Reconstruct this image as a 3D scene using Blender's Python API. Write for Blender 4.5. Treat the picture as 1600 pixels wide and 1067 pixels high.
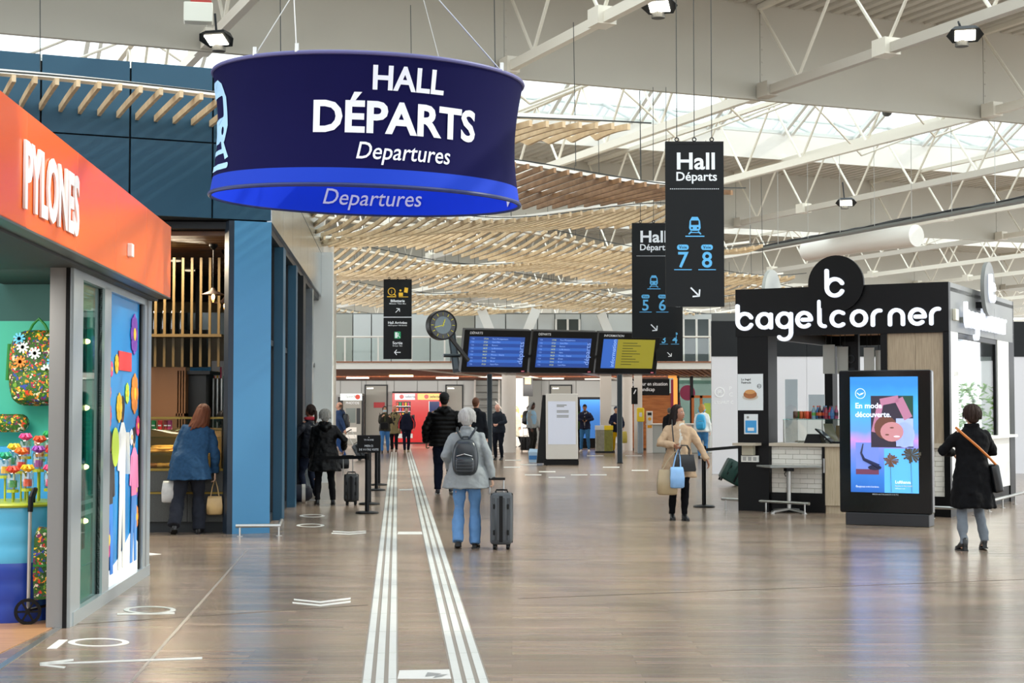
import bpy, bmesh, math, random
import numpy as np
from mathutils import Matrix, Vector
random.seed(7)
SC = bpy.context.scene
COL = SC.collection
PI = math.pi
for _o in list(bpy.data.objects): bpy.data.objects.remove(_o)

# ---------------- camera, sky, sun, exposure ----------------
FPX, EYE = 2450.0, 1.62
PITCH = math.atan(103.5/FPX)
cam = bpy.data.cameras.new('camera'); cam.lens = 36*FPX/1600; cam.sensor_width = 36; cam.clip_end = 400
camo = bpy.data.objects.new('camera', cam); COL.objects.link(camo)
camo.location = (0, 0, EYE); camo.rotation_euler = (PI/2+PITCH, 0, 0)
SC.camera = camo
SC.view_settings.view_transform = 'Standard'; SC.view_settings.look = 'None'
SC.view_settings.gamma = 1; SC.view_settings.use_curve_mapping = False
SC.view_settings.exposure = 0.66
W = bpy.data.worlds.new('sky'); SC.world = W; W.use_nodes = True
bg = W.node_tree.nodes['Background']; bg.inputs[0].default_value = (0.93, 0.965, 1.0, 1); bg.inputs[1].default_value = 1.9
SUN = bpy.data.lights.new('sun', 'SUN'); SUN.energy = 2.4; SUN.angle = math.radians(1.0); SUN.color = (1.0, 0.9, 0.76)
suno = bpy.data.objects.new('sun', SUN); COL.objects.link(suno)
suno.rotation_euler = Vector((-0.80, -0.15, -0.58)).to_track_quat('-Z', 'Y').to_euler()
# added fill lights without real fixtures: far gallery and shop interiors
def area(loc, size, energy, aim, color=(1, 0.97, 0.93), sy=None):
    l = bpy.data.lights.new('fill_light', 'AREA'); l.energy = energy; l.color = color
    l.shape = 'RECTANGLE'; l.size = size; l.size_y = sy or size
    o = bpy.data.objects.new('fill_light', l); COL.objects.link(o); o.location = loc
    o.rotation_euler = (Vector(aim)-Vector(loc)).to_track_quat('-Z', 'Y').to_euler()
    return o
area((0, 62.5, 2.6), 22, 650, (0, 72, 1.0), (1, .95, .88), sy=.5)   # added fill brightening the far wall
area((2, 60, 2.8), 20, 440, (2, 60, -4), (1, .93, .84), sy=12)  # added fill for the space under the gallery

# ---------------- pixel helpers (photo 1600 x 1067) ----------------
CT, ST = math.cos(PITCH), math.sin(PITCH)
def ray(px, py):
    x = (px-800)/FPX; y = (533.5-py)/FPX
    return Vector((x, CT-ST*y, ST+CT*y))
def at(px, py, Y): r = ray(px, py); return Vector((0, 0, EYE)) + r*(Y/r.y)
def flo(px, py, z=0.0): r = ray(px, py); return Vector((0, 0, EYE)) + r*((z-EYE)/r.z)
def onp(px, py, M):                       # local x, z on the y=0 plane of a frame
    o = M.to_translation(); n = (M.to_3x3() @ Vector((0, 1, 0)))
    r = ray(px, py); e = Vector((0, 0, EYE))
    p = e + r*((o-e).dot(n)/r.dot(n)); q = M.inverted() @ p
    return q.x, q.z
def FR(p, deg=0.0): return Matrix.Translation(Vector(p)) @ Matrix.Rotation(math.radians(deg), 4, 'Z')

# ---------------- materials ----------------
def lin(h):
    h = h.lstrip('#'); o = []
    for i in (0, 2, 4):
        c = int(h[i:i+2], 16)/255; o.append(c/12.92 if c <= .04045 else ((c+.055)/1.055)**2.4)
    return (o[0], o[1], o[2], 1)
MATS = {}
def mat(name, hexc, rough=.5, metal=0.0, emit=0.0, var=0.0, scale=8.0, bump=0.0, alpha=1.0, stretch=None, coat=0.0, spec=.5):
    if name in MATS: return MATS[name]
    m = bpy.data.materials.new(name); m.use_nodes = True; nt = m.node_tree; b = nt.nodes['Principled BSDF']
    c = lin(hexc) if isinstance(hexc, str) else hexc
    b.inputs['Base Color'].default_value = c; b.inputs['Roughness'].default_value = rough
    b.inputs['Metallic'].default_value = metal; b.inputs['Specular IOR Level'].default_value = spec
    if coat: b.inputs['Coat Weight'].default_value = coat
    if emit: b.inputs['Emission Color'].default_value = c; b.inputs['Emission Strength'].default_value = emit
    if var or bump:
        tc = nt.nodes.new('ShaderNodeTexCoord'); mp = nt.nodes.new('ShaderNodeMapping'); nz = nt.nodes.new('ShaderNodeTexNoise')
        nt.links.new(tc.outputs['Object'], mp.inputs[0]); nt.links.new(mp.outputs[0], nz.inputs['Vector'])
        if stretch: mp.inputs['Scale'].default_value = stretch
        nz.inputs['Scale'].default_value = scale; nz.inputs['Detail'].default_value = 5
        if var:
            mx = nt.nodes.new('ShaderNodeMix'); mx.data_type = 'RGBA'
            mx.inputs[6].default_value = tuple(v*(1-var) for v in c[:3])+(1,); mx.inputs[7].default_value = tuple(min(1, v*(1+var)) for v in c[:3])+(1,)
            nt.links.new(nz.outputs['Fac'], mx.inputs[0]); nt.links.new(mx.outputs[2], b.inputs['Base Color'])
        if bump:
            bp = nt.nodes.new('ShaderNodeBump'); bp.inputs['Strength'].default_value = bump; bp.inputs['Distance'].default_value = .01
            nt.links.new(nz.outputs['Fac'], bp.inputs['Height']); nt.links.new(bp.outputs[0], b.inputs['Normal'])
    if alpha < 1: b.inputs['Alpha'].default_value = alpha
    MATS[name] = m; return m
def glass(name, tint='#e8f4f4', refl=.12, rough=.02):
    if name in MATS: return MATS[name]
    m = bpy.data.materials.new(name); m.use_nodes = True; nt = m.node_tree
    for n in list(nt.nodes):
        if n.type != 'OUTPUT_MATERIAL': nt.nodes.remove(n)
    out = nt.nodes['Material Output']; tr = nt.nodes.new('ShaderNodeBsdfTransparent'); gl = nt.nodes.new('ShaderNodeBsdfGlossy')
    mx = nt.nodes.new('ShaderNodeMixShader'); fr = nt.nodes.new('ShaderNodeLayerWeight'); fr.inputs['Blend'].default_value = .5
    pw = nt.nodes.new('ShaderNodeMath'); pw.operation = 'POWER'; pw.inputs[1].default_value = 4; ma = nt.nodes.new('ShaderNodeMath'); ma.operation = 'MULTIPLY_ADD'; ma.inputs[1].default_value = min(.9, .5+refl); ma.inputs[2].default_value = min(.2, .03+refl*.4)
    nt.links.new(fr.outputs['Facing'], pw.inputs[0]); nt.links.new(pw.outputs[0], ma.inputs[0])
    tr.inputs[0].default_value = lin(tint); gl.inputs['Roughness'].default_value = rough; gl.inputs[0].default_value = (1, 1, 1, 1)
    nt.links.new(ma.outputs[0], mx.inputs[0]); nt.links.new(tr.outputs[0], mx.inputs[1]); nt.links.new(gl.outputs[0], mx.inputs[2]); nt.links.new(mx.outputs[0], out.inputs[0])
    MATS[name] = m; return m
def wood(name, c1, c2, rough=.4, scale=3.0, stretch=(1, 12, 12), line=None):
    if name in MATS: return MATS[name]
    m = mat(name, c1, rough); nt = m.node_tree; b = nt.nodes['Principled BSDF']
    tc = nt.nodes.new('ShaderNodeTexCoord'); mp = nt.nodes.new('ShaderNodeMapping'); nz = nt.nodes.new('ShaderNodeTexNoise')
    mp.inputs['Scale'].default_value = stretch; nz.inputs['Scale'].default_value = scale; nz.inputs['Detail'].default_value = 6
    mx = nt.nodes.new('ShaderNodeMix'); mx.data_type = 'RGBA'; mx.inputs[6].default_value = lin(c1); mx.inputs[7].default_value = lin(c2)
    rp = nt.nodes.new('ShaderNodeValToRGB'); rp.color_ramp.elements[0].position = .35; rp.color_ramp.elements[1].position = .65
    nt.links.new(tc.outputs['Object'], mp.inputs[0]); nt.links.new(mp.outputs[0], nz.inputs['Vector']); nt.links.new(nz.outputs['Fac'], rp.inputs[0])
    nt.links.new(rp.outputs[0], mx.inputs[0]); nt.links.new(mx.outputs[2], b.inputs['Base Color'])
    return m

# ---------------- mesh building ----------------
WM = {}                                   # world matrix of every object made here
class MB:
    def __init__(s): s.v = []; s.f = []; s.mi = []; s.m = 0
    def add(s, vs, fs, M=None):
        k = len(s.v)
        s.v += [tuple(M @ Vector(p)) if M is not None else tuple(p) for p in vs]
        s.f += [tuple(i+k for i in f) for f in fs]; s.mi += [s.m]*len(fs); return s
    def box(s, c, d, M=None):
        x, y, z = c; a, b, h = d[0]/2, d[1]/2, d[2]/2
        vs = [(x+i*a, y+j*b, z+k*h) for k in (-1, 1) for j in (-1, 1) for i in (-1, 1)]
        return s.add(vs, [(0, 2, 3, 1), (4, 5, 7, 6), (0, 1, 5, 4), (2, 6, 7, 3), (0, 4, 6, 2), (1, 3, 7, 5)], M)
    def bb(s, x0, x1, y0, y1, z0, z1, M=None): return s.box(((x0+x1)/2, (y0+y1)/2, (z0+z1)/2), (abs(x1-x0), abs(y1-y0), abs(z1-z0)), M)
    def rbox(s, x0, x1, y0, y1, z0, z1, r, M=None, n=4, ax='z'):     # rounded in the plane across axis ax, bevelled ends
        def lp(a0, a1, b0, b1, r):
            o = []
            for cx, cy, t0 in ((a1-r, b1-r, 0), (a0+r, b1-r, 90), (a0+r, b0+r, 180), (a1-r, b0+r, 270)):
                for i in range(n+1): t = math.radians(t0+90*i/n); o.append((cx+r*math.cos(t), cy+r*math.sin(t)))
            return o
        q = min(r*.4, .02)
        if ax == 'z': a = (x0, x1, y0, y1, z0, z1); P = lambda u, v, w: (u, v, w)
        elif ax == 'y': a = (x0, x1, z0, z1, y0, y1); P = lambda u, v, w: (u, w, v)
        else: a = (y0, y1, z0, z1, x0, x1); P = lambda u, v, w: (w, u, v)
        R = []
        for w, e in ((a[4], q), (a[4]+q, 0), (a[5]-q, 0), (a[5], q)):
            R.append([P(u, v, w) for u, v in lp(a[0]+e, a[1]-e, a[2]+e, a[3]-e, max(r-e, .001))])
        return s.loft(R, M=M)
    def loft(s, R, M=None, cap=True, closed=True):
        n = len(R[0]); vs = [p for r in R for p in r]; fs = []
        for i in range(len(R)-1):
            for j in range(n if closed else n-1):
                k = (j+1) % n; fs.append((i*n+j, i*n+k, (i+1)*n+k, (i+1)*n+j))
        if cap: fs.append(tuple(range(n))[::-1]); fs.append(tuple(range((len(R)-1)*n, len(R)*n)))
        return s.add(vs, fs, M)
    def tube(s, pts, r, n=8, M=None, cap=True):
        pts = [Vector(p) for p in pts]; R = []; pr = None
        for i, p in enumerate(pts):
            d = (pts[min(i+1, len(pts)-1)]-pts[max(i-1, 0)]).normalized()
            if pr is None: a = d.orthogonal().normalized()
            else: a = (pr - d*pr.dot(d)).normalized()
            pr = a; b = d.cross(a); rr = r[i] if isinstance(r, (list, tuple)) else r
            R.append([tuple(p+a*(rr*math.cos(2*PI*k/n))+b*(rr*math.sin(2*PI*k/n))) for k in range(n)])
        return s.loft(R, M, cap)
    def bar(s, p0, p1, w, h, M=None):      # rectangular member, h vertical-ish
        p0, p1 = Vector(p0), Vector(p1); d = (p1-p0).normalized(); up = Vector((0, 0, 1))
        if abs(d.z) > .99: up = Vector((0, 1, 0))
        a = d.cross(up).normalized()*(w/2); b = a.cross(d).normalized()*(h/2)
        R = [[tuple(p+a+b), tuple(p-a+b), tuple(p-a-b), tuple(p+a-b)] for p in (p0, p1)]
        return s.loft(R, M)
    def lathe(s, prof, n=20, M=None, c=(0, 0, 0)):
        R = [[(c[0]+r*math.cos(2*PI*k/n), c[1]+r*math.sin(2*PI*k/n), c[2]+z) for k in range(n)] for r, z in prof]
        return s.loft(R, M)
    def ell(s, c, r, M=None, n=12, k=8):
        R = []
        for i in range(k+1):
            t = PI*i/k; t = min(max(t, .02), PI-.02)
            R.append([(c[0]+r[0]*math.sin(t)*math.cos(2*PI*j/n), c[1]+r[1]*math.sin(t)*math.sin(2*PI*j/n), c[2]-r[2]*math.cos(t)) for j in range(n)])
        return s.loft(R, M)
    def prism(s, poly, y0, y1, M=None):    # polygon in x,z extruded along y
        n = len(poly); vs = [(x, y0, z) for x, z in poly]+[(x, y1, z) for x, z in poly]
        fs = [tuple(range(n)), tuple(range(n, 2*n))[::-1]]+[(i, i+n, (i+1) % n+n, (i+1) % n) for i in range(n)]
        return s.add(vs, fs, M)
    def disc(s, x, z, r, y0, y1, M=None, n=28, rz=None): return s.prism([(x+r*math.cos(2*PI*i/n), z+(rz or r)*math.sin(2*PI*i/n)) for i in range(n)], y0, y1, M)
    def ring(s, x, z, r0, r1, y0, y1, M=None, n=32, a0=0, a1=360, k=1.0):
        R = []; full = abs(a1-a0) >= 360; m = n if full else n+1
        for i in range(m):
            t = math.radians(a0+(a1-a0)*i/n); c, q = math.cos(t), math.sin(t)*k
            R.append([(x+r0*c, y0, z+r0*q), (x+r1*c, y0, z+r1*q), (x+r1*c, y1, z+r1*q), (x+r0*c, y1, z+r0*q)])
        if full: R.append(R[0])
        return s.loft(R, M, cap=not full)
    def build(s, name, m, parent=None, smooth=False, origin=None, world=False, M=None):
        """verts are in the parent's frame; with world=True they are world coordinates"""
        T = Matrix.Identity(4)
        if world and parent is not None: T = WM[parent.name].inverted()
        me = bpy.data.meshes.new(name)
        if parent is None and M is None:
            if origin is None:
                a = np.array(s.v) if s.v else np.zeros((1, 3)); origin = ((a[:, 0].min()+a[:, 0].max())/2, (a[:, 1].min()+a[:, 1].max())/2, a[:, 2].min())
            T = Matrix.Translation(-Vector(origin))
        vs = s.v if T == Matrix.Identity(4) else [tuple(T @ Vector(p)) for p in s.v]
        me.from_pydata(vs, [], s.f); ms = m if isinstance(m, (list, tuple)) else [m]
        for q in ms: me.materials.append(q)
        if len(ms) > 1: me.polygons.foreach_set('material_index', s.mi)
        bm = bmesh.new(); bm.from_mesh(me); bmesh.ops.recalc_face_normals(bm, faces=bm.faces)
        bm.to_mesh(me); bm.free()
        if smooth:
            me.polygons.foreach_set('use_smooth', [True]*len(me.polygons))
            if smooth != 'all': me.set_sharp_from_angle(angle=math.radians(smooth if smooth is not True else 40))
        return link(name, me, parent, origin if (parent is None and M is None) else None, M)
def link(name, me, parent=None, origin=None, M=None):
    o = bpy.data.objects.new(name, me); COL.objects.link(o)
    L = Matrix.Translation(Vector(origin)) if origin is not None else (M if M is not None else Matrix.Identity(4))
    o.matrix_basis = L
    if parent is not None: o.parent = parent; WM[o.name] = WM[parent.name] @ L
    else: WM[o.name] = L
    return o
def tag(o, label=None, cat=None, group=None, kind=None):
    if label: o['label'] = label
    if cat: o['category'] = cat
    if group: o['group'] = group
    if kind: o['kind'] = kind
    return o
def thing(name, label, cat, M=None, group=None):
    o = bpy.data.objects.new(name, None); COL.objects.link(o); M = M if M is not None else Matrix.Identity(4)
    o.matrix_basis = M; WM[o.name] = M; o.empty_display_size = .2
    return tag(o, label, cat, group)
def struct(o): o['kind'] = 'structure'; return o
def sthing(name, M=None):
    o = bpy.data.objects.new(name, None); COL.objects.link(o); M = M if M is not None else Matrix.Identity(4)
    o.matrix_basis = M; WM[o.name] = M; o['kind'] = 'structure'; return o
def dup(root, M=None, label=None, group=None):
    r = root.copy(); COL.objects.link(r)
    if M is not None: r.matrix_basis = M
    WM[r.name] = r.matrix_basis.copy()
    if label: r['label'] = label
    if group: r['group'] = group
    for ch in [c for c in bpy.data.objects if c.parent == root]:
        c = ch.copy(); COL.objects.link(c); c.parent = r
        for g in [q for q in bpy.data.objects if q.parent == ch]:
            d = g.copy(); COL.objects.link(d); d.parent = c
    return r
# ---- flat lettering from the built-in typeface, as thin raised meshes facing local -y ----
TQ = []
def text(s, h, m, parent, x, z, y=-.004, align='CENTER', bold=0.0, shear=0.0, sx=1.0, name='lettering', warp=None, rot=0, th=.002, space=1.0):
    TQ.append((s, h, m, parent, x, z, y, align, bold, shear, sx, name, warp, rot, th, space))
def flush_text():
    obs = []
    for (s, h, m, parent, x, z, y, align, bold, shear, sx, name, warp, rot, th, space) in TQ:
        cu = bpy.data.curves.new('t', 'FONT'); cu.body = s; cu.size = h/0.73; cu.align_x = align; cu.offset = bold*h; cu.shear = shear
        cu.space_character = space; cu.resolution_u = 3 if h > .05 else 1
        if th > .0025: cu.extrude = th/2
        ob = bpy.data.objects.new('t', cu); COL.objects.link(ob); obs.append(ob)
    dg = bpy.context.evaluated_depsgraph_get(); mes = [bpy.data.meshes.new_from_object(o.evaluated_get(dg)) for o in obs]
    for o in obs: cu = o.data; bpy.data.objects.remove(o); bpy.data.curves.remove(cu)
    for me, (s, h, m, parent, x, z, y, align, bold, shear, sx, name, warp, rot, th, space) in zip(mes, TQ):
        me.name = name; ca, sa = math.cos(rot), math.sin(rot)
        co = np.zeros(len(me.vertices)*3); me.vertices.foreach_get('co', co); co = co.reshape(-1, 3)
        X = co[:, 0]*sx; Z = co[:, 1]; out = np.stack([x+X*ca-Z*sa, y-co[:, 2], z+X*sa+Z*ca], 1)
        if warp: out = np.array([warp(*p) for p in out])
        me.vertices.foreach_set('co', out.ravel()); me.materials.clear(); me.materials.append(m); me.update()
        link(name, me, parent)

M_white = mat('white_paint', '#e4e0d8', .45)
M_black = mat('black_satin', '#08080a', .4, spec=.25)
M_steel = mat('brushed_steel', '#b9b9b6', .3, .9)
M_txt = mat('white_print', '#e9edf2', .6)
M_char = mat('charcoal_panel', '#1d2125', .45, spec=.3)
# ================= SETTING =================
U = Vector((-.3876, .9218, 0)); V = Vector((.9218, .3876, 0)); H = Vector((-.0733, .9973, 0))
# ---- floor ----
def floor_mat():
    m = mat('wood_floor', '#8a6a50', .2); nt = m.node_tree; b = nt.nodes['Principled BSDF']; b.inputs['Specular IOR Level'].default_value = .8
    tc = nt.nodes.new('ShaderNodeTexCoord'); mp = nt.nodes.new('ShaderNodeMapping'); mp.inputs['Rotation'].default_value = (0, 0, math.radians(0))
    nt.links.new(tc.outputs['Object'], mp.inputs[0])
    br = nt.nodes.new('ShaderNodeTexBrick'); br.inputs['Scale'].default_value = 1; br.inputs['Brick Width'].default_value = 1.25; br.inputs['Row Height'].default_value = .125
    br.inputs['Mortar Size'].default_value = .0018; br.inputs['Color1'].default_value = lin('#917861'); br.inputs['Color2'].default_value = lin('#78634f'); br.inputs['Mortar'].default_value = lin('#4f3a2e')
    br.offset = .37; br.inputs['Bias'].default_value = -.1
    nt.links.new(mp.outputs[0], br.inputs['Vector'])
    m2 = nt.nodes.new('ShaderNodeMapping'); m2.inputs['Scale'].default_value = (1, 14, 1); nt.links.new(tc.outputs['Object'], m2.inputs[0])
    nz = nt.nodes.new('ShaderNodeTexNoise'); nz.inputs['Scale'].default_value = 2.2; nz.inputs['Detail'].default_value = 7; nt.links.new(m2.outputs[0], nz.inputs['Vector'])
    mx = nt.nodes.new('ShaderNodeMix'); mx.data_type = 'RGBA'; mx.blend_type = 'OVERLAY'; mx.inputs[0].default_value = .45
    nt.links.new(br.outputs['Color'], mx.inputs[6]); nt.links.new(nz.outputs['Color'], mx.inputs[7])
    hs = nt.nodes.new('ShaderNodeHueSaturation'); hs.inputs['Saturation'].default_value = .8; hs.inputs['Value'].default_value = 1.0
    nt.links.new(mx.outputs[2], hs.inputs['Color']); nt.links.new(hs.outputs[0], b.inputs['Base Color'])
    n3 = nt.nodes.new('ShaderNodeTexNoise'); n3.inputs['Scale'].default_value = .8; nt.links.new(m2.outputs[0], n3.inputs['Vector'])
    mr = nt.nodes.new('ShaderNodeMapRange'); mr.inputs['To Min'].default_value = .14; mr.inputs['To Max'].default_value = .30
    nt.links.new(n3.outputs['Fac'], mr.inputs['Value']); nt.links.new(mr.outputs[0], b.inputs['Roughness'])
    bp = nt.nodes.new('ShaderNodeBump'); bp.inputs['Strength'].default_value = .12; bp.inputs['Distance'].default_value = .004
    nt.links.new(nz.outputs['Fac'], bp.inputs['Height']); nt.links.new(bp.outputs[0], b.inputs['Normal'])
    return m
M_floor = floor_mat()
struct(MB().bb(-26, 45, -9.7, 110, -.2, 0).build('floor', M_floor, origin=(0, 0, 0)))
# expansion joints: thin metal strips let into the floor
M_joint = mat('joint_metal', '#8f8a84', .35, .6); M_seam = mat('dark_seam', '#3c342f', .7)
struct(MB().bar(flo(385, 860, .001), flo(205, 1067, .001)-H*.3, .022, .003).build('trim_1', M_joint))
struct(MB().bar(flo(120, 975, .001), flo(575, 945, .001), .008, .002).build('trim_2', M_seam))
struct(MB().bar(flo(810, 935, .001), flo(1600, 905, .001), .006, .002).build('trim_3', M_seam))
struct(MB().bar(flo(-30, 1062, .001), flo(95, 979, .001), .05, .006).build('trim_4', M_steel))
# tactile guide strips
M_tac = mat('tactile_resin', '#c9c9c3', .5, var=.12, scale=3)
M_grout = mat('tactile_edge', '#8c8379', .8)
def guide(xb, xt, yt, label):
    a = flo(xb, 1067); b = flo(xt, yt); d = (b-a).normalized(); a = a - d*.9; L = (b-a).length
    ang = math.degrees(math.atan2(-d.x, d.y)); F = FR(a, ang)
    t = thing('tactile_guide_strip', label, 'floor marking', F, 'tactile guide strips along the hall floor')
    MB().bb(-.11, .11, 0, L, .0005, .0015).build('strip_bed', M_grout, t)
    me = None; rest = MB(); n = 0; k = int(L/1.0)
    for i in range(k):
        for x in (-.075, 0, .075):
            if n < 297:
                q = MB().rbox(-.024, .024, .008, .992, .001, .006, .002)
                if me is None: p = q.build('guide_bar', M_tac, t); me = p.data; p.location = (x, i, 0)
                else: p = link('guide_bar', me, t, (x, i, 0))
            else: rest.bb(x-.024, x+.024, i+.008, i+.992, .001, .006)
            n += 1
guide(593, 616, 700, 'left one of the two ridged light grey tactile guide strips along the hall floor')
guide(736, 637, 700, 'right one of the two ridged tactile guide strips, beside the woman with the suitcase')

# ---- roof: crossing bays of white panels, decks, glazed lanterns and warren trusses ----
A0 = Vector((5.09, 32, 0)); S = 20.0; TP = 5.7; ZB, ZT = 8.0, 9.9
def G(s, t, z): p = A0+U*s+V*t; return Vector((p.x, p.y, z))
GM = Matrix(((V.x, U.x, 0, A0.x), (V.y, U.y, 0, A0.y), (0, 0, 1, 0), (0, 0, 0, 1)))   # local x = t, y = s
M_panel = mat('roof_panel_white', '#b7b2a6', .6, var=.06, scale=.6)
M_deck = mat('roof_deck', '#c9c5bc', .5)
M_frame = mat('lantern_frame', '#dcdcd8', .4)
M_lglass = glass('lantern_glass', '#dde6e6', .05)
M_truss = mat('truss_white', '#dcd6c8', .4)
M_trussd = mat('truss_grey', '#b7b0a4', .45)
tr = {-1: (-4, 4), 0: (-4, 4), 1: (-4, 7), 2: (-4, 9), 3: (-5, 11), 4: (-5, 12)}
for k in range(-1, 5):
    s0 = k*S; a, b = tr.get(k, (-4, 5)); a -= 1; b += 1
    w = sthing('wall_roof_bay', GM @ Matrix.Translation((0, s0, 0)))
    for i in range(a, b):
        MB().bb(i*TP+.01, (i+1)*TP-.01, -.03, .03, ZB, ZT+.11).build('panel', M_panel, w)
    MB().bb(a*TP, b*TP, -.06, .06, ZB-.07, ZB).build('panel_foot', M_panel, w)
    bt = MB()
    for i in range(a, b):
        for j in range(7): bt.box((i*TP+.05, -.035, ZB+.2+j*.26), (.03, .02, .03))
    tag(bt.build('bolt_row', M_trussd, w), kind='stuff')
    # corrugated deck in front of the panel
    pr = []; x = a*TP
    while x < b*TP: pr += [(x, 0), (x+.16, 0), (x+.19, .07), (x+.31, .07), (x+.34, 0)]; x += .34
    R = [[(x, y, ZT+z) for x, z in pr]+[(x, y, ZT+.12+z*0) for x, z in reversed(pr)] for y in (-3, -.03)]
    d = sthing('ceiling_deck', GM @ Matrix.Translation((0, s0, 0)))
    MB().loft(R, cap=False).build('deck_sheet', M_deck, d)
    MB().bb(a*TP, b*TP, -3.1, -3.0, ZT-.02, ZT+.85).build('upstand', M_white, d)
    # glazed lantern rising from the upstand (far slope) and falling to the panel behind (near slope)
    g = sthing('window_lantern', GM @ Matrix.Translation((0, s0, 0)))
    zr = 14.2; yr = -9.5
    MB().add([(a*TP, -3.05, ZT+.85), (b*TP, -3.05, ZT+.85), (b*TP, yr, zr), (a*TP, yr, zr)], [(0, 1, 2, 3)]).build('pane', M_lglass, g)
    MB().add([(a*TP, -S, ZT), (b*TP, -S, ZT), (b*TP, yr, zr), (a*TP, yr, zr)], [(0, 1, 2, 3)]).build('pane', M_lglass, g)  # unseen near slope, glazed too so that more light comes in
    fm = MB(); x = a*TP
    while x <= b*TP+.01:
        fm.bar((x, -3.05, ZT+.85), (x, yr, zr), .12, .16); fm.bar((x+.35, -3.05, ZT+.85), (x+.35, yr, zr), .1, .12)
        fm.bar((x, -S, ZT), (x, yr, zr), .1, .14); x += TP/2
    for y, z in ((-3.05, ZT+.9), (-4.6, ZT+1.69), (yr, zr), (-7.6, 13.1)): fm.bar((a*TP, y, z), (b*TP, y, z), .1, .14)
    tag(fm.build('glazing_bars', M_frame, g), kind='stuff')
# trusses
def truss(k, i):
    s0 = k*S; t = i*TP
    w = sthing('roof_truss', GM @ Matrix.Translation((t, s0, 0)))
    md = M_truss if (i+k) % 3 else M_trussd
    MB().bb(-.07, .07, -S, 0, ZB-.02, ZB+.16).bb(-.13, .13, -.5, -.1, ZB-.05, ZB+.25).bb(-.13, .13, -S+.1, -S+.5, ZB-.05, ZB+.25).build('lower_chord', md, w)
    MB().bb(-.06, .06, -S, 0, ZT-.1, ZT+.02).build('upper_chord', M_truss, w)
    n = 7; dx = S/n; st = MB()
    for j in range(n):
        y = -S+dx*j; q0 = ((0, y, ZT-.04), (0, y+dx/2, ZB+.12)); q1 = ((0, y+dx/2, ZB+.12), (0, y+dx, ZT-.04))
        if k <= 1:
            for q in (q0, q1): MB().tube(q, .035, 6).build('diagonal', M_truss, w, smooth=True)
        else: st.tube(q0, .035, 5); st.tube(q1, .035, 5)
    if st.v: tag(st.build('diagonals', M_truss, w, smooth=True), kind='stuff')
    MB().bb(-.17, .17, -dx*1.5-.2, -dx*1.5+.2, ZB-.04, ZB+.26).build('gusset', M_truss, w)
for k in range(0, 5):
    for i in range(tr[k][0], tr[k][1]+1): truss(k, i)
# slender cross ties under lanterns
for k in (1, 2, 3):
    for q in range(2):
        a, b = tr[k]; w = sthing('roof_tie', GM)
        for i in range(a, b):
            t0 = i*TP; s1 = k*S-13-q*3.2; MB().tube([(t0, s1, ZT-.1), (t0+TP/2, s1+1.5, ZB+.6)], .03, 6).tube([(t0+TP/2, s1+1.5, ZB+.6), (t0+TP, s1, ZT-.1)], .03, 6).build('tie_rod', M_truss, w, smooth=True)
# big ventilation duct and cable tray
struct(MB().tube([at(1262, 392, 58), at(1350, 377, 55), at(1432, 368, 53)], .38, 20).build('air_duct', M_white, smooth=True))
ct = thing('cable_tray', 'dark cable tray hanging below the white roof trusses at right', 'cable tray', FR(at(1380, 350, 40)))
p0, p1 = at(1180, 391, 46), at(1640, 306, 34)
MB().bar(p0, p1, .3, .06).build('tray', mat('tray_grey', '#6d6f6a', .5, .4), ct, world=True)
q = MB()
for j in range(5): q.tube([p0.lerp(p1, f/12)+Vector((-.1+.05*j, 0, .05+.012*((f*7+j*3) % 5))) for f in range(13)], .018, 5)
tag(q.build('cables', mat('cable_black', '#26282a', .6), ct, world=True), kind='stuff')
for f in range(9): c = p0.lerp(p1, f/8); MB().tube([c+Vector((-.15, 0, 0)), c+Vector((-.15, 0, 2.2))], .008, 4).build('hanger', M_steel, ct, world=True)

# ---- left frontage: blue volume on the grid, then metal fascia along the hall ----
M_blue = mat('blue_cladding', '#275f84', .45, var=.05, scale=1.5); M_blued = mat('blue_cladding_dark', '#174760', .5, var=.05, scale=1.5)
C0 = Vector((-3.14, 20.4, 0)); BM = Matrix(((V.x, U.x, 0, C0.x), (V.y, U.y, 0, C0.y), (0, 0, 1, 0), (0, 0, 0, 1)))
wl = sthing('wall_left_blue', BM)
MB().bb(-9, 0, .06, 4.0, 4.06, 5.93).build('backing', mat('backing_dark', '#0d171d', .8), wl)
xs = [0, -.78, -1.83, -2.92, -4.1, -5.3, -6.5, -7.7, -8.9]
for i in range(len(xs)-1):
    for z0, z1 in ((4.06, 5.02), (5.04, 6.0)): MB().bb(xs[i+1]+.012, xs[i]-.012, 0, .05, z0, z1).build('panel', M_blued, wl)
HM = FR(C0, math.degrees(math.atan2(-H.x, H.y)))      # local y runs along the hall, x to the right
ws = sthing('wall_left_frontage', HM)
M_metal = mat('fascia_aluminium', '#aab3b8', .18, .75, var=.06, scale=.8)
for j in range(7): MB().bb(-.06, 0, j*2.07+.01, (j+1)*2.07-.01, 4.04, 4.95).bb(-.06, 0, j*2.07+.01, (j+1)*2.07-.01, 4.97, 5.95).build('panel', M_metal, ws)
MB().bb(-2.6, -.06, 0, 14.5, 3.95, 4.04).build('soffit', M_char, ws)
MB().bb(-3.0, -.08, 0, 14.4, 5.86, 5.94).build('roof_slab', M_char, ws)
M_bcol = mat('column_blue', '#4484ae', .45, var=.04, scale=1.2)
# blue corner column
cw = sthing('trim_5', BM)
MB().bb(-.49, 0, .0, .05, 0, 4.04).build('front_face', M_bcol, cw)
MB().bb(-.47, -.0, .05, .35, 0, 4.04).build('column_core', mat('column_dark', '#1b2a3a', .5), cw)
MB().bb(-.56, -.49, .0, .25, 0, 4.04).build('edge_strip', mat('edge_navy', '#142433', .5), cw)
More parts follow.
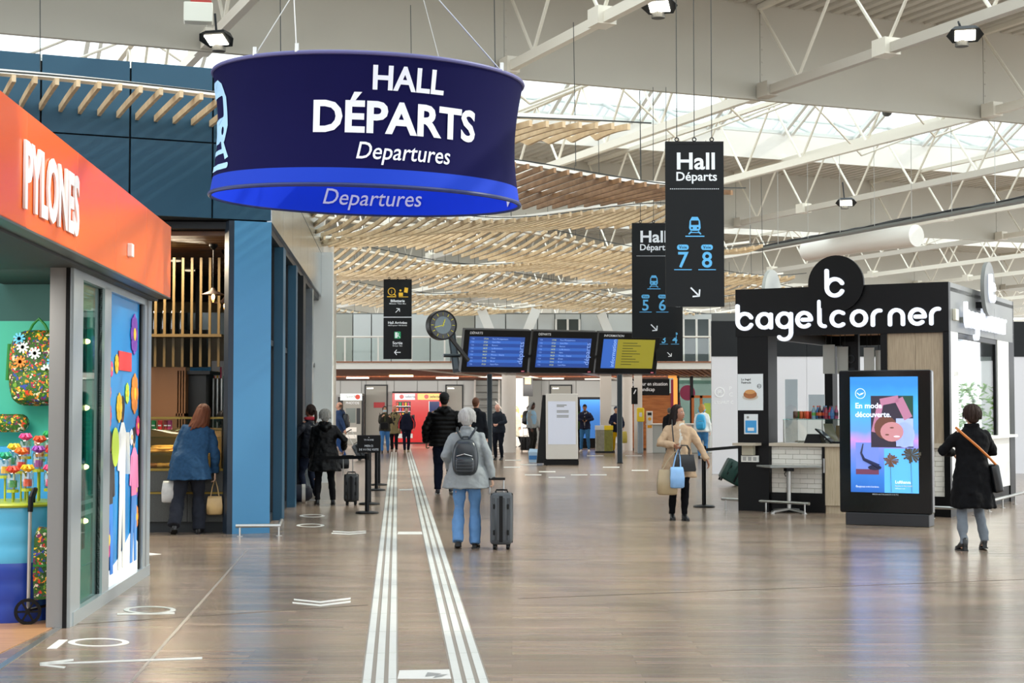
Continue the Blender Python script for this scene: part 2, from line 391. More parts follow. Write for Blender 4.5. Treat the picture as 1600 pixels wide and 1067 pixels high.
# further piers and dark shop bays along the frontage
for y0, y1, m in ((2.3, 2.8, M_blued), (5.2, 5.6, M_blued), (7.2, 7.9, M_char), (10.2, 10.6, M_metal), (13.9, 14.5, M_metal)):
    struct(MB().bb(-.35, -.01, y0, y1, 0, 3.95).build('pier', m, M=HM))
M_sglass = glass('shop_glass', '#7b8f92', .35)
for j, (y0, y1) in enumerate(((.55, 2.3), (2.8, 5.2), (5.6, 7.2), (7.9, 10.2), (10.6, 13.9))):
    g = sthing('window_%d' % (j+1), HM)
    MB().bb(-.2, -.18, y0, y1, .12, 3.95).build('pane', M_sglass, g)
    MB().bb(-.24, -.14, y0, y1, 0, .12).bb(-.24, -.14, y0, y0+.06, .12, 3.95).bb(-.24, -.14, y1-.06, y1, .12, 3.95).bb(-.24, -.14, y0, y1, 2.5, 2.58).build('frame', M_char, g)
struct(MB().bb(-3.0, -2.9, .5, 14.4, 0, 3.95).build('wall_shop_back', mat('shop_dark', '#1c2226', .7), M=HM))
# pale end piers beyond the frontage
pw = sthing('wall_left_far', HM)
MB().bb(-.5, .2, 15.0, 15.35, 0, 5.6).build('pale_panel', M_white, pw)
MB().bb(-.5, .03, 21.0, 21.3, 0, 5.2).build('pale_panel', mat('beige_metal', '#b9b4a8', .35, .3), pw)
MB().bb(-.06, .02, 15.35, 21.0, 0, 5.0).build('pale_panel', MATS['beige_metal'], pw)
# ---- far building ----
D1, D2 = 72.0, 50.4
M_fw = mat('grey_wall_panel', '#c9ccca', .5); M_door = mat('door_grey', '#a3a39a', .45); M_sof = wood('soffit_wood', '#8a4a24', '#6e3517', .5, 2, (10, 1, 1))
fw = sthing('wall_back', FR((0, D1, 0)))
def fx(px, D=D1): return (px-800)/FPX*D
def fz(py, D=D1): return EYE+(637-py)/FPX*D
MB().bb(fx(480), fx(1130), .1, .3, 0, 3.2).build('wall_core', mat('wall_gap', '#6a6c6a', .8), fw)
ex = [500, 532, 565, 572, 604, 616, 652, 684, 714, 742, 846, 858, 900, 942, 972, 1000, 1040, 1075]
for i in range(len(ex)-1):
    for z0, z1 in ((0, 1.7), (1.72, 2.85)):
        if ex[i] == 742: continue
        MB().bb(fx(ex[i])+.012, fx(ex[i+1])-.012, 0, .1, z0, z1).build('panel', M_fw, fw)
for n, (a, b) in enumerate(((572, 604), (698, 722), (861, 892))):
    d = sthing('door_%d' % (n+1), FR((0, D1-.06, 0)))
    MB().bb(fx(a), fx(b), -.03, .05, 0, 2.62).build('leaf', M_door, d)
    MB().bb(fx(a)-.06, fx(a), -.05, .06, 0, 2.68).bb(fx(b), fx(b)+.06, -.05, .06, 0, 2.68).bb(fx(a), fx(b), -.05, .06, 2.62, 2.68).build('door_frame', M_char, d)
    MB().bb(fx(a)+.05, fx(a)+.35, -.1, -.03, 2.48, 2.54).build('door_closer', M_steel, d)
    MB().tube([(fx(b)-.1, -.1, 1.05), (fx(b)-.22, -.1, 1.05)], .015, 6).build('door_handle', M_steel, d)
MB().bb(fx(500), fx(1113), -.1, .02, 0, .1).build('skirting', M_fw, fw)
# gallery slab with wooden soffit of slats, white edge beam
gs = sthing('ceiling_gallery', FR((0, D2, 0)))
xl, xr = fx(524, D2), fx(1125, D2)
MB().bb(xl, xr, 0, .15, 2.86, 3.07).build('edge_beam', M_white, gs)
MB().bb(xl, xr, -.05, .3, 3.07, 3.11).build('walkway_edge', mat('walk_wood', '#9a5f3c', .5), gs)
MB().bb(xl-8, xr+2, .15, D1-D2, 2.96, 3.05).build('slab', mat('slab_dark', '#2c1a12', .8), gs)
q = []; n = 0
for j in range(150):
    x = xl-9+j*.2
    if x > xr+4: break
    MB().bar((x, .15, 2.9), (x+3.4 if x+3.4 < xr+6 else xr+6, D1-D2, 2.9), .12, .05).build('slat', M_sof, gs)
for px in (655, 740, 890): MB().bar((fx(px-6, D2), .15, 2.865), (fx(px+18, D2)+2.5, 19, 2.865), .28, .04).build('cross_beam', M_white, gs)
M_lampoff = mat('lamp_off', '#d8d4cc', .5); M_lampon = mat('lamp_on', '#ffe2a8', .5, emit=4)
for px, py, on in ((559, 590, 0), (627, 587, 1), (699, 590, 0), (786, 590, 0), (864, 591, 0), (930, 592, 0), (1078, 592, 0)):
    p = flo(px, py, 2.84); t = tag(MB().bb(-.45, .45, -.12, .12, 2.80, 2.86).build('strip_light', M_lampon if on else M_lampoff, M=FR((p.x, p.y, 0))),
        'lit warm strip light under the wooden gallery soffit' if on else None, 'ceiling light')
    if not on: tag(t, 'unlit pale strip light under the wooden gallery soffit', group='unlit strip lights under the gallery')
rl = sthing('gallery_railing', FR((0, D2, 0)))
for i in range(12): x = xl+.3+i*(xr-xl-.6)/11; MB().bb(x-.025, x+.025, .02, .08, 3.07, 3.9).build('post', M_white, rl)
MB().tube([(xl, .05, 3.9), (xr, .05, 3.9)], .03, 8).build('handrail', M_white, rl, smooth=True)
MB().bb(xl, xr, .04, .055, 3.15, 3.85).build('pane', glass('rail_glass', '#f6faf8', .03), rl)
uw = sthing('wall_gallery', FR((0, 60, 0)))
MB().bb(fx(400, 60), fx(1170, 60), .1, .3, 3.05, 5.25).build('wall_core', MATS['wall_gap'], uw)
ux = [524, 551, 580, 611, 642, 672, 704, 742, 790, 840, 867, 907, 950, 990, 1040, 1113]
for i in range(len(ux)-1):
    m = M_fw if i not in (0, 6) else M_door
    MB().bb(fx(ux[i], 60)+.02, fx(ux[i+1], 60)-.02, 0, .1, 3.05, 5.2).build('panel', m, uw)
dw = sthing('window_11', FR((0, 59.9, 0)))
for a, b in ((867, 907), (1066, 1110)):
    MB().bb(fx(a, 60), fx(b, 60), -.03, .02, 3.1, 5.0).build('pane', mat('window_dark', '#2d3a3a', .15), dw)
    MB().bb(fx(a, 60), fx(a, 60)+.08, -.06, .03, 3.1, 5.0).bb(fx(b, 60)-.08, fx(b, 60), -.06, .03, 3.1, 5.0).bb(fx((a+b)/2, 60)-.04, fx((a+b)/2, 60)+.04, -.06, .03, 3.1, 5.0).build('frame', M_white, dw)
# white concrete columns with splayed heads
def column(px, D, r, y=False, zt=2.86):
    c = sthing('trim_column', FR(((px-800)/FPX*D, D, 0)))
    MB().lathe([(r, 0), (r, zt)], 24).build('shaft', M_white, c, smooth=True)
    if y:
        for s in (-1, 1): MB().bar((s*.1, 0, 3.0), (s*1.0, 0, 5.2), .34, .34).build('splayed_arm', M_white, c)
column(815, 66, .30); column(795, 57, .26, True, 3.0); column(980, 59.5, .2, True, 3.0)
# white hoarding with black top band, right of the passage
hw = sthing('wall_hoarding', FR(at(1113, 740, 38.5)*1.0 - Vector((0, 0, at(1113, 740, 38.5).z)), 2))
M_hoard = mat('hoarding_white', '#e6e4e8', .35); M_band = mat('hoarding_black', '#101316', .45, spec=.3)
x = 0; i = 0
while x < 14:
    w = 2.35; MB().bb(x, x+w-.006, 0, .08, 0, 2.88).build('panel', M_hoard, hw); MB().bb(x, x+w-.006, -.02, .08, 2.88, 3.75).build('band_panel', M_band, hw); x += w; i += 1
lg = MB().ring(.19, 2.0, .10, .125, -.012, -.002)
for k in range(4): c, s_ = math.cos(k*PI/4)*.065, math.sin(k*PI/4)*.065; lg.bar((.19-c, -.008, 2.0-s_), (.19+c, -.008, 2.0+s_), .006, .016)
M_lw = mat('pure_white', '#ffffff', .5); lg.build('emblem', M_lw, hw)
text("L'ESPRIT C", .075, M_lw, hw, .06, 1.72, -.004, 'LEFT', .01); text('P', .1, M_lw, hw, .42, 2.05, -.004, 'LEFT'); text('C', .1, M_lw, hw, .42, 1.9, -.004, 'LEFT')

# hall end behind the photographer: unseen wall added to cut light from there
we = sthing('wall_front', FR((0, -9.5, 0)))
for j in range(12): MB().bb(-22+j*4, -18.02+j*4, -.2, 0, 0, 4.2).build('panel', mat('end_wall', '#8a857c', .7), we)
# ================= CEILING CLOUDS OF WOODEN BATTENS =================
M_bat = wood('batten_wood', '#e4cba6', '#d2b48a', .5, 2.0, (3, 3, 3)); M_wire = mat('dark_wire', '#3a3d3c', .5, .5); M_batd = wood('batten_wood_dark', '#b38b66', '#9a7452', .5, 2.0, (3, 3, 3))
M_strip = mat('carrier_white', '#f4f2ea', .4)
def t_of(px, s): # grid t where a column of the photo crosses the line s = const
    k = (px-800)/FPX; p = A0+U*s; return (k*p.y-p.x)/(V.x-k*V.y)
CLP = [(-9.2, None, 1020, 5.28, .05, 0.3), (-4.6, None, 1168, 5.40, .14, 1.4), (0.0, None, 1120, 5.32, .24, 2.9), (4.6, None, 1215, 5.34, .22, 4.4),
       (9.2, None, 1262, 5.30, .22, 0.4), (14.2, None, 1240, 5.35, .22, 2.6), (19.2, None, 1215, 5.30, .22, 4.8), (25.0, None, 1190, 5.35, .28, 1.1), (31.5, None, 1175, 5.4, .25, 3.0)]
CLN = ['nearest wavy ceiling canopy of wooden battens, passing behind the round blue sign', 'second wavy wooden batten canopy, its tip just right of the nearest hanging sign',
 'broad third wooden batten canopy just below the round blue sign', 'fourth wooden batten canopy above the hall, below the broad one', 'wooden batten canopy reaching farthest right above the snack kiosk',
 'wooden batten canopy halfway down the hall, above the ticket office sign', 'wooden batten canopy right behind the top of the ticket office sign',
 'low looking far batten canopy above the round clock', 'farthest wooden batten canopy, just above the gallery']
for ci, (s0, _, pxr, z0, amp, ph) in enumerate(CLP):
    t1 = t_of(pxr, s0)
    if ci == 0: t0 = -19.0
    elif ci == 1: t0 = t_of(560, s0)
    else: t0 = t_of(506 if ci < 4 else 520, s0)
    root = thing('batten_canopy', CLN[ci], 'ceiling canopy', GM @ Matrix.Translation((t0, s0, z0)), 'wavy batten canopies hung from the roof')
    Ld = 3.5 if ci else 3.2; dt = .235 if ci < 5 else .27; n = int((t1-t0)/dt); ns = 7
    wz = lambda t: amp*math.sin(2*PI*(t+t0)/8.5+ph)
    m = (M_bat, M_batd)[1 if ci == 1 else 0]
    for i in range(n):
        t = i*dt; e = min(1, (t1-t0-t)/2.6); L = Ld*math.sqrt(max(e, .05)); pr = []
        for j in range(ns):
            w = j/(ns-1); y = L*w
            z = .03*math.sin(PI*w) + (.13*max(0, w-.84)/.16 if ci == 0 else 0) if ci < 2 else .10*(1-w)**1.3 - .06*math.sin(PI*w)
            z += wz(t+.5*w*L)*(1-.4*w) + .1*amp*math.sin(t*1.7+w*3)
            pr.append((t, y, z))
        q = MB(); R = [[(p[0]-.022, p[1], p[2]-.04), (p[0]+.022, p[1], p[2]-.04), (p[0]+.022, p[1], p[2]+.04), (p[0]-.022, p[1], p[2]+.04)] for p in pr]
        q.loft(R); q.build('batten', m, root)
    for yy in (.35, Ld*.62):
        q = MB(); pts = [(j*(t1-t0-.6)/24, yy, .09+wz(j*(t1-t0)/24+.5*yy)*(1-.4*yy/Ld)+.03) for j in range(25)]
        R = [[(p[0], p[1]-.09, p[2]-.02), (p[0], p[1]+.09, p[2]-.02), (p[0], p[1]+.09, p[2]+.03), (p[0], p[1]-.09, p[2]+.03)] for p in pts]
        q.loft(R).build('carrier_rail', M_strip, root)
    MB().tube([(j*(t1-t0)/24, .02, (.07 if ci < 2 else .16)+wz(j*(t1-t0)/24)) for j in range(25)], .012, 4).build('edge_wire', M_wire, root)
    x = 1.0
    while x < t1-t0-.4:
        MB().tube([(x, .4, .2+wz(x)), (x-.04, .4, ZB-z0)], .007, 4).build('hanging_wire', M_wire, root); x += 2.85

# ================= ROUND HANGING SIGN =================
M_navy = mat('navy_fabric', '#100f3e', .85, var=.08, scale=2, spec=.1); M_royal = mat('royal_fabric', '#1b3cb4', .75, spec=.15); M_inner = mat('royal_lining', '#103fe0', .7, spec=.2)
M_ltb = mat('light_blue_print', '#a9d3f5', .6)
DR = Vector(((570.5-800)/FPX*16.8, 16.8, 0)); dm = Matrix.Translation(DR+Vector((0, 0, 3.84))) @ Matrix.Rotation(math.radians(1.6), 4, 'Y') @ Matrix.Rotation(math.radians(2.0), 4, 'X')
DRU = thing('round_hanging_sign', 'huge round dark blue fabric sign reading HALL DÉPARTS hanging top left', 'sign', dm)
ZD = 1.29
def rad(z): return 1.655-.07*math.sin(PI*min(max(z/ZD, 0), 1))
def ringloft(z0, z1, dr, n=96, k=14, th=.012):
    R = []
    for i in range(k+1): z = z0+(z1-z0)*i/k; R.append([((rad(z)+dr)*math.cos(2*PI*j/n), (rad(z)+dr)*math.sin(2*PI*j/n), z) for j in range(n)])
    for i in range(k, -1, -1): z = z0+(z1-z0)*i/k; R.append([((rad(z)+dr-th)*math.cos(2*PI*j/n), (rad(z)+dr-th)*math.sin(2*PI*j/n), z) for j in range(n)])
    R.append(R[0]); return MB().loft(R, cap=False)
ringloft(.17, ZD, 0).build('fabric_cover', M_navy, DRU, smooth=True)
ringloft(0, .17, .001, k=3).build('lower_band', M_royal, DRU, smooth=True)
ringloft(.0, ZD, -.016, th=.006).build('lining', M_inner, DRU, smooth=True)
for z, m in ((0, mat('navy_rim', '#14255e', .5)), (ZD, mat('violet_rim', '#5b5a8c', .5))):
    n = 96; MB().tube([((rad(z))*math.cos(2*PI*j/n), rad(z)*math.sin(2*PI*j/n), z) for j in range(n+1)], .022, 8, cap=False).build('rim', m, DRU, smooth=True)
def wrap(a0, inner=False, dz=0, tilt=0):   # a0 = angle on the cylinder (deg), 270 faces the camera
    def f(x, y, z):
        r = rad(z)+.008 if not inner else rad(z)-.034
        s = 1 if not inner else -1
        a = math.radians(a0)+s*x/1.62; return (r*math.cos(a), r*math.sin(a), z)
    return f
M_lav = mat('lavender_white_print', '#e3e6f6', .6)
def dpx(px): # angle of the front of the drum seen at column px
    return 270+math.degrees(math.asin(max(-1, min(1, (px-570.5)/236))))*.97
text('HALL', .235, M_lav, DRU, 0, .95, 0, 'CENTER', .035, warp=wrap(dpx(651)), sx=.97)
text('DÉPARTS', .31, M_lav, DRU, 0, .53, 0, 'CENTER', .04, warp=wrap(dpx(640)), sx=1.02)
text('Departures', .175, M_lav, DRU, 0, .265, 0, 'CENTER', .008, .22, warp=wrap(dpx(648)), sx=.88)
text('Departures', .19, M_lav, DRU, 0, .10, 0, 'CENTER', .004, .22, warp=wrap(90+3, True), sx=1.0)
def cut(poly, parent, m, W, name='pictogram', holes=()):
    bm = bmesh.new(); es = []
    for pl in [poly]+list(holes):
        vs = [bm.verts.new((x, 0, z)) for x, z in pl]; es += [bm.edges.new((vs[i], vs[(i+1) % len(vs)])) for i in range(len(vs))]
    bmesh.ops.triangle_fill(bm, edges=es, use_beauty=True)
    bmesh.ops.subdivide_edges(bm, edges=[e for e in bm.edges if e.calc_length() > .12], cuts=2)
    for v in bm.verts: v.co = Vector(W(*v.co))
    me = bpy.data.meshes.new(name); bm.to_mesh(me); bm.free(); me.materials.append(m); return link(name, me, parent)
def rr(x0, x1, z0, z1, r, n=5):
    o = []
    for cx, cz, t0 in ((x1-r, z1-r, 0), (x0+r, z1-r, 90), (x0+r, z0+r, 180), (x1-r, z0+r, 270)):
        for i in range(n+1): t = math.radians(t0+90*i/n); o.append((cx+r*math.cos(t), cz+r*math.sin(t)))
    return o
def circ(x, z, r, n=12): return [(x+r*math.cos(2*PI*i/n), z+r*math.sin(2*PI*i/n)) for i in range(n)]
# train pictogram wrapped on the left flank
WT = wrap(199)
cut([(-.28, .5), (.28, .5), (.36, .66), (.34, .95), (.24, 1.10), (.12, 1.15), (-.12, 1.15), (-.24, 1.10), (-.34, .95), (-.36, .66)], DRU, M_ltb, WT,
    holes=[rr(-.24, .24, .76, .98, .03), circ(-.2, .62, .045), circ(.2, .62, .045)])
cut([(.16, .52), (.24, .52), (.44, .33), (.36, .31), (.3, .38), (-.3, .38), (-.36, .31), (-.44, .33), (-.24, .52), (-.16, .52), (-.22, .43), (.22, .43)], DRU, M_ltb, WT)
cut(rr(-.46, .46, .215, .275, .028), DRU, M_ltb, WT)
cut([(-.05, .03), (.07, .08), (-.05, .13)], DRU, M_lav, wrap(18, True))
for a, tx, ty in ((250, -.5, -1.0), (232, 1.2, -.3), (330, -2.0, .6), (60, -.5, .4)):
    x, y = 1.655*math.cos(math.radians(a)), 1.655*math.sin(math.radians(a))
    MB().tube([(x, y, ZD), (x*.5+tx, y*.5+ty, 4.4)], .006, 5).build('steel_cable', M_steel, DRU)
    MB().rbox(x-.02, x+.02, y-.02, y+.02, ZD, ZD+.09, .01).build('shackle', M_steel, DRU)

# ================= HANGING PLATFORM SIGNS =================
M_sign = mat('sign_black', '#0e1114', .55, spec=.25); M_cyan = mat('cyan_print', '#5ab4ea', .5); M_yel = mat('yellow_print', '#e9b92e', .5); M_green = mat('green_print', '#1f9f68', .5)
def train(t, x, z, w, m):
    q = MB(); h = w*.95; y0, y1 = -.026, -.021
    q.prism([(x-w*.3, z), (x+w*.3, z), (x+w*.4, z+h*.2), (x+w*.36, z+h*.7), (x+w*.2, z+h), (x-w*.2, z+h), (x-w*.36, z+h*.7), (x-w*.4, z+h*.2)], y0, y1)
    q.bar((x-w*.22, -.0235, z-.01), (x-w*.42, -.0235, z-h*.25), .004, w*.09).bar((x+w*.22, -.0235, z-.01), (x+w*.42, -.0235, z-h*.25), .004, w*.09)
    q.bb(x-w*.36, x+w*.36, y0, y1, z-h*.16, z-h*.1).bb(x-w*.65, x+w*.65, y0, y1, z-h*.44, z-h*.36); q.build('train_pictogram', m, t)
    MB().prism(rr(x-w*.26, x+w*.26, z+h*.42, z+h*.74, .008), -.029, -.026).disc(x-w*.2, z+h*.2, w*.06, -.029, -.026).disc(x+w*.2, z+h*.2, w*.06, -.029, -.026).build('train_window', M_sign, t)
def arrow(t, x, z, s, deg, m=None):
    A = Matrix.Translation((x, 0, z)) @ Matrix.Rotation(math.radians(-deg), 4, 'Y')
    q = MB(); q.bb(-s, s*.8, -.026, -.021, -s*.12, s*.12, A)
    for k in (1, -1): q.prism([(s, 0), (s*.75, k*s*.0+.0), (.15*s, k*s*.72), (.3*s, k*s*.9), (s*1.05, k*.02*s)], -.026, -.021, A)
    q.build('arrow', m or M_txt, t)
def hsign(px, D, label, nums, yaw=0, w=.80, z0=3.0, z1=5.25, sx=0):
    F = FR(((px-800)/FPX*D, D, 0), yaw); t = thing('hanging_sign', label, 'sign', F, 'black hanging direction signs')
    MB().bb(-w/2, w/2, -.02, .02, z0, z1).build('sign_panel', M_sign, t)
    MB().bb(-w/2, w/2, -.024, .024, z1-.015, z1+.02).build('top_rail', M_black, t)
    for k in (-.6, 0, .6):
        MB().ring(k*w/2, z1+.05, .018, .032, -.006, .006, n=12).build('eyelet', M_black, t)
        MB().tube([(k*w/2, 0, z1+.08), (k*w/2, 0, 7.98)], .006, 5).build('hanging_wire', M_wire, t)
    if nums is None: return t
    text('Hall', .235, M_txt, t, -.26*w/.8, z1-.36, -.022, 'LEFT', .03, sx=1.08)
    text('Départs', .125, M_txt, t, -.26*w/.8, z1-.52, -.022, 'LEFT', .022, sx=1.02)
    q = MB()
    for i in range(26): q.bb(-.33+i*.0262-.006, -.33+i*.0262+.006, -.024, -.021, z1-.640, z1-.628)
    tag(q.build('dotted_line', M_txt, t), kind='stuff')
    train(t, 0, 3.0+1.04, .2, M_cyan)
    for s, n in zip((-1, 1), nums):
        x = s*.165
        MB().prism(rr(x-.08, x+.08, 3.775, 3.85, .035), -.024, -.021).build('number_tag', M_cyan, t)
        text('Voie', .042, M_sign, t, x, 3.795, -.0255, 'CENTER', .02)
        text(n, .22, M_cyan, t, x, 3.54, -.022, 'CENTER', .02); MB().bb(x-.12, x+.12, -.024, -.021, 3.5, 3.512).build('underline', M_cyan, t)
    arrow(t, .0, 3.2, .085, -45)
    return t
hsign(1086.5, 21.4, 'nearest and largest hanging black sign for platforms 7 and 8', '78')
hsign(1022, 30.9, 'hanging black sign for platforms 5 and 6, partly behind the nearest one', '56', w=.86)
hsign(1046, 46.5, 'small hanging black sign for platforms 3 and 4 behind the other two', '34')
hsign(874, 62, 'distant Hall Départs sign hanging behind the departure boards', '12')
t = hsign(621, 44.5, 'black hanging sign with yellow ticket office pictograms, arrivals and exit arrows', None)
MB().bb(-.4, .4, -.023, -.021, 4.18, 4.2).build('divider', M_txt, t)
MB().ring(-.17, 4.92, .09, .11, -.026, -.021).bb(-.3, -.04, -.026, -.021, 4.76, 4.785).bar((-.1, -.023, 4.85), (-.05, -.023, 4.80), .004, .03).build('information_pictogram', M_yel, t)
text('i', .1, M_yel, t, -.17, 4.87, -.022, 'CENTER', .02)
MB().disc(.08, 4.95, .03, -.026, -.021).bb(.03, .15, -.026, -.021, 4.79, 4.89).prism([(.18, 4.9), (.28, 4.88), (.3, 5.02), (.2, 5.04)], -.026, -.021).bb(.03, .3, -.026, -.021, 4.76, 4.775).build('ticket_pictogram', M_yel, t)
text('Billetterie', .075, M_txt, t, 0, 4.62, -.022, 'CENTER', .03); text('Billetterie • Ticket office', .035, M_txt, t, 0, 4.56, -.022, 'CENTER', .02)
arrow(t, 0, 4.38, .08, 45)
text('Hall Arrivées', .075, M_txt, t, 0, 4.0, -.022, 'CENTER', .02); text('Hall Degemer • Hall Arrivals', .034, M_txt, t, 0, 3.94, -.022, 'CENTER', .02)
MB().prism(rr(-.09, .09, 3.58, 3.78, .02), -.024, -.021).build('exit_pictogram', M_green, t); MB().bb(-.07, 0, -.027, -.024, 3.6, 3.76).disc(.03, 3.72, .015, -.027, -.024).bar((.03, -.025, 3.7), (.0, -.025, 3.64), .003, .02).bar((.03, -.025, 3.66), (.07, -.025, 3.61), .003, .018).build('exit_figure', M_txt, t)
text('Sortie', .085, M_txt, t, 0, 3.42, -.022, 'CENTER', .02); text('Er-maez • Exit', .034, M_txt, t, 0, 3.36, -.022, 'CENTER', .02); arrow(t, 0, 3.19, .09, 180)

# ================= DEPARTURE BOARDS, POSTS, CLOCK =================
BY = 22.8
def board(px0, px1, D0, name, label, mode, post=True):
    p = at(px0, 637, D0); F = FR((p.x, p.y, 0), BY)
    x1, _ = onp(px1, 637, F); tl = Matrix.Translation((0, 0, 2.62)) @ Matrix.Rotation(math.radians(15), 4, 'X')
    t = thing('departure_board', label, 'information screen', F @ tl, 'tilted information screens on the dark posts')
    w = x1; h = 1.24
    MB().rbox(0, w, 0, .2, 0, h, .02, ax='y').build('housing', M_black, t, smooth=True)
    MB().bb(0, w, -.02, .0, h-.015, h+.01).bb(0, w, -.02, 0, 0, .02).build('bezel', mat('graphite', '#2c2f33', .35), t)
    sc = mat('screen_blue', '#27427e', .25, emit=.6)
    if mode != 'i':
        MB().bb(.16, w-.18, -.012, -.002, .17, h-.2).build('screen', sc, t)
        for i in range(9):
            m = mat('row_blue_a', '#27509a', .3, emit=.7) if i % 2 else mat('row_blue_b', '#1c3a7c', .3, emit=.7)
            MB().bb(.18, w-.3, -.016, -.012, .2+i*.092, .2+i*.092+.085).build('row', m, t)
        rows = ['Paris Montparnasse', 'Saint-Malo', 'Rennes', 'La Brohinière', 'Vitré', 'Messac - Guipry', 'Dinan', 'Brest', 'Saint-Malo']
        for i, s in enumerate(rows):
            z = .225+(8-i)*.092
            text(s, .045, mat('row_text', '#7fa0d8', .4, emit=.7), t, w*.42, z, -.018, 'LEFT'); text('%d:%02d' % (17+i//3, (i*17+4) % 60), .045, mat('row_yellow', '#b9c04a', .4, emit=.7), t, w*.29, z, -.018, 'LEFT')
            text('TER', .04, mat('row_text2', '#6f8ec8', .4, emit=.6), t, .22, z, -.018, 'LEFT')
        text('départs', .16, mat('row_text2', '#6f8ec8'), t, w-.2, .25, -.018, 'LEFT', rot=PI/2)
        text('DÉPARTS', .07, M_txt, t, .16, h-.13, -.004, 'LEFT', .01)
    else:
        MB().bb(.16, .62, -.012, -.002, .17, h-.2).build('screen', mat('row_blue_a', '#27509a'), t)
        MB().bb(.62, w-.16, -.012, -.002, .17, h-.2).build('yellow_screen', mat('screen_olive', '#7b7420', .3, emit=.55), t)
        text('information', .13, mat('row_text', '#7fa0d8'), t, .58, .2, -.014, 'LEFT', rot=PI/2)
        q = MB()
        for i in range(9): q.bb(.8, .8+.35+.25*((i*5) % 3)/2, -.014, -.012, .28+i*.08, .30+i*.08)
        tag(q.build('text_lines', mat('olive_dark', '#4c4a1c', .4), t), kind='stuff')
        text('INFORMATION', .07, M_txt, t, .16, h-.13, -.004, 'LEFT', .01)
    MB().bb(w-.2, w-.1, -.024, -.02, .03, .07).build('logo_plate', mat('logo_red', '#c2184b', .4), t)
    text('SNCF', .022, M_txt, t, w-.15, .04, -.026, 'CENTER', .02)
    return F, w
f1, w1 = board(720, 823.5, 44.2, 'a', 'left departure board, washed pale by glare, beside the round clock', 'd')
board(827, 927, 45.0, 'b', 'middle departure board with blue rows of train times', 'd')
board(929.5, 1025, 45.9, 'c', 'right hand information screen with a dark yellow page', 'i')
# board seen edge on, at the left of the row
tt = thing('departure_board', 'narrow dark board seen edge-on at the left end of the screen row', 'information screen', FR(at(709, 637, 44.9)-Vector((0, 0, 0))) , 'tilted information screens on the dark posts')
WM[tt.name] = tt.matrix_basis = FR((at(709, 637, 44.9).x, 44.9, 2.62)) @ Matrix.Rotation(math.radians(-8), 4, 'Y')
MB().rbox(-.02, .2, 0, .5, 0, 1.2, .02, ax='y').build('housing', mat('glossy_grey', '#3b4349', .15), tt)
MB().bb(.03, .15, -.01, 0, .1, 1.1).build('side_glass', mat('side_glass', '#56646c', .1), tt)
M_post = mat('post_slate', '#1f2c34', .4)
for px, D, lb in ((765, 45.2, 'left dark slate post carrying the departure boards'), (968.5, 45.8, 'right dark slate post carrying the information screen')):
    F = FR(((px-800)/FPX*D, D+.12, 0)); t = thing('board_post', lb, 'post', F)
    MB().rbox(-.075, .075, -.075, .075, .01, 2.6, .03).build('shaft', M_post, t, smooth=True); MB().bb(-.09, .09, -.09, .09, 0, .02).build('base_plate', M_black, t)
q = MB(); a = Vector(f1.to_translation()); q.tube([a+Vector((-.5, .2, 3.1)), a+Vector((5.3, 2.5, 3.1))], .05, 8)
tag(q.build('board_beam', M_post, smooth=True), 'dark horizontal beam behind the row of departure boards', 'beam')
cp = at(692, 508, 43.0); CF = FR((cp.x, cp.y, cp.z), 24); ck = thing('station_clock', 'round black station clock with yellow hands on an arm left of the boards', 'clock', CF)
MB().disc(0, 0, .41, 0, .26, n=40).build('case', M_black, ck, smooth=True)
MB().ring(0, 0, .37, .41, -.02, 0, n=40).build('rim', M_black, ck, smooth=True)
MB().disc(0, 0, .37, -.006, .002, n=40).build('dial', mat('dial_black', '#15181a', .2), ck)
MB().disc(0, 0, .24, -.010, -.006, n=40).build('mirror_disc', mat('mirror_grey', '#4a5254', .12, .8), ck)
for i in range(12): a = i*PI/6; MB().bar((.27*math.sin(a), -.012, .27*math.cos(a)), (.35*math.sin(a), -.012, .35*math.cos(a)), .004, .016).build('hour_mark', mat('clock_yellow', '#d8d23a', .5), ck)
for a, L, w in ((.35, .17, .028), (4.45, .26, .02)): MB().bar((-.04*math.sin(a), -.016, -.04*math.cos(a)), (L*math.sin(a), -.016, L*math.cos(a)), .004, w).build('hand', MATS['clock_yellow'], ck)
MB().bar((.25, .14, -.3), (.95, .45, -.95), .06, .1).build('arm', M_black, ck)

# ================= GIFT SHOP (left foreground) =================
HA = math.degrees(math.atan2(H.y, H.x))
SM = FR((-3.28, 11.64, 0), HA)              # local x along the hall, y into the shop
M_alu = mat('shopfront_aluminium', '#b9c1c5', .3, .6); M_alud = mat('jamb_grey', '#8a8a8a', .45, .2)
sf = sthing('wall_gift_shop', SM)
MB().bb(-.02, .08, -.0, .15, 0, 2.68).build('jamb', M_alud, sf)
MB().bb(-.035, -.02, .0, .03, 0, 2.68).build('door_seal', M_black, sf)
MB().bb(.0, .36, -.02, .0, 0, 2.68).build('jamb_cover', M_alu, sf)
MB().bb(3.3, 3.72, -.02, .14, 0, 2.72).build('end_post', M_alu, sf); MB().bb(3.45, 3.5, -.026, -.02, 0, 2.72).build('groove', M_alud, sf)
MB().bb(1.25, 1.55, -.02, .1, .1, 2.62).build('mullion', M_alu, sf)
MB().bb(.08, 3.7, -.03, .1, 0, .1).build('plinth', M_alu, sf); MB().bb(.08, 3.7, -.02, .1, 2.6, 2.72).build('head_rail', M_alu, sf)
MB().bb(.38, 1.3, .075, .09, .1, 2.6).build('teal_backing', mat('teal_backing', '#4fbfae', .6, emit=0), sf)
gw = sthing('window_12', SM)
MB().bb(.36, 1.25, .02, .035, .1, 2.6).build('pane', glass('teal_glass', '#b8dcd8', .04), gw)
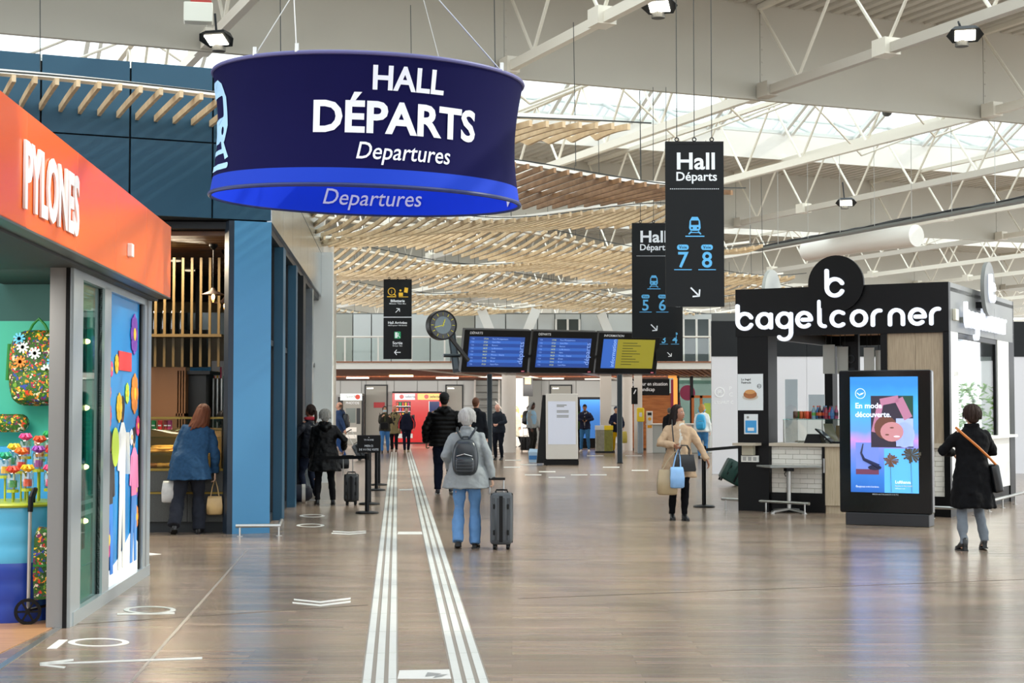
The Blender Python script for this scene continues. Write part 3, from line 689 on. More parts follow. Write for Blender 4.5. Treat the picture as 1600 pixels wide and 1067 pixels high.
MB().bb(1.25, 1.32, .0, .04, .1, 2.6).bb(3.22, 3.3, 0, .04, .1, 2.6).build('gasket', M_black, gw)
MB().bb(1.55, 3.3, .02, .035, .1, 2.6).build('pane', mat('poster_blue', '#1f8fd6', .25), gw)
# poster print on the pane
pc = ['#f2c230', '#7a3fa8', '#e8457c', '#f08b2c', '#ffffff', '#e23c3c', '#c8e04a', '#58c0e8']
def flower(par, x, z, r, c, y=.008, n=8, sxx=1.0):
    q = MB()
    for i in range(n): a = 2*PI*i/n; q.disc(x+r*.6*math.cos(a)*sxx, z+r*.6*math.sin(a), r*.36, y, y+.006, n=8)
    q.build('flower_print', mat('print_'+c, c, .5), par); MB().disc(x, z, r*.3, y-.004, y, n=10).build('flower_centre', mat('print_#f2c230', '#f2c230', .5), par)
pf = thing('shop_poster', 'tall blue poster of flowers and dressed-up figures filling the gift shop window', 'poster', SM)
R = random.Random(3)
for x, z, r, c in ((2.9, 2.3, .2, 1), (2.0, 2.0, .09, 0), (1.75, 1.95, .07, 2), (1.65, 1.55, .12, 5), (2.15, 1.62, .14, 0), (2.55, 1.75, .1, 6), (2.95, 1.75, .2, 3), (2.8, 1.35, .08, 4), (3.15, 1.45, .1, 2), (1.7, .5, .16, 2), (3.1, .6, .12, 3), (3.1, .85, .08, 1), (1.68, 1.75, .06, 2)):
    flower(pf, x, z, r, pc[c])
MB().bb(2.1, 2.75, .008, .016, 1.95, 2.12).build('red_label', mat('print_#e23c3c', '#e23c3c', .5), pf)
for x, h, ct, cb, cs in ((1.72, 1.2, '#3f3a38', '#3d7fd0', '#8a5a3c'), (2.32, 1.5, '#f2efe8', '#e9e4da', '#6b4632'), (2.95, 1.22, '#ef86b0', '#4f86c8', '#d8a888')):
    ms, mt, mb = mat('print_s'+cs, cs, .6), mat('print_t'+ct, ct, .6), mat('print_b'+cb, cb, .6); b = .2
    MB().disc(x, b+h*.93, h*.055, .010, .014, n=16, rz=h*.07).bb(x-.03, x+.03, .010, .014, b+h*.8, b+h*.9).build('printed_head', ms, pf); MB().disc(x, b+h*.955, h*.062, .0085, .0095, n=16, rz=h*.065).build('printed_hair', mat('print_hair', '#2a1c16', .6), pf)
    MB().prism([(x-.13, b+h*.5), (x+.13, b+h*.5), (x+.16, b+h*.8), (x+.05, b+h*.86), (x-.05, b+h*.86), (x-.16, b+h*.8)], .006, .012).bar((x-.15, .009, b+h*.8), (x-.2, .009, b+h*.58), .006, .07).bar((x+.15, .009, b+h*.8), (x+.2, .009, b+h*.55), .006, .07).build('printed_top', mt, pf)
    MB().prism([(x-.13, b+h*.5), (x+.13, b+h*.5), (x+.17, b), (x+.06, b), (x, b+h*.4), (x-.06, b), (x-.17, b)], .005, .011).build('printed_trousers', mb, pf)
MB().prism([(1.55, .1), (3.3, .1), (3.3, .32), (2.9, .5), (2.2, .3), (1.55, .2)], .014, .018).build('pale_foot', mat('print_#ffffff', '#ffffff', .5), pf)
MB().disc(1.95, 1.28, .17, .004, .008, n=20).build('parasol_print', mat('print_#c8e04a', '#c8e04a', .5), pf)
# fascia
FM = FR(Vector((-3.34, 15.3, 0))-H*9.0, HA)
M_or = mat('orange_gloss', '#f4651f', .27); ff = thing('shop_fascia', 'glossy orange gift shop fascia with tall white PYLONES lettering', 'fascia')
ff.matrix_basis = FM; WM[ff.name] = FM
for j in range(6):
    MB().rbox(j*1.5+.003, (j+1)*1.5-.003, 0, .12, 2.69, 3.39, .008, ax='y').build('fascia_panel', M_or, ff)
MB().bb(8.99, 9.0, 0, 1.0, 2.69, 3.39).build('end_panel', M_or, ff)
MB().bb(0, 9.0, .12, 1.1, 2.66, 2.72).build('fascia_soffit', mat('soffit_dark', '#2b2e2d', .6), ff)
MB().bb(0, 9.0, .0, .35, 2.68, 2.70).build('lower_trim', mat('trim_green_grey', '#56605c', .4, .5), ff)
text('PYLONES', .40, mat('shop_white', '#f3eeea', .4), ff, 3.68, 2.815, -.012, 'CENTER', .045, sx=.70, th=.014)
MB().rbox(6.52, 6.62, -.04, 0, 2.86, 2.97, .01, ax='y').build('sensor_box', M_white, ff)
struct(MB().bb(-2.6, -.2, 6.5, 15.2, 2.74, 2.82).build('ceiling_gift_shop', mat('shop_black', '#101312', .7), M=FR((-3.28, 0, 0), math.degrees(math.atan2(-H.x, H.y)))))
TW = FR((-3.6, 13.2, 0)); tw = sthing('wall_gift_shop_back', TW)
M_teal = mat('teal_wall', '#3fb79c', .6, var=.12, scale=.8)
MB().bb(-4, -.13, 0, .1, 1.3, 2.35).build('upper_panel', M_teal, tw); MB().bb(-4, -.13, 0, .1, 2.35, 3.0).build('bulkhead', mat('teal_dark', '#12514e', .6), tw)
for j in range(5): MB().rbox(-4+j*.78, -4+j*.78+.775, -.3, .1, .05, 1.3, .01, ax='y').build('cabinet_door', mat('cabinet_blue', '#3aa0d8', .5), tw)
struct(MB().bb(-5, -.02, 13.3, 13.4, 0, 3.0).build('wall_gift_shop_rear', mat('teal_dark', '#12514e'), M=FR((-3.6, 0, 0))))
struct(MB().bb(-5.5, -3.38, 6, 13.3, .001, .006).build('floor_gift_shop', wood('shop_floor', '#b98c64', '#a27450', .35, 2, (1, 10, 1))))
l = area((-4.2, 11.6, 2.6), 1.2, 45, (-4.2, 12.6, 0), (1, .95, .85), sy=1.6)  # fill lamp put inside the gift shop
def floral(name):
    if name in MATS: return MATS[name]
    m = mat(name, '#2c5a1c', .65); nt = m.node_tree; b = nt.nodes['Principled BSDF']; tc = nt.nodes.new('ShaderNodeTexCoord')
    v = nt.nodes.new('ShaderNodeTexVoronoi'); v.inputs['Scale'].default_value = 36; nz = nt.nodes.new('ShaderNodeTexNoise'); nz.inputs['Scale'].default_value = 30; ad = nt.nodes.new('ShaderNodeMixRGB'); ad.blend_type = 'LINEAR_LIGHT'; ad.inputs[0].default_value = .045
    nt.links.new(tc.outputs['Object'], ad.inputs[1]); nt.links.new(nz.outputs['Color'], ad.inputs[2]); nt.links.new(tc.outputs['Object'], nz.inputs['Vector']); nt.links.new(ad.outputs[0], v.inputs['Vector'])
    r1 = nt.nodes.new('ShaderNodeValToRGB'); cr = r1.color_ramp; cr.interpolation = 'CONSTANT'; cols = ['#1f4a16', '#d8381c', '#f08a1e', '#2b3fa8', '#e9dcc0', '#6a9a28', '#7b1f5a', '#183a12', '#f2c830']
    cr.elements[0].color = lin(cols[0]); cr.elements[1].position = 1/9; cr.elements[1].color = lin(cols[1])
    for i in range(2, 9): e = cr.elements.new(i/9); e.color = lin(cols[i])
    sp = nt.nodes.new('ShaderNodeSeparateColor'); nt.links.new(v.outputs['Color'], sp.inputs[0]); nt.links.new(sp.outputs[0], r1.inputs[0])
    r2 = nt.nodes.new('ShaderNodeValToRGB'); r2.color_ramp.elements[0].position = .46; r2.color_ramp.elements[1].position = .54; nt.links.new(v.outputs['Distance'], r2.inputs[0])
    mx = nt.nodes.new('ShaderNodeMix'); mx.data_type = 'RGBA'; nt.links.new(r2.outputs[0], mx.inputs[0]); nt.links.new(r1.outputs[0], mx.inputs[6]); mx.inputs[7].default_value = lin('#2f5e1a')
    nt.links.new(mx.outputs[2], b.inputs['Base Color']); return m
M_flo = floral('floral_fabric')
p = at(60, 575, 13.0); bp = thing('backpack', 'floral patterned backpack hanging on the turquoise gift shop wall', 'backpack', FR(p))
R_ = [[(x*(1-.12*max(0, zz)**3), y, z) for x, z, zz in ((.24*math.copysign(abs(math.cos(a))**.5, math.cos(a)), .315*math.copysign(abs(math.sin(a))**.6, math.sin(a)), math.sin(a)) for a in [2*PI*i/28 for i in range(28)])] for y in (.14,)]
prof = [(.0, .14), (.86, .14), (1, .10), (1, -.02), (.93, -.07), (.0, -.09)]
RR = [[(x*k, y, z*k) for x, _, z in R_[0]] for k, y in [(.02, .14), (.9, .14), (1, .08), (1, -.02), (.9, -.08), (.02, -.10)]]
MB().loft(RR).build('bag_body', M_flo, bp, smooth=60)
MB().rbox(-.19, .19, -.13, -.06, -.28, -.02, .06, ax='y').build('front_pocket', M_flo, bp, smooth=60)
MB().tube([(-.08, 0, .3), (-.05, 0, .36), (0, 0, .41), (.05, 0, .36), (.08, 0, .3)], .012, 6).build('hanging_loop', mat('strap_green', '#1e7a2a', .5), bp)
for x, z, c in ((-.1, .17, 4), (.1, -.02, 4), (-.12, .05, 3), (.15, .05, 7), (-.13, .24, 7), (0, .12, 4), (.18, -.1, 1), (-.02, -.18, 1)):
    q = MB(); r = .05
    for i in range(9): a = 2*PI*i/9; q.bar((x, -.105, z), (x+r*math.cos(a), -.105, z+r*math.sin(a)), .006, .016)
    q.build('flower_patch', mat('print_'+pc[c], pc[c], .5), bp)
for k in (-1, 1): MB().tube([(k*.24, .0, .2), (k*.26, .02, -.1)], .02, 6).build('side_strap', MATS['strap_green'], bp)
p = at(14, 661, 13.05); MB_ = MB().rbox(-.17, .16, -.05, .05, -.075, .075, .07, ax='y'); pcx = MB_.build('pencil_case', M_flo, M=FR(p), smooth=60); tag(pcx, 'floral pencil case on the gift shop wall below the backpack', 'pencil case')
# barrel table
p = flo(22, 966); BT = FR((p.x-.02, p.y, 0)); bt = thing('barrel_table', 'ribbed oil drum table painted pale and dark blue, just inside the gift shop', 'table', BT)
def barrel(z0, z1, r):
    o = []; n = 8
    for i in range(n+1): z = z0+(z1-z0)*i/n; o.append((r+(.012 if i % 3 == 1 else 0), z))
    return o
MB().lathe([(0, .0), (.33, .0)]+barrel(.01, .45, .33), 32).build('lower_drum', mat('drum_navy', '#1f3fa0', .35), bt, smooth=True)
MB().lathe(barrel(.45, .87, .33)+[(0, .87)], 32).build('upper_drum', mat('drum_sky', '#58b4dc', .3), bt, smooth=True)
MB().lathe([(0, .87), (.36, .87), (.37, .885), (.36, .90), (0, .90)], 32).build('lime_top', mat('lime', '#a9b52c', .4), bt, smooth=True)
fl = ['#e84a34', '#f0b81e', '#e0487a', '#1fa07a', '#ef7a2c', '#a04ab0', '#e2332c', '#f2c830', '#e84a8c', '#e8562a', '#35a55a']
spots = [(20, 764, -.12, 0), (43, 762, -.2, .0), (78, 762, -.18, 0), (8, 742, 0, .1), (33, 735, .0, .12), (60, 732, .0, .12), (82, 735, 0, .12), (22, 728, .12, .12), (40, 712, .15, .2), (62, 716, .12, .2), (77, 708, .15, .25)]
for i, (px, py, dy, dz) in enumerate(spots):
    q = at(px, py, p.y+dy); j = thing('souvenir_jar', 'small clear souvenir jar tied with a %s bow on the lime drum top' % ['red', 'yellow', 'pink', 'teal', 'orange', 'purple', 'crimson', 'golden', 'magenta', 'tangerine', 'green'][i], 'jar', FR((q.x, q.y, q.z)) @ Matrix.Diagonal((1.3, 1.3, 1.3, 1)), 'jars on the barrel table')
    MB().lathe([(0, -.0), (.032, 0), (.036, .02), (.036, .085), (.03, .095), (0, .095)], 14).build('glass_body', glass('jar_glass', '#f0e8e0', .25), j, smooth=True)
    MB().lathe([(0, .01), (.025, .01), (.025, .05), (0, .05)], 10).build('filling', mat('fill_'+fl[-i-1], fl[-i-1], .6), j)
    b = MB(); R2 = random.Random(i)
    for k in range(7): a = 2*PI*k/7; b.tube([(.005*math.cos(a), .005*math.sin(a), .1), (.035*math.cos(a), .035*math.sin(a), .115), (.02*math.cos(a), .02*math.sin(a), .13)], .01, 5)
    b.build('bow', mat('bow_'+fl[i], fl[i], .5), j, smooth=True)
    MB().lathe([(.035, -.02), (.035, -.003), (.0, -.003)], 12).tube([(0, 0, -.01), (0, 0, .9-q.z)], .007, 5).build('holder', MATS['lime'], j)
for px, py, c in ((58, 697, '#e8a888'), (88, 697, '#e8a078')):
    q = at(px, py, 13.0); q.z = 1.335; tag(MB().lathe([(0, 0), (.02, .004), (.027, .025), (.02, .05), (0, .062)], 12).lathe([(.02, -.03), (.012, 0), (.02, .005)], 10).build('egg_timer', mat('egg_'+c, c, .4), M=FR((q.x, q.y, q.z-.03)), smooth=True),
        'pale egg-shaped timer standing on the blue cabinet, %s one' % ('left' if px < 70 else 'right'), 'egg timer')
# shopping trolley
p = flo(66, 976); tl = thing('shopping_trolley', 'green floral wheeled shopping trolley leaning in the gift shop doorway', 'shopping trolley', FR((p.x, p.y+.12, 0), 12))
MB().loft([[(-.09, -.09, .18), (.16, -.09, .2), (.16, .1, .2), (-.09, .1, .18)], [(-.10, -.1, .4), (.18, -.1, .4), (.18, .12, .4), (-.10, .12, .4)], [(-.09, -.1, .66), (.14, -.1, .62), (.14, .12, .62), (-.09, .12, .66)], [(-.07, -.07, .72), (.02, -.07, .70), (.02, .1, .70), (-.07, .1, .72)]]).build('bag', M_flo, tl, smooth=50)
MB().tube([(-.02, -.1, .7), (.07, -.105, .66), (.15, -.1, .58), (.17, -.1, .4)], .012, 6).bb(-.1, .18, -.11, -.1, .43, .445).build('piping', MATS['strap_green'], tl)
MB().tube([(-.13, -.08, .12), (-.125, -.08, .92)], .014, 8).tube([(-.13, .08, .12), (-.125, .08, .92)], .014, 8).build('frame_tube', mat('tube_grey', '#b9b4ae', .3, .6), tl, smooth=True)
MB().tube([(-.125, -.08, .84), (-.12, -.08, .95), (-.10, -.04, 1.0), (-.10, .04, 1.0), (-.12, .08, .95), (-.125, .08, .84)], .02, 8).build('handle', M_black, tl, smooth=True)
for y in (-.12, .12):
    T = Matrix.Translation((-.13, y, .1)); q = MB().ring(0, 0, .075, .098, -.012, .012, T, n=24)
    for k in range(6): a = k*PI/3; q.bar((0, 0, 0), (.08*math.cos(a), 0, .08*math.sin(a)), .014, .014, T)
    q.disc(0, 0, .02, -.016, .016, T, n=10).build('wheel', M_black, tl, smooth=50)
MB().tube([(-.13, 0, .1), (.1, 0, .15)], .012, 6).tube([(-.13, -.12, .1), (-.13, .12, .1)], .008, 6).tube([(.1, 0, .15), (.1, 0, .01)], .012, 6).build('chassis', M_black, tl)
# make-up mirror bulbs seen in the narrow pane
for i, z in enumerate((2.15, 1.62, 1.15, .72)):
    q = SM @ Vector((.9, .058, z)); tag(MB().ell((0, 0, 0), (.03, .018, .022)).build('mirror_bulb', mat('bulb_warm', '#ffc27a', .4, emit=12), M=FR(q), smooth=True), 'small round warm bulb in the narrow gift shop pane, %s' % ('topmost', 'second from top', 'third from top', 'lowest')[i], 'light bulb', 'bulbs inside the narrow pane')
tag(MB().bb(.86, .94, .062, .07, .5, 2.4).build('bulb_strip', mat('teal_dark', '#12514e'), M=SM), 'narrow dark upright carrying round bulbs behind the gift shop pane', 'mirror frame')

# ================= BAKERY =================
BK = FR((0, 20.45, 0)); bx = lambda px, D=20.45: (px-800)/FPX*D
M_bwood = wood('bakery_ceiling_wood', '#7a4a1e', '#4f2c10', .45, 2, (1, 8, 1))
bs = sthing('ceiling_bakery', FR((0, 0, 0)))
for j in range(21): MB().bb(-7.5, -3.75-.073*j*.3, 20.55+j*.31, 20.55+j*.31+.27, 3.88, 3.94).build('ceiling_board', M_bwood, bs)
MB().bb(-7.5, -3.72, 26.9, 27.1, 3.45, 3.95).build('dark_bulkhead', mat('bulkhead_brown', '#2a1a10', .7), bs); MB().bb(-7.5, -3.75, 27.1, 27.2, 3.27, 3.5).build('beige_bulkhead', mat('beige_paint', '#a08a66', .6), bs)
wb = sthing('wall_bakery', FR((0, 0, 0)))
MB().bb(-7.5, -3.95, 29, 29.1, 0, 2.92).build('low_wall', mat('taupe_paint', '#a3927a', .6), wb)
MB().bb(-7.6, -7.5, 20.6, 29, 0, 3.95).build('side_wall', mat('bakery_brown', '#6a4526', .6), wb)
for D, c in ((34, '#dfe3e2'),): MB().bb(-9, -3.9, D, D+.1, 0, 5).build('pale_wall_beyond', mat('pale_wall', c, .6, emit=0), wb)
bc = thing('bakery_counter', 'dark granite bakery counter with a glass display case and brass trims', 'counter', BK)
x0, x1 = bx(160), bx(362)
M_gran = mat('granite', '#4a4a48', .35, var=.35, scale=60); M_brass = mat('brass', '#b89a50', .3, .7)
for k in range(3):
    a = x0+(x1-x0)*k/3; b = x0+(x1-x0)*(k+1)/3-.006
    MB().bb(a, b, 0, .7, .53, .80).build('granite_panel', M_gran, bc); MB().bb(a, b, 0, .7, .14, .50).build('granite_panel', M_gran, bc)
MB().bb(x0, x1, .04, .7, 0, .14).build('plinth', mat('granite_dark', '#26282a', .4), bc)
MB().bb(x0, x1, -.01, .02, .50, .525).bb(x0, x1, -.01, .03, .80, .83).bb(x0, x1, -.01, .02, 1.475, 1.5).build('brass_trim', M_brass, bc)
MB().bb(x0, x1, 0, .008, .83, 1.475).build('glass_front', glass('case_glass', '#f4f6f2', .08), bc)
for z in (1.02, 1.24, 1.33): MB().bb(x0, x1, .05, .6, z-.012, z).build('glass_shelf', glass('shelf_glass', '#eef4e8', .15), bc)
MB().bb(x0, x1, .02, .7, 1.475, 1.5).build('case_top', glass('shelf_glass'), bc); MB().bb(x0, x1, .66, .7, .8, 1.35).build('case_back', mat('case_dark', '#7a5632', .6), bc)
M_pole = mat('case_post', '#3a3226', .4, .4); MB().bb(bx(355), bx(355)+.02, 0, .03, .83, 1.5).bb(bx(347), bx(347)+.015, 0, .03, .83, 1.5).build('case_post', M_pole, bc)
M_bread = mat('crust', '#c98a3c', .6, var=.25, scale=9); M_bread2 = mat('crust_dark', '#a5602a', .6, var=.25, scale=9)
R = random.Random(5); BR = {'baguette': 0, 'roll': 0}
def bread(nm, x, y, z, L, r, yaw, m, lab, grp):
    q = MB(); q.ell((0, 0, 0), (L/2, r, r*.75), n=10, k=6)
    return tag(q.build(nm, m, M=FR((x, 20.45+y, z), yaw), smooth=True), lab, 'bread', grp)
for i in range(10): bread('baguette', bx(238+i*6.4), .15+.03*(i % 3), 1.055+.03*(i % 2), .26, .03, 20+R.uniform(-8, 8), M_bread, 'short golden baguette on the middle shelf of the bakery case', 'baguettes on the middle shelf')
for i in range(4): bread('baguette', bx(246+i*8), .2, 1.11, .24, .03, 12, M_bread, 'short golden baguette on top of the middle shelf pile', 'baguettes on top of the pile')
for i in range(7): bread('sandwich', bx(236+i*11.5), .2, .865, .2, .045, R.uniform(-20, 20), M_bread if i % 3 else M_bread2, 'filled bread roll at the bottom of the bakery case', 'sandwiches at the bottom of the case')
for i in range(3): bread('sandwich', bx(290+i*9), .25, 1.0-.1, .16, .05, 30, M_bread2, 'round brown bun stacked on the lower rolls', 'buns stacked on the lower rolls')
for i in range(8): bread('bread_roll', bx(349+(i % 2)*6), .3, .9+.11*(i//2), .11, .045, 0, (M_bread, M_bread2)[i % 2], 'round orange-brown roll in the right corner of the bakery case', 'rolls in the corner of the case')
for i, (px, c, w) in enumerate(((237, '#1d7a42', 'green'), (247, '#d2202a', 'bright red'), (256, '#8e1c24', 'dark red'), (262, '#9c2a6a', 'purple'))):
    t = thing('drink_can', '%s drink can on the top shelf of the bakery case' % w, 'can', FR((bx(px), 20.6, 1.335)), 'cans on the bakery case')
    MB().lathe([(0, 0), (.026, 0), (.033, .01), (.033, .11), (.027, .12), (0, .12)], 16).build('can_body', mat('can_'+c, c, .3, .3), t, smooth=True); MB().bb(-.02, .02, -.0345, -.033, .045, .06).build('can_print', M_txt, t)
# back shelving, brass rods, oven, tv, posters
sh = thing('bakery_shelving', 'brown bakery back cabinet with three tall lit niches', 'cabinet', FR((bx(226, 22.4), 22.4, 0)))
W_ = bx(290, 22.4)-bx(226, 22.4); M_cab = mat('cabinet_brown', '#7a5230', .55)
MB().bb(0, W_, 0, .04, 2.15, 2.2).bb(0, .45, 0, .5, 0, 2.15).bb(.45, W_, .4, .45, 0, 2.15).build('carcass', M_cab, sh)
for i in range(4): MB().bb(.45+i*(W_-.47)/3, .47+i*(W_-.47)/3, 0, .4, 0, 2.15).build('upright', M_cab, sh)
MB().bb(.45, W_, 0, .4, 1.5, 1.54).build('shelf', M_cab, sh)
tag(MB().bb(bx(290, 22.6), bx(322, 22.6), 22.6, 23.2, 0, 2.1).bb(bx(288, 22.6), bx(330, 22.6), 22.5, 23.3, 2.1, 2.15).build('baking_oven', mat('oven_black', '#17130f', .4)), 'tall dark oven cabinet behind the bakery staff', 'oven')
tr_ = thing('tray_trolley', 'tall tray trolley beside the oven in the bakery', 'trolley', FR((bx(326, 22.9), 22.9, 0)))
for i in range(4): MB().bb(.0+i*.06, .02+i*.06, 0, .3, .8, 2.05).build('tray_edge', M_steel, tr_)
rk = thing('brass_rod_screen', 'screen of upright brass rods with one shelf above the bakery cabinet', 'rack', FR((bx(226, 22.2), 22.2, 0)))
for i in range(9): MB().bb(i*.128, i*.128+.035, 0, .035, 2.2, 3.75).build('rod', mat('old_brass', '#5c4820', .5, 0), rk)
MB().bb(0, 1.1, -.1, .3, 2.62, 2.66).build('shelf', mat('old_brass', '#8a6a28'), rk)
for i in range(4):
    tag(MB().lathe([(0, 0), (.035, 0), (.04, .05), (.03, .3), (.015, .34), (0, .34)], 10).build('glass_bottle', glass('bottle_glass', '#9aa09a', .3), M=FR((bx(240+i*14, 22.35), 22.35, 2.66)), smooth=True), 'clear bottle standing on the brass shelf in the bakery', 'bottle', 'bottles on the brass shelf')
tv = thing('wall_screen', 'black switched-off screen hung at an angle inside the bakery', 'television', FR(at(286, 545, 23.5), -22)); MB().rbox(0, .42, 0, .06, -.28, .28, .01, ax='y').build('display', mat('tv_glass', '#070808', .12), tv); MB().bb(.18, .24, .05, .1, .2, 1.2).build('bracket', M_black, tv)
po = thing('poster_wall', 'white notice posters with coloured labels behind the bakery staff', 'poster', FR((bx(297, 28.5), 28.5, 0)))
W_ = bx(362, 28.5)-bx(297, 28.5)
MB().bb(0, W_*.5, 0, .03, 0, 2.45).build('left_sheet', mat('poster_white', '#e8eaf2', .5), po); MB().bb(W_*.52, W_, 0, .03, 0, 2.47).build('right_sheet', MATS['poster_white'], po)
MB().bb(0, W_*.5, -.01, 0, 2.28, 2.45).build('blue_header', mat('header_blue', '#3f9fe0', .5), po)
for i, c in enumerate(('#d8365a', '#6a2a7a', '#5a3a8a')): MB().bb(W_*.62, W_*.98, -.01, 0, 1.8-i*.19-.05, 1.8-i*.19+.03).build('label', mat('lab_'+c, c, .5), po)
for i in range(5): MB().bb(W_*(.56+.08*i), W_*(.6+.08*i), -.01, 0, 2.1, 2.1+.1+.08*(i % 3)).build('picture', mat('lab_'+fl[i], fl[i], .5), po)
for px, py, D, lb in ((333, 460, 21.6, 'left warm pendant lamp with a dark metal shade in the bakery'), (352, 474, 22.4, 'right warm pendant lamp with a dark metal shade in the bakery')):
    p = at(px, py, D); t = thing('pendant_lamp', lb, 'pendant lamp', FR(p))
    MB().lathe([(.02, .09), (.05, .05), (.16, .0), (.165, -.005), (.05, .035), (.02, .06)], 24).build('lamp_shade', mat('lamp_brown', '#3a2a22', .5, .4), t, smooth=True)
    MB().lathe([(.045, .03), (.052, -.02), (.05, -.08), (.03, -.11), (0, -.115)], 16).build('glass_jar', glass('lamp_glass', '#fff0d8', .2), t, smooth=True)
    MB().ell((0, 0, -.035), (.024, .024, .04)).build('bulb', mat('bulb_bakery', '#ffc27a', .4, emit=14), t, smooth=True)
    MB().tube([(0, 0, .08), (0, 0, 3.86-p.z)], .007, 5).build('cord', M_black, t); MB().lathe([(.06, 3.88-p.z), (.06, 3.85-p.z), (.02, 3.8-p.z)], 14).build('ceiling_rose', M_black, t)
for px, py in ((274, 407), (296, 422), (310, 433)):
    p = flo(px, py, 3.875); tag(MB().lathe([(.09, 0), (.09, -.012), (.05, -.02), (0, -.02)], 18).build('downlight', mat('downlight', '#d8c8a8', .4, emit=.8), M=FR((p.x, p.y, 3.875)), smooth=True), 'recessed round spotlight in the brown bakery ceiling', 'ceiling light', 'spotlights in the bakery ceiling')
area((-4.3, 20.62, 1.31), .9, 6, (-4.5, 20.8, 0), (1, .85, .6), sy=.3)  # small fill added inside the bread case
area((-5.0, 21.6, 3.8), 1.2, 110, (-4.6, 21.2, 0), (1, .84, .62), sy=1.0)  # fill added to lift the dark bakery interior
# low steel rail in front of the blue column
def lowrail(pts, label, legs, r=.024, z=.13, ang=0):
    c = Vector(pts[0]); t = thing('bumper_rail', label, 'rail', FR((c.x, c.y, 0)))
    P = [Vector(p)-Vector((c.x, c.y, 0)) for p in pts]; MB().tube([(p.x, p.y, z) for p in P], r, 10).build('rail_tube', M_steel, t, smooth=True)
    for p in legs: p = Vector(p)-Vector((c.x, c.y, 0)); MB().tube([(p.x, p.y, .006), (p.x, p.y, z)], .012, 8).lathe([(.04, 0), (.04, .006)], 14, c=(p.x, p.y, 0)).build('leg', M_steel, t, smooth=True)
a, b = flo(368, 838), flo(436, 837); c2 = flo(440, 828); lowrail([a, b, c2], 'short low steel bumper rail at the foot of the blue column', [a.lerp(b, .1), b])
# dome camera on the frontage
p = at(484, 568, 31); dc = thing('security_camera', 'white dome camera on the metal frontage left of the passage', 'security camera', FR(p)); MB().ell((0, 0, 0), (.08, .08, .08)).build('dome', M_steel, dc, smooth=True); MB().tube([(-.25, 0, .05), (0, 0, .02)], .03, 8).build('bracket', M_white, dc)
# ================= SNACK KIOSK =================
KM = FR((3.54, 24.8, 0), -28.3)             # local x along the front, y into the kiosk
kx = lambda px: onp(px, 637, KM)[0]
L1 = kx(1484); KD = 5.0
M_kb = mat('kiosk_black', '#040405', .4, spec=.2); M_kw = wood('kiosk_oak', '#a8957c', '#94816a', .5, 4, (14, 14, 1)); M_kg = mat('kiosk_grey', '#6f706d', .4, var=.05, scale=.7)
kk = thing('snack_kiosk', 'black food kiosk with large white rounded lettering, brick counter and oak wall', 'kiosk', KM)
MB().bb(0, L1, 0, .12, 2.76, 3.49).build('front_fascia', M_kb, kk)
MB().bb(0, L1, .12, KD, 3.36, 3.42).build('roof_slab', mat('kiosk_roof', '#3a3a38', .6), kk)
for j in range(3): MB().bb(L1-.1, L1, .004+j*KD/3 if j else .12, (j+1)*KD/3-.006, 2.76, 3.49).build('side_fascia_panel', M_kg, kk)
MB().bb(0, .1, .12, KD, 2.76, 3.49).build('left_fascia', M_kb, kk); MB().bb(0, L1, KD-.1, KD, 2.76, 3.49).build('rear_fascia', M_kb, kk)
MB().bb(.02, kx(1200), .02, .45, 0, 2.76).build('corner_pillar', M_kb, kk)
MB().bb(L1-.09, L1, .0, .12, 0, 2.76).build('corner_post', M_kb, kk)
MB().bb(kx(1376), kx(1386), .02, .14, 1.05, 2.76).build('inner_post', M_kb, kk)
for a, b in ((L1-.12, L1),): MB().bb(a, b, KD-.45, KD, 0, 2.76).build('rear_post', M_kb, kk)
MB().bb(.0, .15, KD-.3, KD, 0, 2.76).build('rear_post', M_kb, kk)
# oak wall right of the opening, with joints
xa, xb = kx(1386), kx(1475)
for j in range(2): MB().bb(xa+(xb-xa)*j/2, xa+(xb-xa)*(j+1)/2-.004, .05, .12, 1.09, 2.76).build('oak_panel', M_kw, kk)
# counter with painted bricks
def bricks(x0, x1, z0, z1, y=.10, par=kk):
    MB().bb(x0, x1, y, y+.08, z0, z1).build('brick_backing', mat('brick_joint', '#bdb8ae', .7), par)
    rh = .075; r = 0; z = z0; me = None; bw = .23
    while z < z1-.02:
        h = min(rh, z1-z)-.007; x = x0-(bw/2 if r % 2 else 0)
        while x < x1:
            a, b = max(x, x0)+.003, min(x+bw, x1)-.003
            if b-a > .02:
                o = MB().rbox(a, b, y-.012+.004*((int(x*13)+r) % 3), y+.01, z, z+h, .006, n=1, ax='y').build('brick', mat('brick_white', '#ded9cf', .45, var=.05, scale=6), par)
            x += bw
        z += rh; r += 1
M_stone = mat('counter_top', '#b7aa98', .4)
x0, x1 = kx(1200), kx(1282)
bricks(x0+.02, x1, .30, 1.02); MB().bb(kx(1200), x1, .08, .2, 0, .30).build('plinth', M_kb, kk)
MB().bb(x1, kx(1286), .05, .2, 0, 1.02).build('dark_joint', M_kb, kk)
MB().bb(kx(1286), kx(1386), .07, .2, .12, 1.02).build('oak_front', wood('oak_pale', '#c2b196', '#b09e82', .5, 4, (14, 14, 1)), kk); MB().bb(kx(1286), kx(1386), .1, .2, 0, .12).build('oak_plinth', MATS['oak_pale'], kk)
MB().bb(kx(1284), kx(1287), .04, .06, .62, .84).build('steel_plate', M_steel, kk)
MB().rbox(kx(1200), kx(1386), .02, .75, 1.02, 1.07, .01).build('worktop', M_stone, kk)
bricks(xa, xb, .30, 1.02); MB().bb(xa, xb, .08, .2, 0, .30).build('plinth', M_kb, kk); MB().bb(xa, xb, .02, .12, 1.02, 1.09).build('ledge', M_stone, kk)
MB().bb(.0, L1, .0, .0+.02, 2.74, 2.76).build('trim_strip', M_kb, kk)
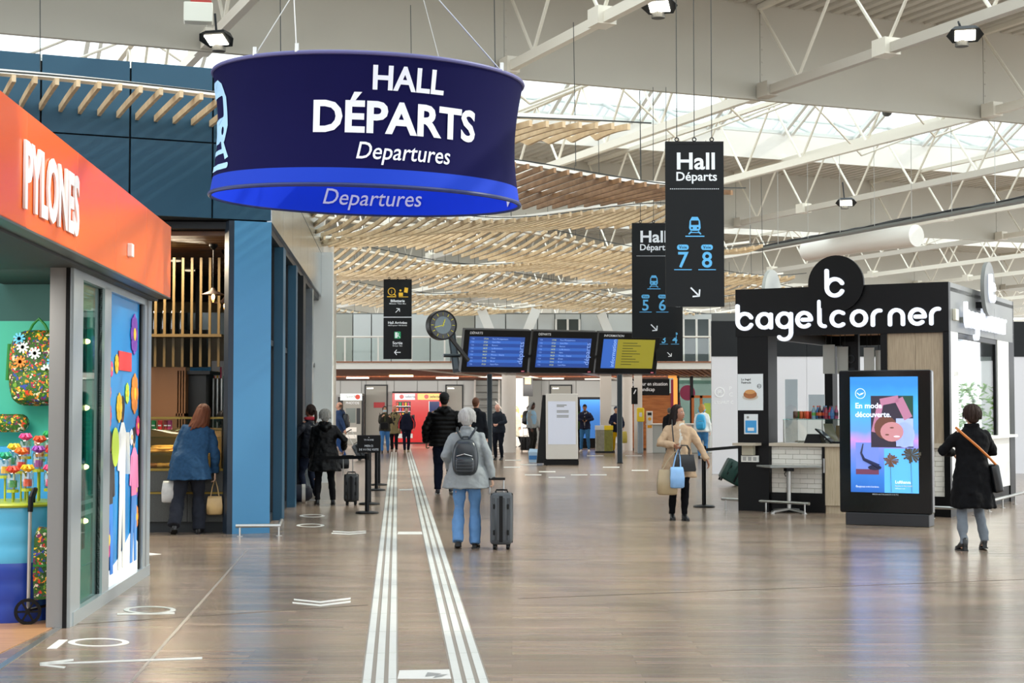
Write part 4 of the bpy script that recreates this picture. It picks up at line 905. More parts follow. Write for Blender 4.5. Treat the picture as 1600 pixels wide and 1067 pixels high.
# left side and interior
MB().bb(.02, .1, .45, KD-.4, 0, 1.02).build('left_low_wall', M_kb, kk)
for j in range(10): MB().bb(.1, L1-.12, .15+j*.47, .15+j*.47+.45, 2.94, 2.98).build('ceiling_board', wood('kiosk_ceiling', '#b9875a', '#a3744a', .5, 3, (1, 10, 10)), kk)
# right side: lower white panel, window, white piers
M_kw2 = mat('kiosk_white', '#e9e7e0', .4)
MB().bb(L1-.1, L1-.01, .12, KD-.45, .28, 1.12).build('side_panel', M_kw2, kk); MB().bb(L1-.1, L1-.02, .12, KD-.45, 0, .28).build('side_plinth', M_kb, kk)
MB().bb(L1-.1, L1-.005, .12, .62, 1.16, 2.76).build('side_pier', M_kw2, kk); MB().bb(L1-.1, L1-.005, 3.6, KD-.45, 1.16, 2.76).build('side_pier', M_kw2, kk)
MB().bb(L1-.25, L1+.12, .12, KD-.4, 1.12, 1.16).build('side_shelf', M_kw2, kk)
MB().bb(L1-.06, L1-.045, .62, 3.6, 1.16, 2.68).build('side_glass', glass('kiosk_glass', '#dfe8e4', .28), kk)
MB().bb(L1-.09, L1-.02, .62, 3.6, 2.68, 2.76).bb(L1-.09, L1-.02, 3.5, 3.6, 1.16, 2.68).build('window_frame', M_kb, kk)
text('OUVERT', .07, mat('print_grey', '#8a8a86', .5), kk, .3, 2.1, 0, 'LEFT', warp=lambda x, y, z: (L1+.001, x, z))
MB().rbox(L1, L1+.05, .25, .45, 2.93, 3.1, .01, ax='x').build('speaker_box', mat('cream_box', '#d8d2c0', .4), kk)
# round emblem discs and channel letters
M_let = mat('letter_white', '#eef4ff', .4, emit=.4); M_letr = mat('letter_rim', '#c8ccd4', .4)
def stroke(par, paths, T, r, nm='letter'):
    q = MB()
    for p in paths:
        P = [Vector((x, 0, z)) for x, z in p]; R = []
        for s, (y0, e) in enumerate(((-.06, .82), (-.045, 1), (0, 1))):
            pass
        n = len(P); left = []; right = []
        for i in range(n):
            d = (P[min(i+1, n-1)]-P[max(i-1, 0)]).normalized(); nn = Vector((-d.z, 0, d.x)); left.append((P[i], nn)); 
        a0 = math.atan2(*(lambda v: (v.z, v.x))(left[0][1])); a1 = math.atan2(*(lambda v: (v.z, v.x))(left[-1][1]))
        def outline(rr_):
            o = [(p_.x+nn.x*rr_, p_.z+nn.z*rr_) for p_, nn in left]
            o += [(P[-1].x+rr_*math.cos(a1-PI*k/6), P[-1].z+rr_*math.sin(a1-PI*k/6)) for k in range(1, 6)]
            o += [(p_.x-nn.x*rr_, p_.z-nn.z*rr_) for p_, nn in reversed(left)]
            o += [(P[0].x+rr_*math.cos(a0+PI-PI*k/6), P[0].z+rr_*math.sin(a0+PI-PI*k/6)) for k in range(1, 6)]
            return o
        rings = [outline(r), outline(r), outline(r*.86)]
        ys = (0, -.05, -.062); m = len(rings[0]); vs = [(x, y, z) for o, y in zip(rings, ys) for x, z in o]; fs = []
        for i in range(2):
            for j in range(m): k = (j+1) % m; fs.append((i*m+j, i*m+k, (i+1)*m+k, (i+1)*m+j))
        # strip triangulated front
        h = n; f0 = 2*m
        L_ = list(range(f0, f0+h)); capE = list(range(f0+h, f0+h+5)); R_ = list(range(f0+h+5, f0+2*h+5))[::-1]; capS = list(range(f0+2*h+5, f0+2*h+10))
        for i in range(h-1): fs.append((L_[i], L_[i+1], R_[i+1], R_[i]))
        fs.append(tuple([L_[-1]]+capE+[R_[-1]])); fs.append(tuple([R_[0]]+capS+[L_[0]]))
        q.add(vs, fs, T)
    return q.build(nm, M_let, par)
def arc(cx, cz, r, a0, a1, n=18): return [(cx+r*math.cos(math.radians(a0+(a1-a0)*i/n)), cz+r*math.sin(math.radians(a0+(a1-a0)*i/n))) for i in range(n+1)]
GL = {  # unit: x-height bowl radius 1, baseline z=-1
 'b': ([[(-1.1, 2.25), (-1.1, 0)]+arc(0, 0, 1.1, 180, 332), arc(0, 0, 1.1, 160, 28)], 2.9),
 'a': ([arc(0, 0, 1, 0, 350), [(1, 0.9), (1, -1)]], 3.0),
 'g': ([arc(0, 0, 1, 0, 350), [(1, .9), (1, -1.6)]+arc(.0, -1.75, 1, 0, -140)], 3.0),
 'e': ([[(-.25, 0), (.95, 0)], arc(0, 0, 1, 0, 312)], 2.9),
 'l': ([[(-.3, 2.5), (-.3, -.3)]+arc(.4, -.3, .7, 180, 275)], 2.2),
 'c': ([arc(0, 0, 1, 50, 310)], 2.75),
 'o': ([arc(0, 0, 1, 0, 357)], 3.05),
 'r': ([[(-.7, -1), (-.7, .1)]+arc(.2, .1, .9, 180, 80)], 2.3),
 'n': ([[(-.9, -1), (-.9, .1)]+arc(0, .1, .9, 180, 0)+[(.9, -1)]], 2.9)}
def word(par, M, s, x, z, u, r):
    for ch in s:
        g, adv = GL[ch]; T = M @ Matrix.Translation((x+u*(adv/2), 0, z))
        stroke(par, [[(px*u, pz*u) for px, pz in p] for p in g], T, r); x += adv*u
I4 = Matrix.Identity(4)
tot = sum(GL[c][1] for c in 'bagelcorner')
xs0, xs1 = kx(1151), kx(1479); u = (xs1-xs0)/tot
word(kk, Matrix.Translation((0, -.01, 0)), 'bagelcorner', xs0, 2.98, u, u*.27)
cx_, _z = kx(1309), 3.53
MB().disc(cx_, 3.52, .435, -.06, 0, n=40).build('round_emblem', M_kb, kk, smooth=30)
stroke(kk, [[(px*.115, pz*.115) for px, pz in p] for p in GL['b'][0]], Matrix.Translation((cx_, -.07, 3.46)), .030)
SR = Matrix.Translation((L1, 0, 0)) @ Matrix.Rotation(PI/2, 4, 'Z')     # local x runs along the right side, -y outwards
MB().disc(2.2, 3.52, .435, -.16, -.10, SR, n=40).build('round_emblem', M_kg, kk, smooth=30); MB().bb(1.9, 2.5, -.10, 0, 3.2, 3.3, SR).build('emblem_bracket', M_kb, kk)
stroke(kk, [[(px*.115, pz*.115) for px, pz in p] for p in GL['b'][0]], SR @ Matrix.Translation((2.2, -.17, 3.46)), .035)
word(kk, SR @ Matrix.Translation((0, -.05, 0)), 'bagelcorner', .75, 2.98, u*.95, u*.26)
MB().bb(.75, 3.9, -.05, 0, 2.92, 3.0, SR).build('letter_rail', M_kg, kk)
SL = Matrix.Translation((0, 0, 0)) @ Matrix.Rotation(PI/2, 4, 'Z')
MB().disc(1.9, 3.52, .435, .02, .08, SL, n=40).build('round_emblem', mat('emblem_pale', '#a9aaa4', .4), kk, smooth=30)
# things on and in the kiosk
def kthing(n, lab, cat, x, y, z, grp=None, yaw=0): return thing(n, lab, cat, KM @ FR((x, y, z), yaw), grp)
def kbox(px0, px1, py0, py1): a = onp(px0, py1, KM); b = onp(px1, py0, KM); return a[0], b[0], a[1], b[1]
a = kbox(1153, 1192, 584, 641); t = kthing('menu_poster', 'white poster of a toasted bagel on the left black pillar', 'poster', 0, 0, 0)
MB().bb(a[0], a[1], -.005, .015, a[2], a[3]).build('sheet', mat('sheet_white', '#dcdfe0', .4), t); cx = (a[0]+a[1])/2; cz = a[2]+.25
text('Le bagel', .035, M_kb, t, a[0]+.06, a[3]-.1, -.007, 'LEFT', .02); text('Fastrade', .035, M_kb, t, a[0]+.06, a[3]-.15, -.007, 'LEFT', .02)
MB().disc(cx, cz-.04, .13, -.009, -.006, n=20, rz=.05).build('plate_print', mat('paper_beige', '#c8beb0', .6), t)
MB().disc(cx, cz, .11, -.014, -.010, n=20, rz=.065).build('bun_print', mat('bun_brown', '#a8683c', .6, var=.3, scale=30), t); MB().disc(cx, cz+.04, .085, -.018, -.014, n=20, rz=.035).build('bun_top_print', mat('bun_light', '#d0965c', .6), t)
MB().ring(a[1]-.06, cz+.13, .028, .034, -.008, -.005, n=16).build('price_ring', M_kb, t); text('4€50', .018, M_kb, t, a[1]-.06, cz+.12, -.007)
a = kbox(1163, 1184, 647, 678); t = kthing('notice_poster', 'small blue and white notice below the bagel poster', 'poster', 0, 0, 0)
MB().bb(a[0], a[1], -.005, .015, a[2], a[3]).build('sheet', MATS['sheet_white'], t); MB().bb(a[0]+.02, a[1]-.02, -.009, -.005, a[2]+.02, a[3]-.1).build('blue_field', mat('notice_blue', '#3b96d2', .5), t)
MB().disc((a[0]+a[1])/2-.05, a[3]-.05, .02, -.009, -.005, n=12).build('notice_logo', mat('print_grey', '#8a8a86'), t); MB().bb(a[0]+.06, a[1]-.06, -.012, -.009, a[2]+.05, a[2]+.10).build('notice_label', MATS['sheet_white'], t)
a = kbox(1153, 1189, 694, 699); t = kthing('wall_shelf', 'small pale shelf fixed to the left black pillar of the kiosk', 'shelf', 0, 0, 0)
MB().bb(a[0], a[1], -.25, .02, 1.03, 1.07).build('board', M_stone, t); MB().bb(a[0]+.1, a[1]-.1, -.1, .02, .88, 1.03).build('bracket', mat('bracket_pale', '#b8b29c', .5), t)
MB().bb(a[0]+.07, a[1]-.04, -.05, .02, .77, .87).build('socket_block', M_kw2, t)
for i in range(3): MB().bb(a[0]+.1+i*.085, a[0]+.155+i*.085, -.055, -.05, .79, .85).build('socket', mat('socket_grey', '#a8a8a4', .5), t)
# hanging menu boards
for i, (p0_, p1_, q0, q1, c, lb) in enumerate(((1246, 1262, 537, 582, 'f', 'leftmost frosted board hanging in the kiosk opening'), (1266, 1281, 540, 582, 'f', 'second frosted board hanging in the kiosk opening'),
        (1306, 1320, 541, 580, 'w', 'third hanging board, just right of the black screen mount in the kiosk'), (1322, 1335, 545, 580, 'w', 'rightmost hanging board in the kiosk opening, above the advert totem'))):
    a = kbox(p0_, p1_, q0, q1); t = kthing('menu_board', lb, 'menu board', 0, 1.0+.1*i, 0, 'boards hanging in the kiosk')
    sc = 1.05; MB().bb(a[0]*1.0+.1, a[1]+.12, 0, .03, a[2], a[3]+.02).build('board', mat('frosted', '#b9bbb2', .3, var=.05) if c == 'f' else mat('board_pale', '#dcdcd4', .3), t)
    MB().tube([(a[0]+.15, .015, a[3]), (a[0]+.15, .015, 2.94)], .006, 5).build('hanging_rod', M_kb, t); MB().tube([(a[1]+.07, .015, a[3]), (a[1]+.07, .015, 2.94)], .006, 5).build('hanging_rod', M_kb, t)
t = kthing('screen_mount', 'black screen seen from behind on a ceiling mount inside the kiosk', 'television', kx(1291), 1.2, 2.4)
MB().rbox(-.08, .16, -.04, .03, -.23, .28, .01, ax='y').bb(.12, .18, -.05, .05, -.4, .54).build('screen_back', M_kb, t); MB().ring(.06, .0, .05, .07, -.06, -.04, n=14).bb(.0, .12, -.06, -.04, -.18, -.14).build('mount_arm', M_char, t)
# glass screens on the counter, bottles, till
gs_ = kthing('display_case', 'low glass display case with steel frame on the kiosk counter', 'display case', kx(1212), .35, 1.07)
Wc = kx(1375)-kx(1212)
MB().bb(0, Wc, 0, .006, 0, .36).build('front_glass', glass('case_glass'), gs_); MB().bb(0, Wc, 0, .35, .36, .375).build('top_glass', glass('top_glass', '#c8dcd8', .35), gs_)
for x in (0, Wc*.38, Wc-.015): MB().bb(x, x+.015, 0, .02, 0, .36).build('frame_post', M_steel, gs_)
for i in range(3): MB().bb(.15+i*.32, .4+i*.32, .12, .3, 0, .03).build('tray', M_steel, gs_)
for i, (p0_, p1_, q0, q1) in enumerate(((1217, 1236, 592, 695), (1248, 1273, 616, 655))):
    a = kbox(p0_, p1_, q0, q1); t = kthing('perspex_screen', 'tall clear perspex screen at the left end of the counter' if not i else 'short clear perspex screen standing above the drinks', 'screen', 0, .32 if not i else .5, 0); MB().bb(a[0], a[1], 0, .006, 1.07 if not i else 1.45, a[3]).build('pane', glass('perspex', '#dfe4e6', .25), t)
    MB().bb(a[0], a[1], -.02, .03, 1.07 if not i else 1.445, 1.08 if not i else 1.455).build('foot', M_steel, t)
cols = ['#3a3634', '#4f8a3a', '#b5562a', '#b5562a', '#c2442a', '#8a2a2a', '#6a8a9a', '#3a6a9a', '#2a1a2a', '#4a2a4a', '#7a2a3a', '#a83248', '#3a5a8a', '#8a3a5a']
cn = ['charcoal', 'green', 'orange', 'orange', 'red', 'dark red', 'pale blue', 'blue', 'black', 'violet', 'wine red', 'crimson', 'navy', 'plum']
for i in range(14):
    x = kx(1229+i*4.9); can = i < 6
    lb = '%s %s on the kiosk display case, %s' % (cn[i], 'drink can' if can else 'drink bottle', ['leftmost of the cans', 'second can', 'third can', 'fourth can', 'fifth can', 'last can before the bottles', 'first bottle after the cans', 'second bottle', 'third bottle', 'fourth bottle', 'fifth bottle', 'sixth bottle', 'seventh bottle', 'bottle at the right end'][i])
    t = kthing('drink_can' if can else 'drink_bottle', lb, 'can' if can else 'bottle', x, .42+.05*(i % 2), 1.446, 'drinks on the kiosk case')
    if can: MB().lathe([(0, 0), (.027, 0), (.033, .01), (.033, .11), (.027, .12), (0, .12)], 14).build('can_body', mat('dc_'+cols[i], cols[i], .3, .3), t, smooth=True)
    else:
        MB().lathe([(0, 0), (.03, 0), (.033, .02), (.033, .12), (.013, .17), (.013, .19), (0, .19)], 14).build('bottle_body', mat('db_'+cols[i], cols[i], .1), t, smooth=True); MB().lathe([(.015, .185), (.015, .205), (0, .205)], 10).build('cap', mat('cap_'+cols[i-3], cols[i-3], .4), t); MB().lathe([(.034, .05), (.034, .1)], 14).build('label_band', mat('lb_'+cols[i-5], cols[i-5], .5), t)
t = kthing('cash_register', 'black till with a tilted screen on the kiosk counter', 'cash register', kx(1252), .3-.12, 1.07)
MB().loft([[(-.02, 0, 0), (.26, 0, 0), (.26, .25, 0), (-.02, .25, 0)], [(.02, .03, .14), (.22, .03, .14), (.22, .2, .14), (.02, .2, .14)]]).build('drawer_base', M_kb, t)
T = Matrix.Translation((.36, -.02, .09)) @ Matrix.Rotation(math.radians(38), 4, 'Y') @ Matrix.Rotation(math.radians(-12), 4, 'Z'); MB().rbox(-.2, .16, -.12, .12, -.012, .012, .01, T).build('touch_screen', M_kb, t); MB().bb(-.18, .14, -.1, .1, .012, .014, T).build('screen_glass', mat('till_glass', '#3a4650', .1), t)
MB().bb(.42, .62, -.1, .08, 0, .03).build('keypad', M_kb, t)
t = kthing('paper_board', 'tilted beige board leaning behind the till', 'board', kx(1272)+.1, .5, 1.07); MB().loft([[(-.05, 0, 0), (.14, 0, 0), (.14, .02, 0), (-.05, .02, 0)], [(-.14, .1, .3), (.0, .1, .3), (.0, .12, .3), (-.14, .12, .3)]]).build('sheet', mat('beige_board', '#a89c88', .5), t)
t = kthing('wooden_box', 'brown wooden box on the kiosk counter behind the till', 'box', kx(1302), .62, 1.07); MB().rbox(-.15, .15, 0, .12, 0, .27, .006, ax='y').build('box_body', mat('box_brown', '#8f6f4c', .5), t)
for i in range(3): t = kthing('menu_card', ['left', 'middle', 'right'][i]+' upright white card in the kiosk beside the advert totem', 'menu card', kx(1296+i*6), 1.3, 1.07, 'cards inside the kiosk'); MB().loft([[(-.05, 0, 0), (.03, 0, 0), (.03, .01, 0), (-.05, .01, 0)], [(-.02, .06, .72), (.03, .06, .62), (.03, .07, .62), (-.02, .07, .72)]]).build('card', mat('card_white', '#c9ced2', .4), t)
struct(MB().bb(.9, L1-.3, 1.25, 1.6, 0, 1.07, KM).build('wall_kiosk_back_counter', M_kb))
pt = kthing('potted_plant', 'bushy bright green plant seen through the kiosk side window', 'plant', L1+1.2, 7.6, 0)
MB().lathe([(0, 0), (.2, 0), (.26, .6), (.24, .6), (0, .55)], 18).build('planter', M_white, pt, smooth=True)
M_leaf = mat('leaf_green', '#7fb02c', .5, var=.3, scale=5); R = random.Random(9); q = MB()
for i in range(420):
    a = R.uniform(0, 2*PI); rr_ = .62*R.random()**.5; z = 1.0+1.1*R.random(); c = Vector((rr_*math.cos(a)*(1.1-abs(z-1.5)*.5), rr_*math.sin(a), z)); d1 = Vector((R.uniform(-1, 1), R.uniform(-1, 1), R.uniform(-.6, .6))).normalized()*.08; d2 = d1.cross(Vector((R.uniform(-1, 1), R.uniform(-1, 1), 1))).normalized()*.03
    q.add([c-d1, c+d2, c+d1, c-d2], [(0, 1, 2, 3)])
tag(q.build('foliage', M_leaf, pt), kind='stuff'); MB().tube([(0, 0, .5), (.02, 0, 1.1), (-.03, .02, 1.8)], .025, 6).build('stem', mat('stem', '#6b5a3a', .7), pt)
# rails and table
P = lambda x, y: KM @ Vector((x, y, 0))
lowrail([flo(1128, 795)+Vector((0, 0, 0)), P(kx(1272), -.28)], 'long steel bumper rail in front of the kiosk counter and left pillar', [flo(1134, 797), P(kx(1205), -.28), P(kx(1265), -.28)], z=.16)
lowrail([P(kx(1457), -.28), P(L1+.22, -.28), P(L1+.22, KD-.2)], 'steel bumper rail turning round the right corner of the kiosk', [P(kx(1462), -.28)]+[P(L1+.22, .6+i*1.05) for i in range(5)], z=.16)
tb = thing('bistro_table', 'high square table with a steel column and cross foot before the brick counter', 'table', FR((flo(1233, 801).x, flo(1233, 801).y, 0), 12))
MB().rbox(-.42, .42, -.3, .3, .70, .73, .015).build('tabletop', mat('table_grey', '#8d8e8a', .35, .3), tb)
MB().tube([(0, 0, .05), (0, 0, .7)], .035, 14).build('column', M_steel, tb, smooth=True)
for a in (20, 110, 200, 290): a = math.radians(a); MB().bar((0, 0, .06), (.34*math.cos(a), .34*math.sin(a), .025), .045, .03).bb(.34*math.cos(a)-.025, .34*math.cos(a)+.025, .34*math.sin(a)-.025, .34*math.sin(a)+.025, .0, .02).build('foot', M_steel, tb)
MB().bb(-.06, .06, -.06, .06, .64, .70).tube([(-.05, -.04, .66), (-.09, -.05, .6), (-.07, -.05, .56)], .008, 5).build('fold_lever', M_black, tb)

# ================= ADVERT TOTEM =================
pt_ = flo(1317, 820); TM = FR((pt_.x, pt_.y+.1, 0), -27); tx = lambda px: onp(px, 637, TM)[0]
X0, X1 = tx(1311), tx(1455); xw = X1-X0
AT = FR((TM @ Vector((X0, 0, 0))), -27); ad = thing('advert_totem', 'tall black digital advert totem with a bright blue travel poster on its screen', 'advertising screen', AT)
Zt = onp(1308, 579, TM)[1]; M_adb = mat('totem_black', '#030304', .12, spec=.35)
MB().rbox(.08, xw-.04, -.02, .32, .0, .17, .02).build('base', mat('totem_base', '#15161a', .45), ad, smooth=True)
MB().rbox(0, xw, 0, .17, .17, Zt, .03, ax='y').build('housing', M_adb, ad, smooth=True); MB().bb(xw-.012, xw+.003, .03, .06, .2, Zt-.02).build('edge_trim', mat('trim_graphite', '#77787a', .4, .5), ad)
s0, s1 = onp(1328, 589, TM), onp(1436, 771, TM); sx0, sx1 = s0[0]-X0, s1[0]-X0; sz1, sz0 = s0[1], s1[1]; sw, sh_ = sx1-sx0, sz1-sz0
SX = lambda f: sx0+sw*f
SZ = lambda f: sz1-sh_*f
def ez(n, c, e=1.0): return mat('scr_'+n, c, .3, emit=e*.55)
q = MB()
def skymat():
    m = mat('scr_sky', '#2f84c8', .3); nt = m.node_tree; b = nt.nodes['Principled BSDF']; tc = nt.nodes.new('ShaderNodeTexCoord'); sp = nt.nodes.new('ShaderNodeSeparateXYZ'); nt.links.new(tc.outputs['Generated'], sp.inputs[0])
    r = nt.nodes.new('ShaderNodeValToRGB'); cr = r.color_ramp
    cs = [(0, '#1c4f9e'), (.2, '#2f6fc0'), (.42, '#6f7fd0'), (.5, '#b884c8'), (.58, '#5a8ed8'), (.8, '#3fa0e0'), (1, '#2a7cc8')]
    cr.elements[0].color = lin(cs[0][1]); cr.elements[1].color = lin(cs[-1][1])
    for p, c in cs[1:-1]: e = cr.elements.new(p); e.color = lin(c)
    nz = nt.nodes.new('ShaderNodeTexNoise'); nz.inputs['Scale'].default_value = 3; ad_ = nt.nodes.new('ShaderNodeMath'); ad_.operation = 'MULTIPLY_ADD'; ad_.inputs[1].default_value = .12
    nt.links.new(nz.outputs['Fac'], ad_.inputs[0]); nt.links.new(sp.outputs['Z'], ad_.inputs[2]); nt.links.new(ad_.outputs[0], r.inputs[0])
    nt.links.new(r.outputs[0], b.inputs['Emission Color']); b.inputs['Emission Strength'].default_value = .5; nt.links.new(r.outputs[0], b.inputs['Base Color']); return m
MB().bb(sx0, sx1, -.004, .002, sz0, sz1).build('screen', skymat(), ad)
def sp(a, b, c, d, m, n, y=-.006): MB().bb(SX(a), SX(b), y-.002, y, SZ(d), SZ(c)).build(n, m, ad)
sp(.5, 1, .62, 1, ez('lightblue', '#56a8ea', .9), 'palm_picture'); sp(.08, .42, .57, .845, ez('dusk', '#6a80cc', .8), 'wing_picture'); sp(.08, .42, .80, .845, ez('dusk_ground', '#6a3a54', .6), 'wing_ground', -.008)
sp(.31, .93, .165, .61, ez('photo_dark', '#332c3c', .5), 'portrait_picture', -.007); sp(.75, .93, .165, .35, ez('photo_green', '#1f4a3c', .5), 'portrait_leaves', -.010)
sk = ez('skin', '#b98086', .75); sk2 = ez('skin2', '#a8708c', .8); hr = ez('hair', '#6b4438', .5)
E_ = lambda cx, cz, rx, rz, m, n, y: MB().disc(SX(cx), SZ(cz), rx*sw, y-.002, y, n=20, rz=rz*sh_).build(n, m, ad)
MB().bar((SX(.36), -.013, SZ(.48)), (SX(.45), -.013, SZ(.24)), .002, .09*sw).bar((SX(.45), -.013, SZ(.22)), (SX(.72), -.013, SZ(.19)), .002, .1*sw).bar((SX(.72), -.013, SZ(.19)), (SX(.86), -.013, SZ(.36)), .002, .13*sw).build('portrait_arm', sk2, ad)
MB().disc(SX(.80), SZ(.50), .15*sw, -.012, -.010, n=20, rz=.11*sh_).bb(SX(.68), SX(.93), -.012, -.010, SZ(.6), SZ(.36)).build('portrait_shirt', ez('shirt', '#a0b0e8', .8), ad)
E_(.53, .44, .17, .10, hr, 'portrait_hair', -.014); E_(.62, .475, .17, .085, sk, 'portrait_face', -.017); E_(.69, .515, .045, .007, ez('teeth', '#e8dcf0', .9), 'portrait_smile', -.020)
for ex_, ey in ((.62, .44), (.55, .50)): E_(ex_, ey, .03, .006, hr, 'portrait_eye', -.020)
MB().tube([(SX(.19), -.012, SZ(.58)), (SX(.16), -.012, SZ(.66)), (SX(.2), -.012, SZ(.715)), (SX(.42), -.012, SZ(.775))], [.008, .016, .022, .03], 6).disc(SX(.36), SZ(.785), .1*sw, -.014, -.01, n=14, rz=.022*sh_).build('wing_shape', ez('wing', '#1f2444', .5), ad)
pk = ez('palm', '#4a4438', .45); pr_ = ez('palm_crown', '#6b4a38', .5); R = random.Random(2)
for cx, cz, s in ((.60, .72, .11), (.90, .67, .14)):
    q = MB(); q.bar((SX(cx), -.011, SZ(.995)), (SX(cx-.01), -.011, SZ(cz)), .002, .022*sw)
    q.build('palm_trunk', pk, ad); q = MB()
    for k in range(26): a = 2*PI*k/26+R.uniform(-.1, .1); r = s*sw*R.uniform(.6, 1); q.prism([(SX(cx), SZ(cz)), (SX(cx)+r*math.cos(a-.12), SZ(cz)+r*.9*math.sin(a-.12)), (SX(cx)+1.1*r*math.cos(a), SZ(cz)+r*math.sin(a)), (SX(cx)+r*math.cos(a+.12), SZ(cz)+r*.9*math.sin(a+.12))], -.014-.0001*k, -.011)
    tag(q.build('palm_crown', pr_ if s < .12 else pk, ad), kind='stuff')
wt = ez('text', '#d9e4fa', 1.0)
text('En mode', .062*sh_*.73*1.05, wt, ad, SX(.08), SZ(.272), -.024, 'LEFT', .03); text('découverte.', .062*sh_*.73*1.05, wt, ad, SX(.08), SZ(.348), -.024, 'LEFT', .03)
text('Élargissez votre horizon.', .028, wt, ad, SX(.08), SZ(.958), -.02, 'LEFT', .0, sx=.85); text('Lufthansa', .043, wt, ad, SX(.66), SZ(.918), -.022, 'LEFT', .03, sx=.95)
text('Say yes to the world', .02, ez('yellow', '#d8b83a', .8), ad, SX(.66), SZ(.944), -.022, 'LEFT', .01); text('lufthansa.com', .018, wt, ad, SX(.66), SZ(.966), -.022, 'LEFT', .0)
cxr, czr = SX(.155), SZ(.145)
MB().ring(cxr, czr, .065, .072, -.01, -.006, n=32).bar((cxr-.045, -.009, czr+.01), (cxr-.01, -.009, czr-.02), .002, .012).prism([(cxr-.015, czr-.026), (cxr+.03, czr-.01), (cxr+.055, czr+.014), (cxr+.01, czr+.006)], -.01, -.006).build('crane_emblem', wt, ad)
text('M E D I A T R A N S P O R T S', .02, M_txt, ad, xw*.5, .42, -.003)

# ================= QUEUE BARRIERS, DISPLAYS, MACHINES =================
def barrier(px, py, label, h=.98, D=None, grp='black queue barrier posts'):
    p = flo(px, py); t = thing('barrier_post', label, 'barrier post', FR((p.x, p.y, 0)), grp)
    MB().lathe([(.175, 0), (.18, .012), (.16, .028), (.04, .04), (.0, .04)], 28).build('base', M_black, t, smooth=True); MB().tube([(0, 0, .03), (0, 0, h)], .034, 14).build('tube', M_black, t, smooth=True)
    MB().lathe([(.034, h-.10), (.042, h-.09), (.042, h-.01), (.03, h), (0, h)], 16).build('belt_head', M_black, t, smooth=True); return p
b1 = barrier(573.5, 802, 'nearest queue barrier post on the left, carrying the small black sign', .92)
b2 = barrier(577, 788, 'second queue barrier post on the left, just behind the nearest'); b3 = barrier(588, 766, 'third queue barrier post on the left'); b4 = barrier(592, 758, 'farthest queue barrier post on the left')
b5 = barrier(1100, 792, 'queue barrier post right of the woman in the beige coat', 1.0)
def belt(a, b, z0, z1, label):
    tag(MB().bar(Vector((a.x, a.y, z0)), Vector((b.x, b.y, z1)), .004, .05).build('queue_belt', M_black), label, 'queue belt')
belt(b5, b5+Vector((1.0, 1.2, 0)), .93, .97, 'black queue belt running from the right barrier post towards the kiosk')
belt(b1+Vector((-.75, .3, 0)), b1, .84, .86, 'black queue belt left of the small black sign')
sg = thing('queue_sign', 'small black sign reading MERCI DE VOTRE VISITE above the left barrier posts', 'sign', FR((b1.x+.02, b1.y, 0)))
MB().rbox(-.17, .19, -.07, -.04, .93, 1.20, .01, ax='y').build('sign_plate', M_black, sg); MB().bb(-.02, .02, -.04, .0, .925, 1.1).build('sign_stem', M_black, sg)
text('MERCI', .034, M_txt, sg, .01, 1.02, -.072); text('DE VOTRE VISITE', .032, M_txt, sg, .01, .965, -.072, sx=.9); text('YV ROME', .026, M_txt, sg, .01, 1.115, -.072); MB().prism([(-.0, 1.16), (.02, 1.16), (.01, 1.17)], -.074, -.071).build('sign_mark', M_txt, sg)
# A-shaped white display with black side
p = flo(884, 727); F = FR((p.x, p.y, 0), 0); al = thing('display_stand', 'tall white and black sloped notice stand standing in mid hall', 'notice stand', F)
f_ = lambda px, py: onp(px, py, F)
MB().prism([(.0, 0), (.42, 0), (.30, .02), (.12, 2.0), (.02, 2.02)], -.001, .0)
w = f_(903, 720)[0]-f_(853, 720)[0]; x0 = f_(853, 720)[0]
vsL = lambda x: [(x, -.05, .06), (x, .55, .06), (x, .30, 1.98), (x, .18, 1.98)]
MB().loft([[(x0-(.26 if z < 1 else .09), y+.05, z) for _, y, z in vsL(0)], vsL(x0+w+.01)]).build('black_body', M_black, al)
T = Matrix.Translation((x0, -.06, .17)) @ Matrix.Rotation(math.radians(-7.0), 4, 'X')
MB().rbox(0, w, -.03, .01, 0, 1.86, .03, T, ax='y').build('front_frame', mat('pale_grey_frame', '#cfc9c2', .4), al, smooth=True); MB().bb(.06, w-.06, -.036, -.028, .42, 1.64, T).build('notice_sheet', mat('notice_sheet', '#dcdff0', .35), al)
q = MB()
for i, (a, b, z) in enumerate(((.34, .6, 1.52), (.34, .52, 1.48), (.34, .66, 1.36), (.34, .66, 1.32), (.34, .66, 1.22), (.34, .66, 1.18))): q.bb(a*w/1.0, b*w/1.0+.05, -.038, -.036, z, z+.025, T)
tag(q.build('notice_text', mat('print_grey', '#8a8a86'), al), kind='stuff')
MB().bb(x0-.06, x0+w+.02, -.1, .62, .02, .14).build('base', M_black, al)
for x in (x0, x0+w-.04): MB().tube([(x, .0, .03), (x+.04, .0, .03)], .03, 10).build('castor', M_black, al)
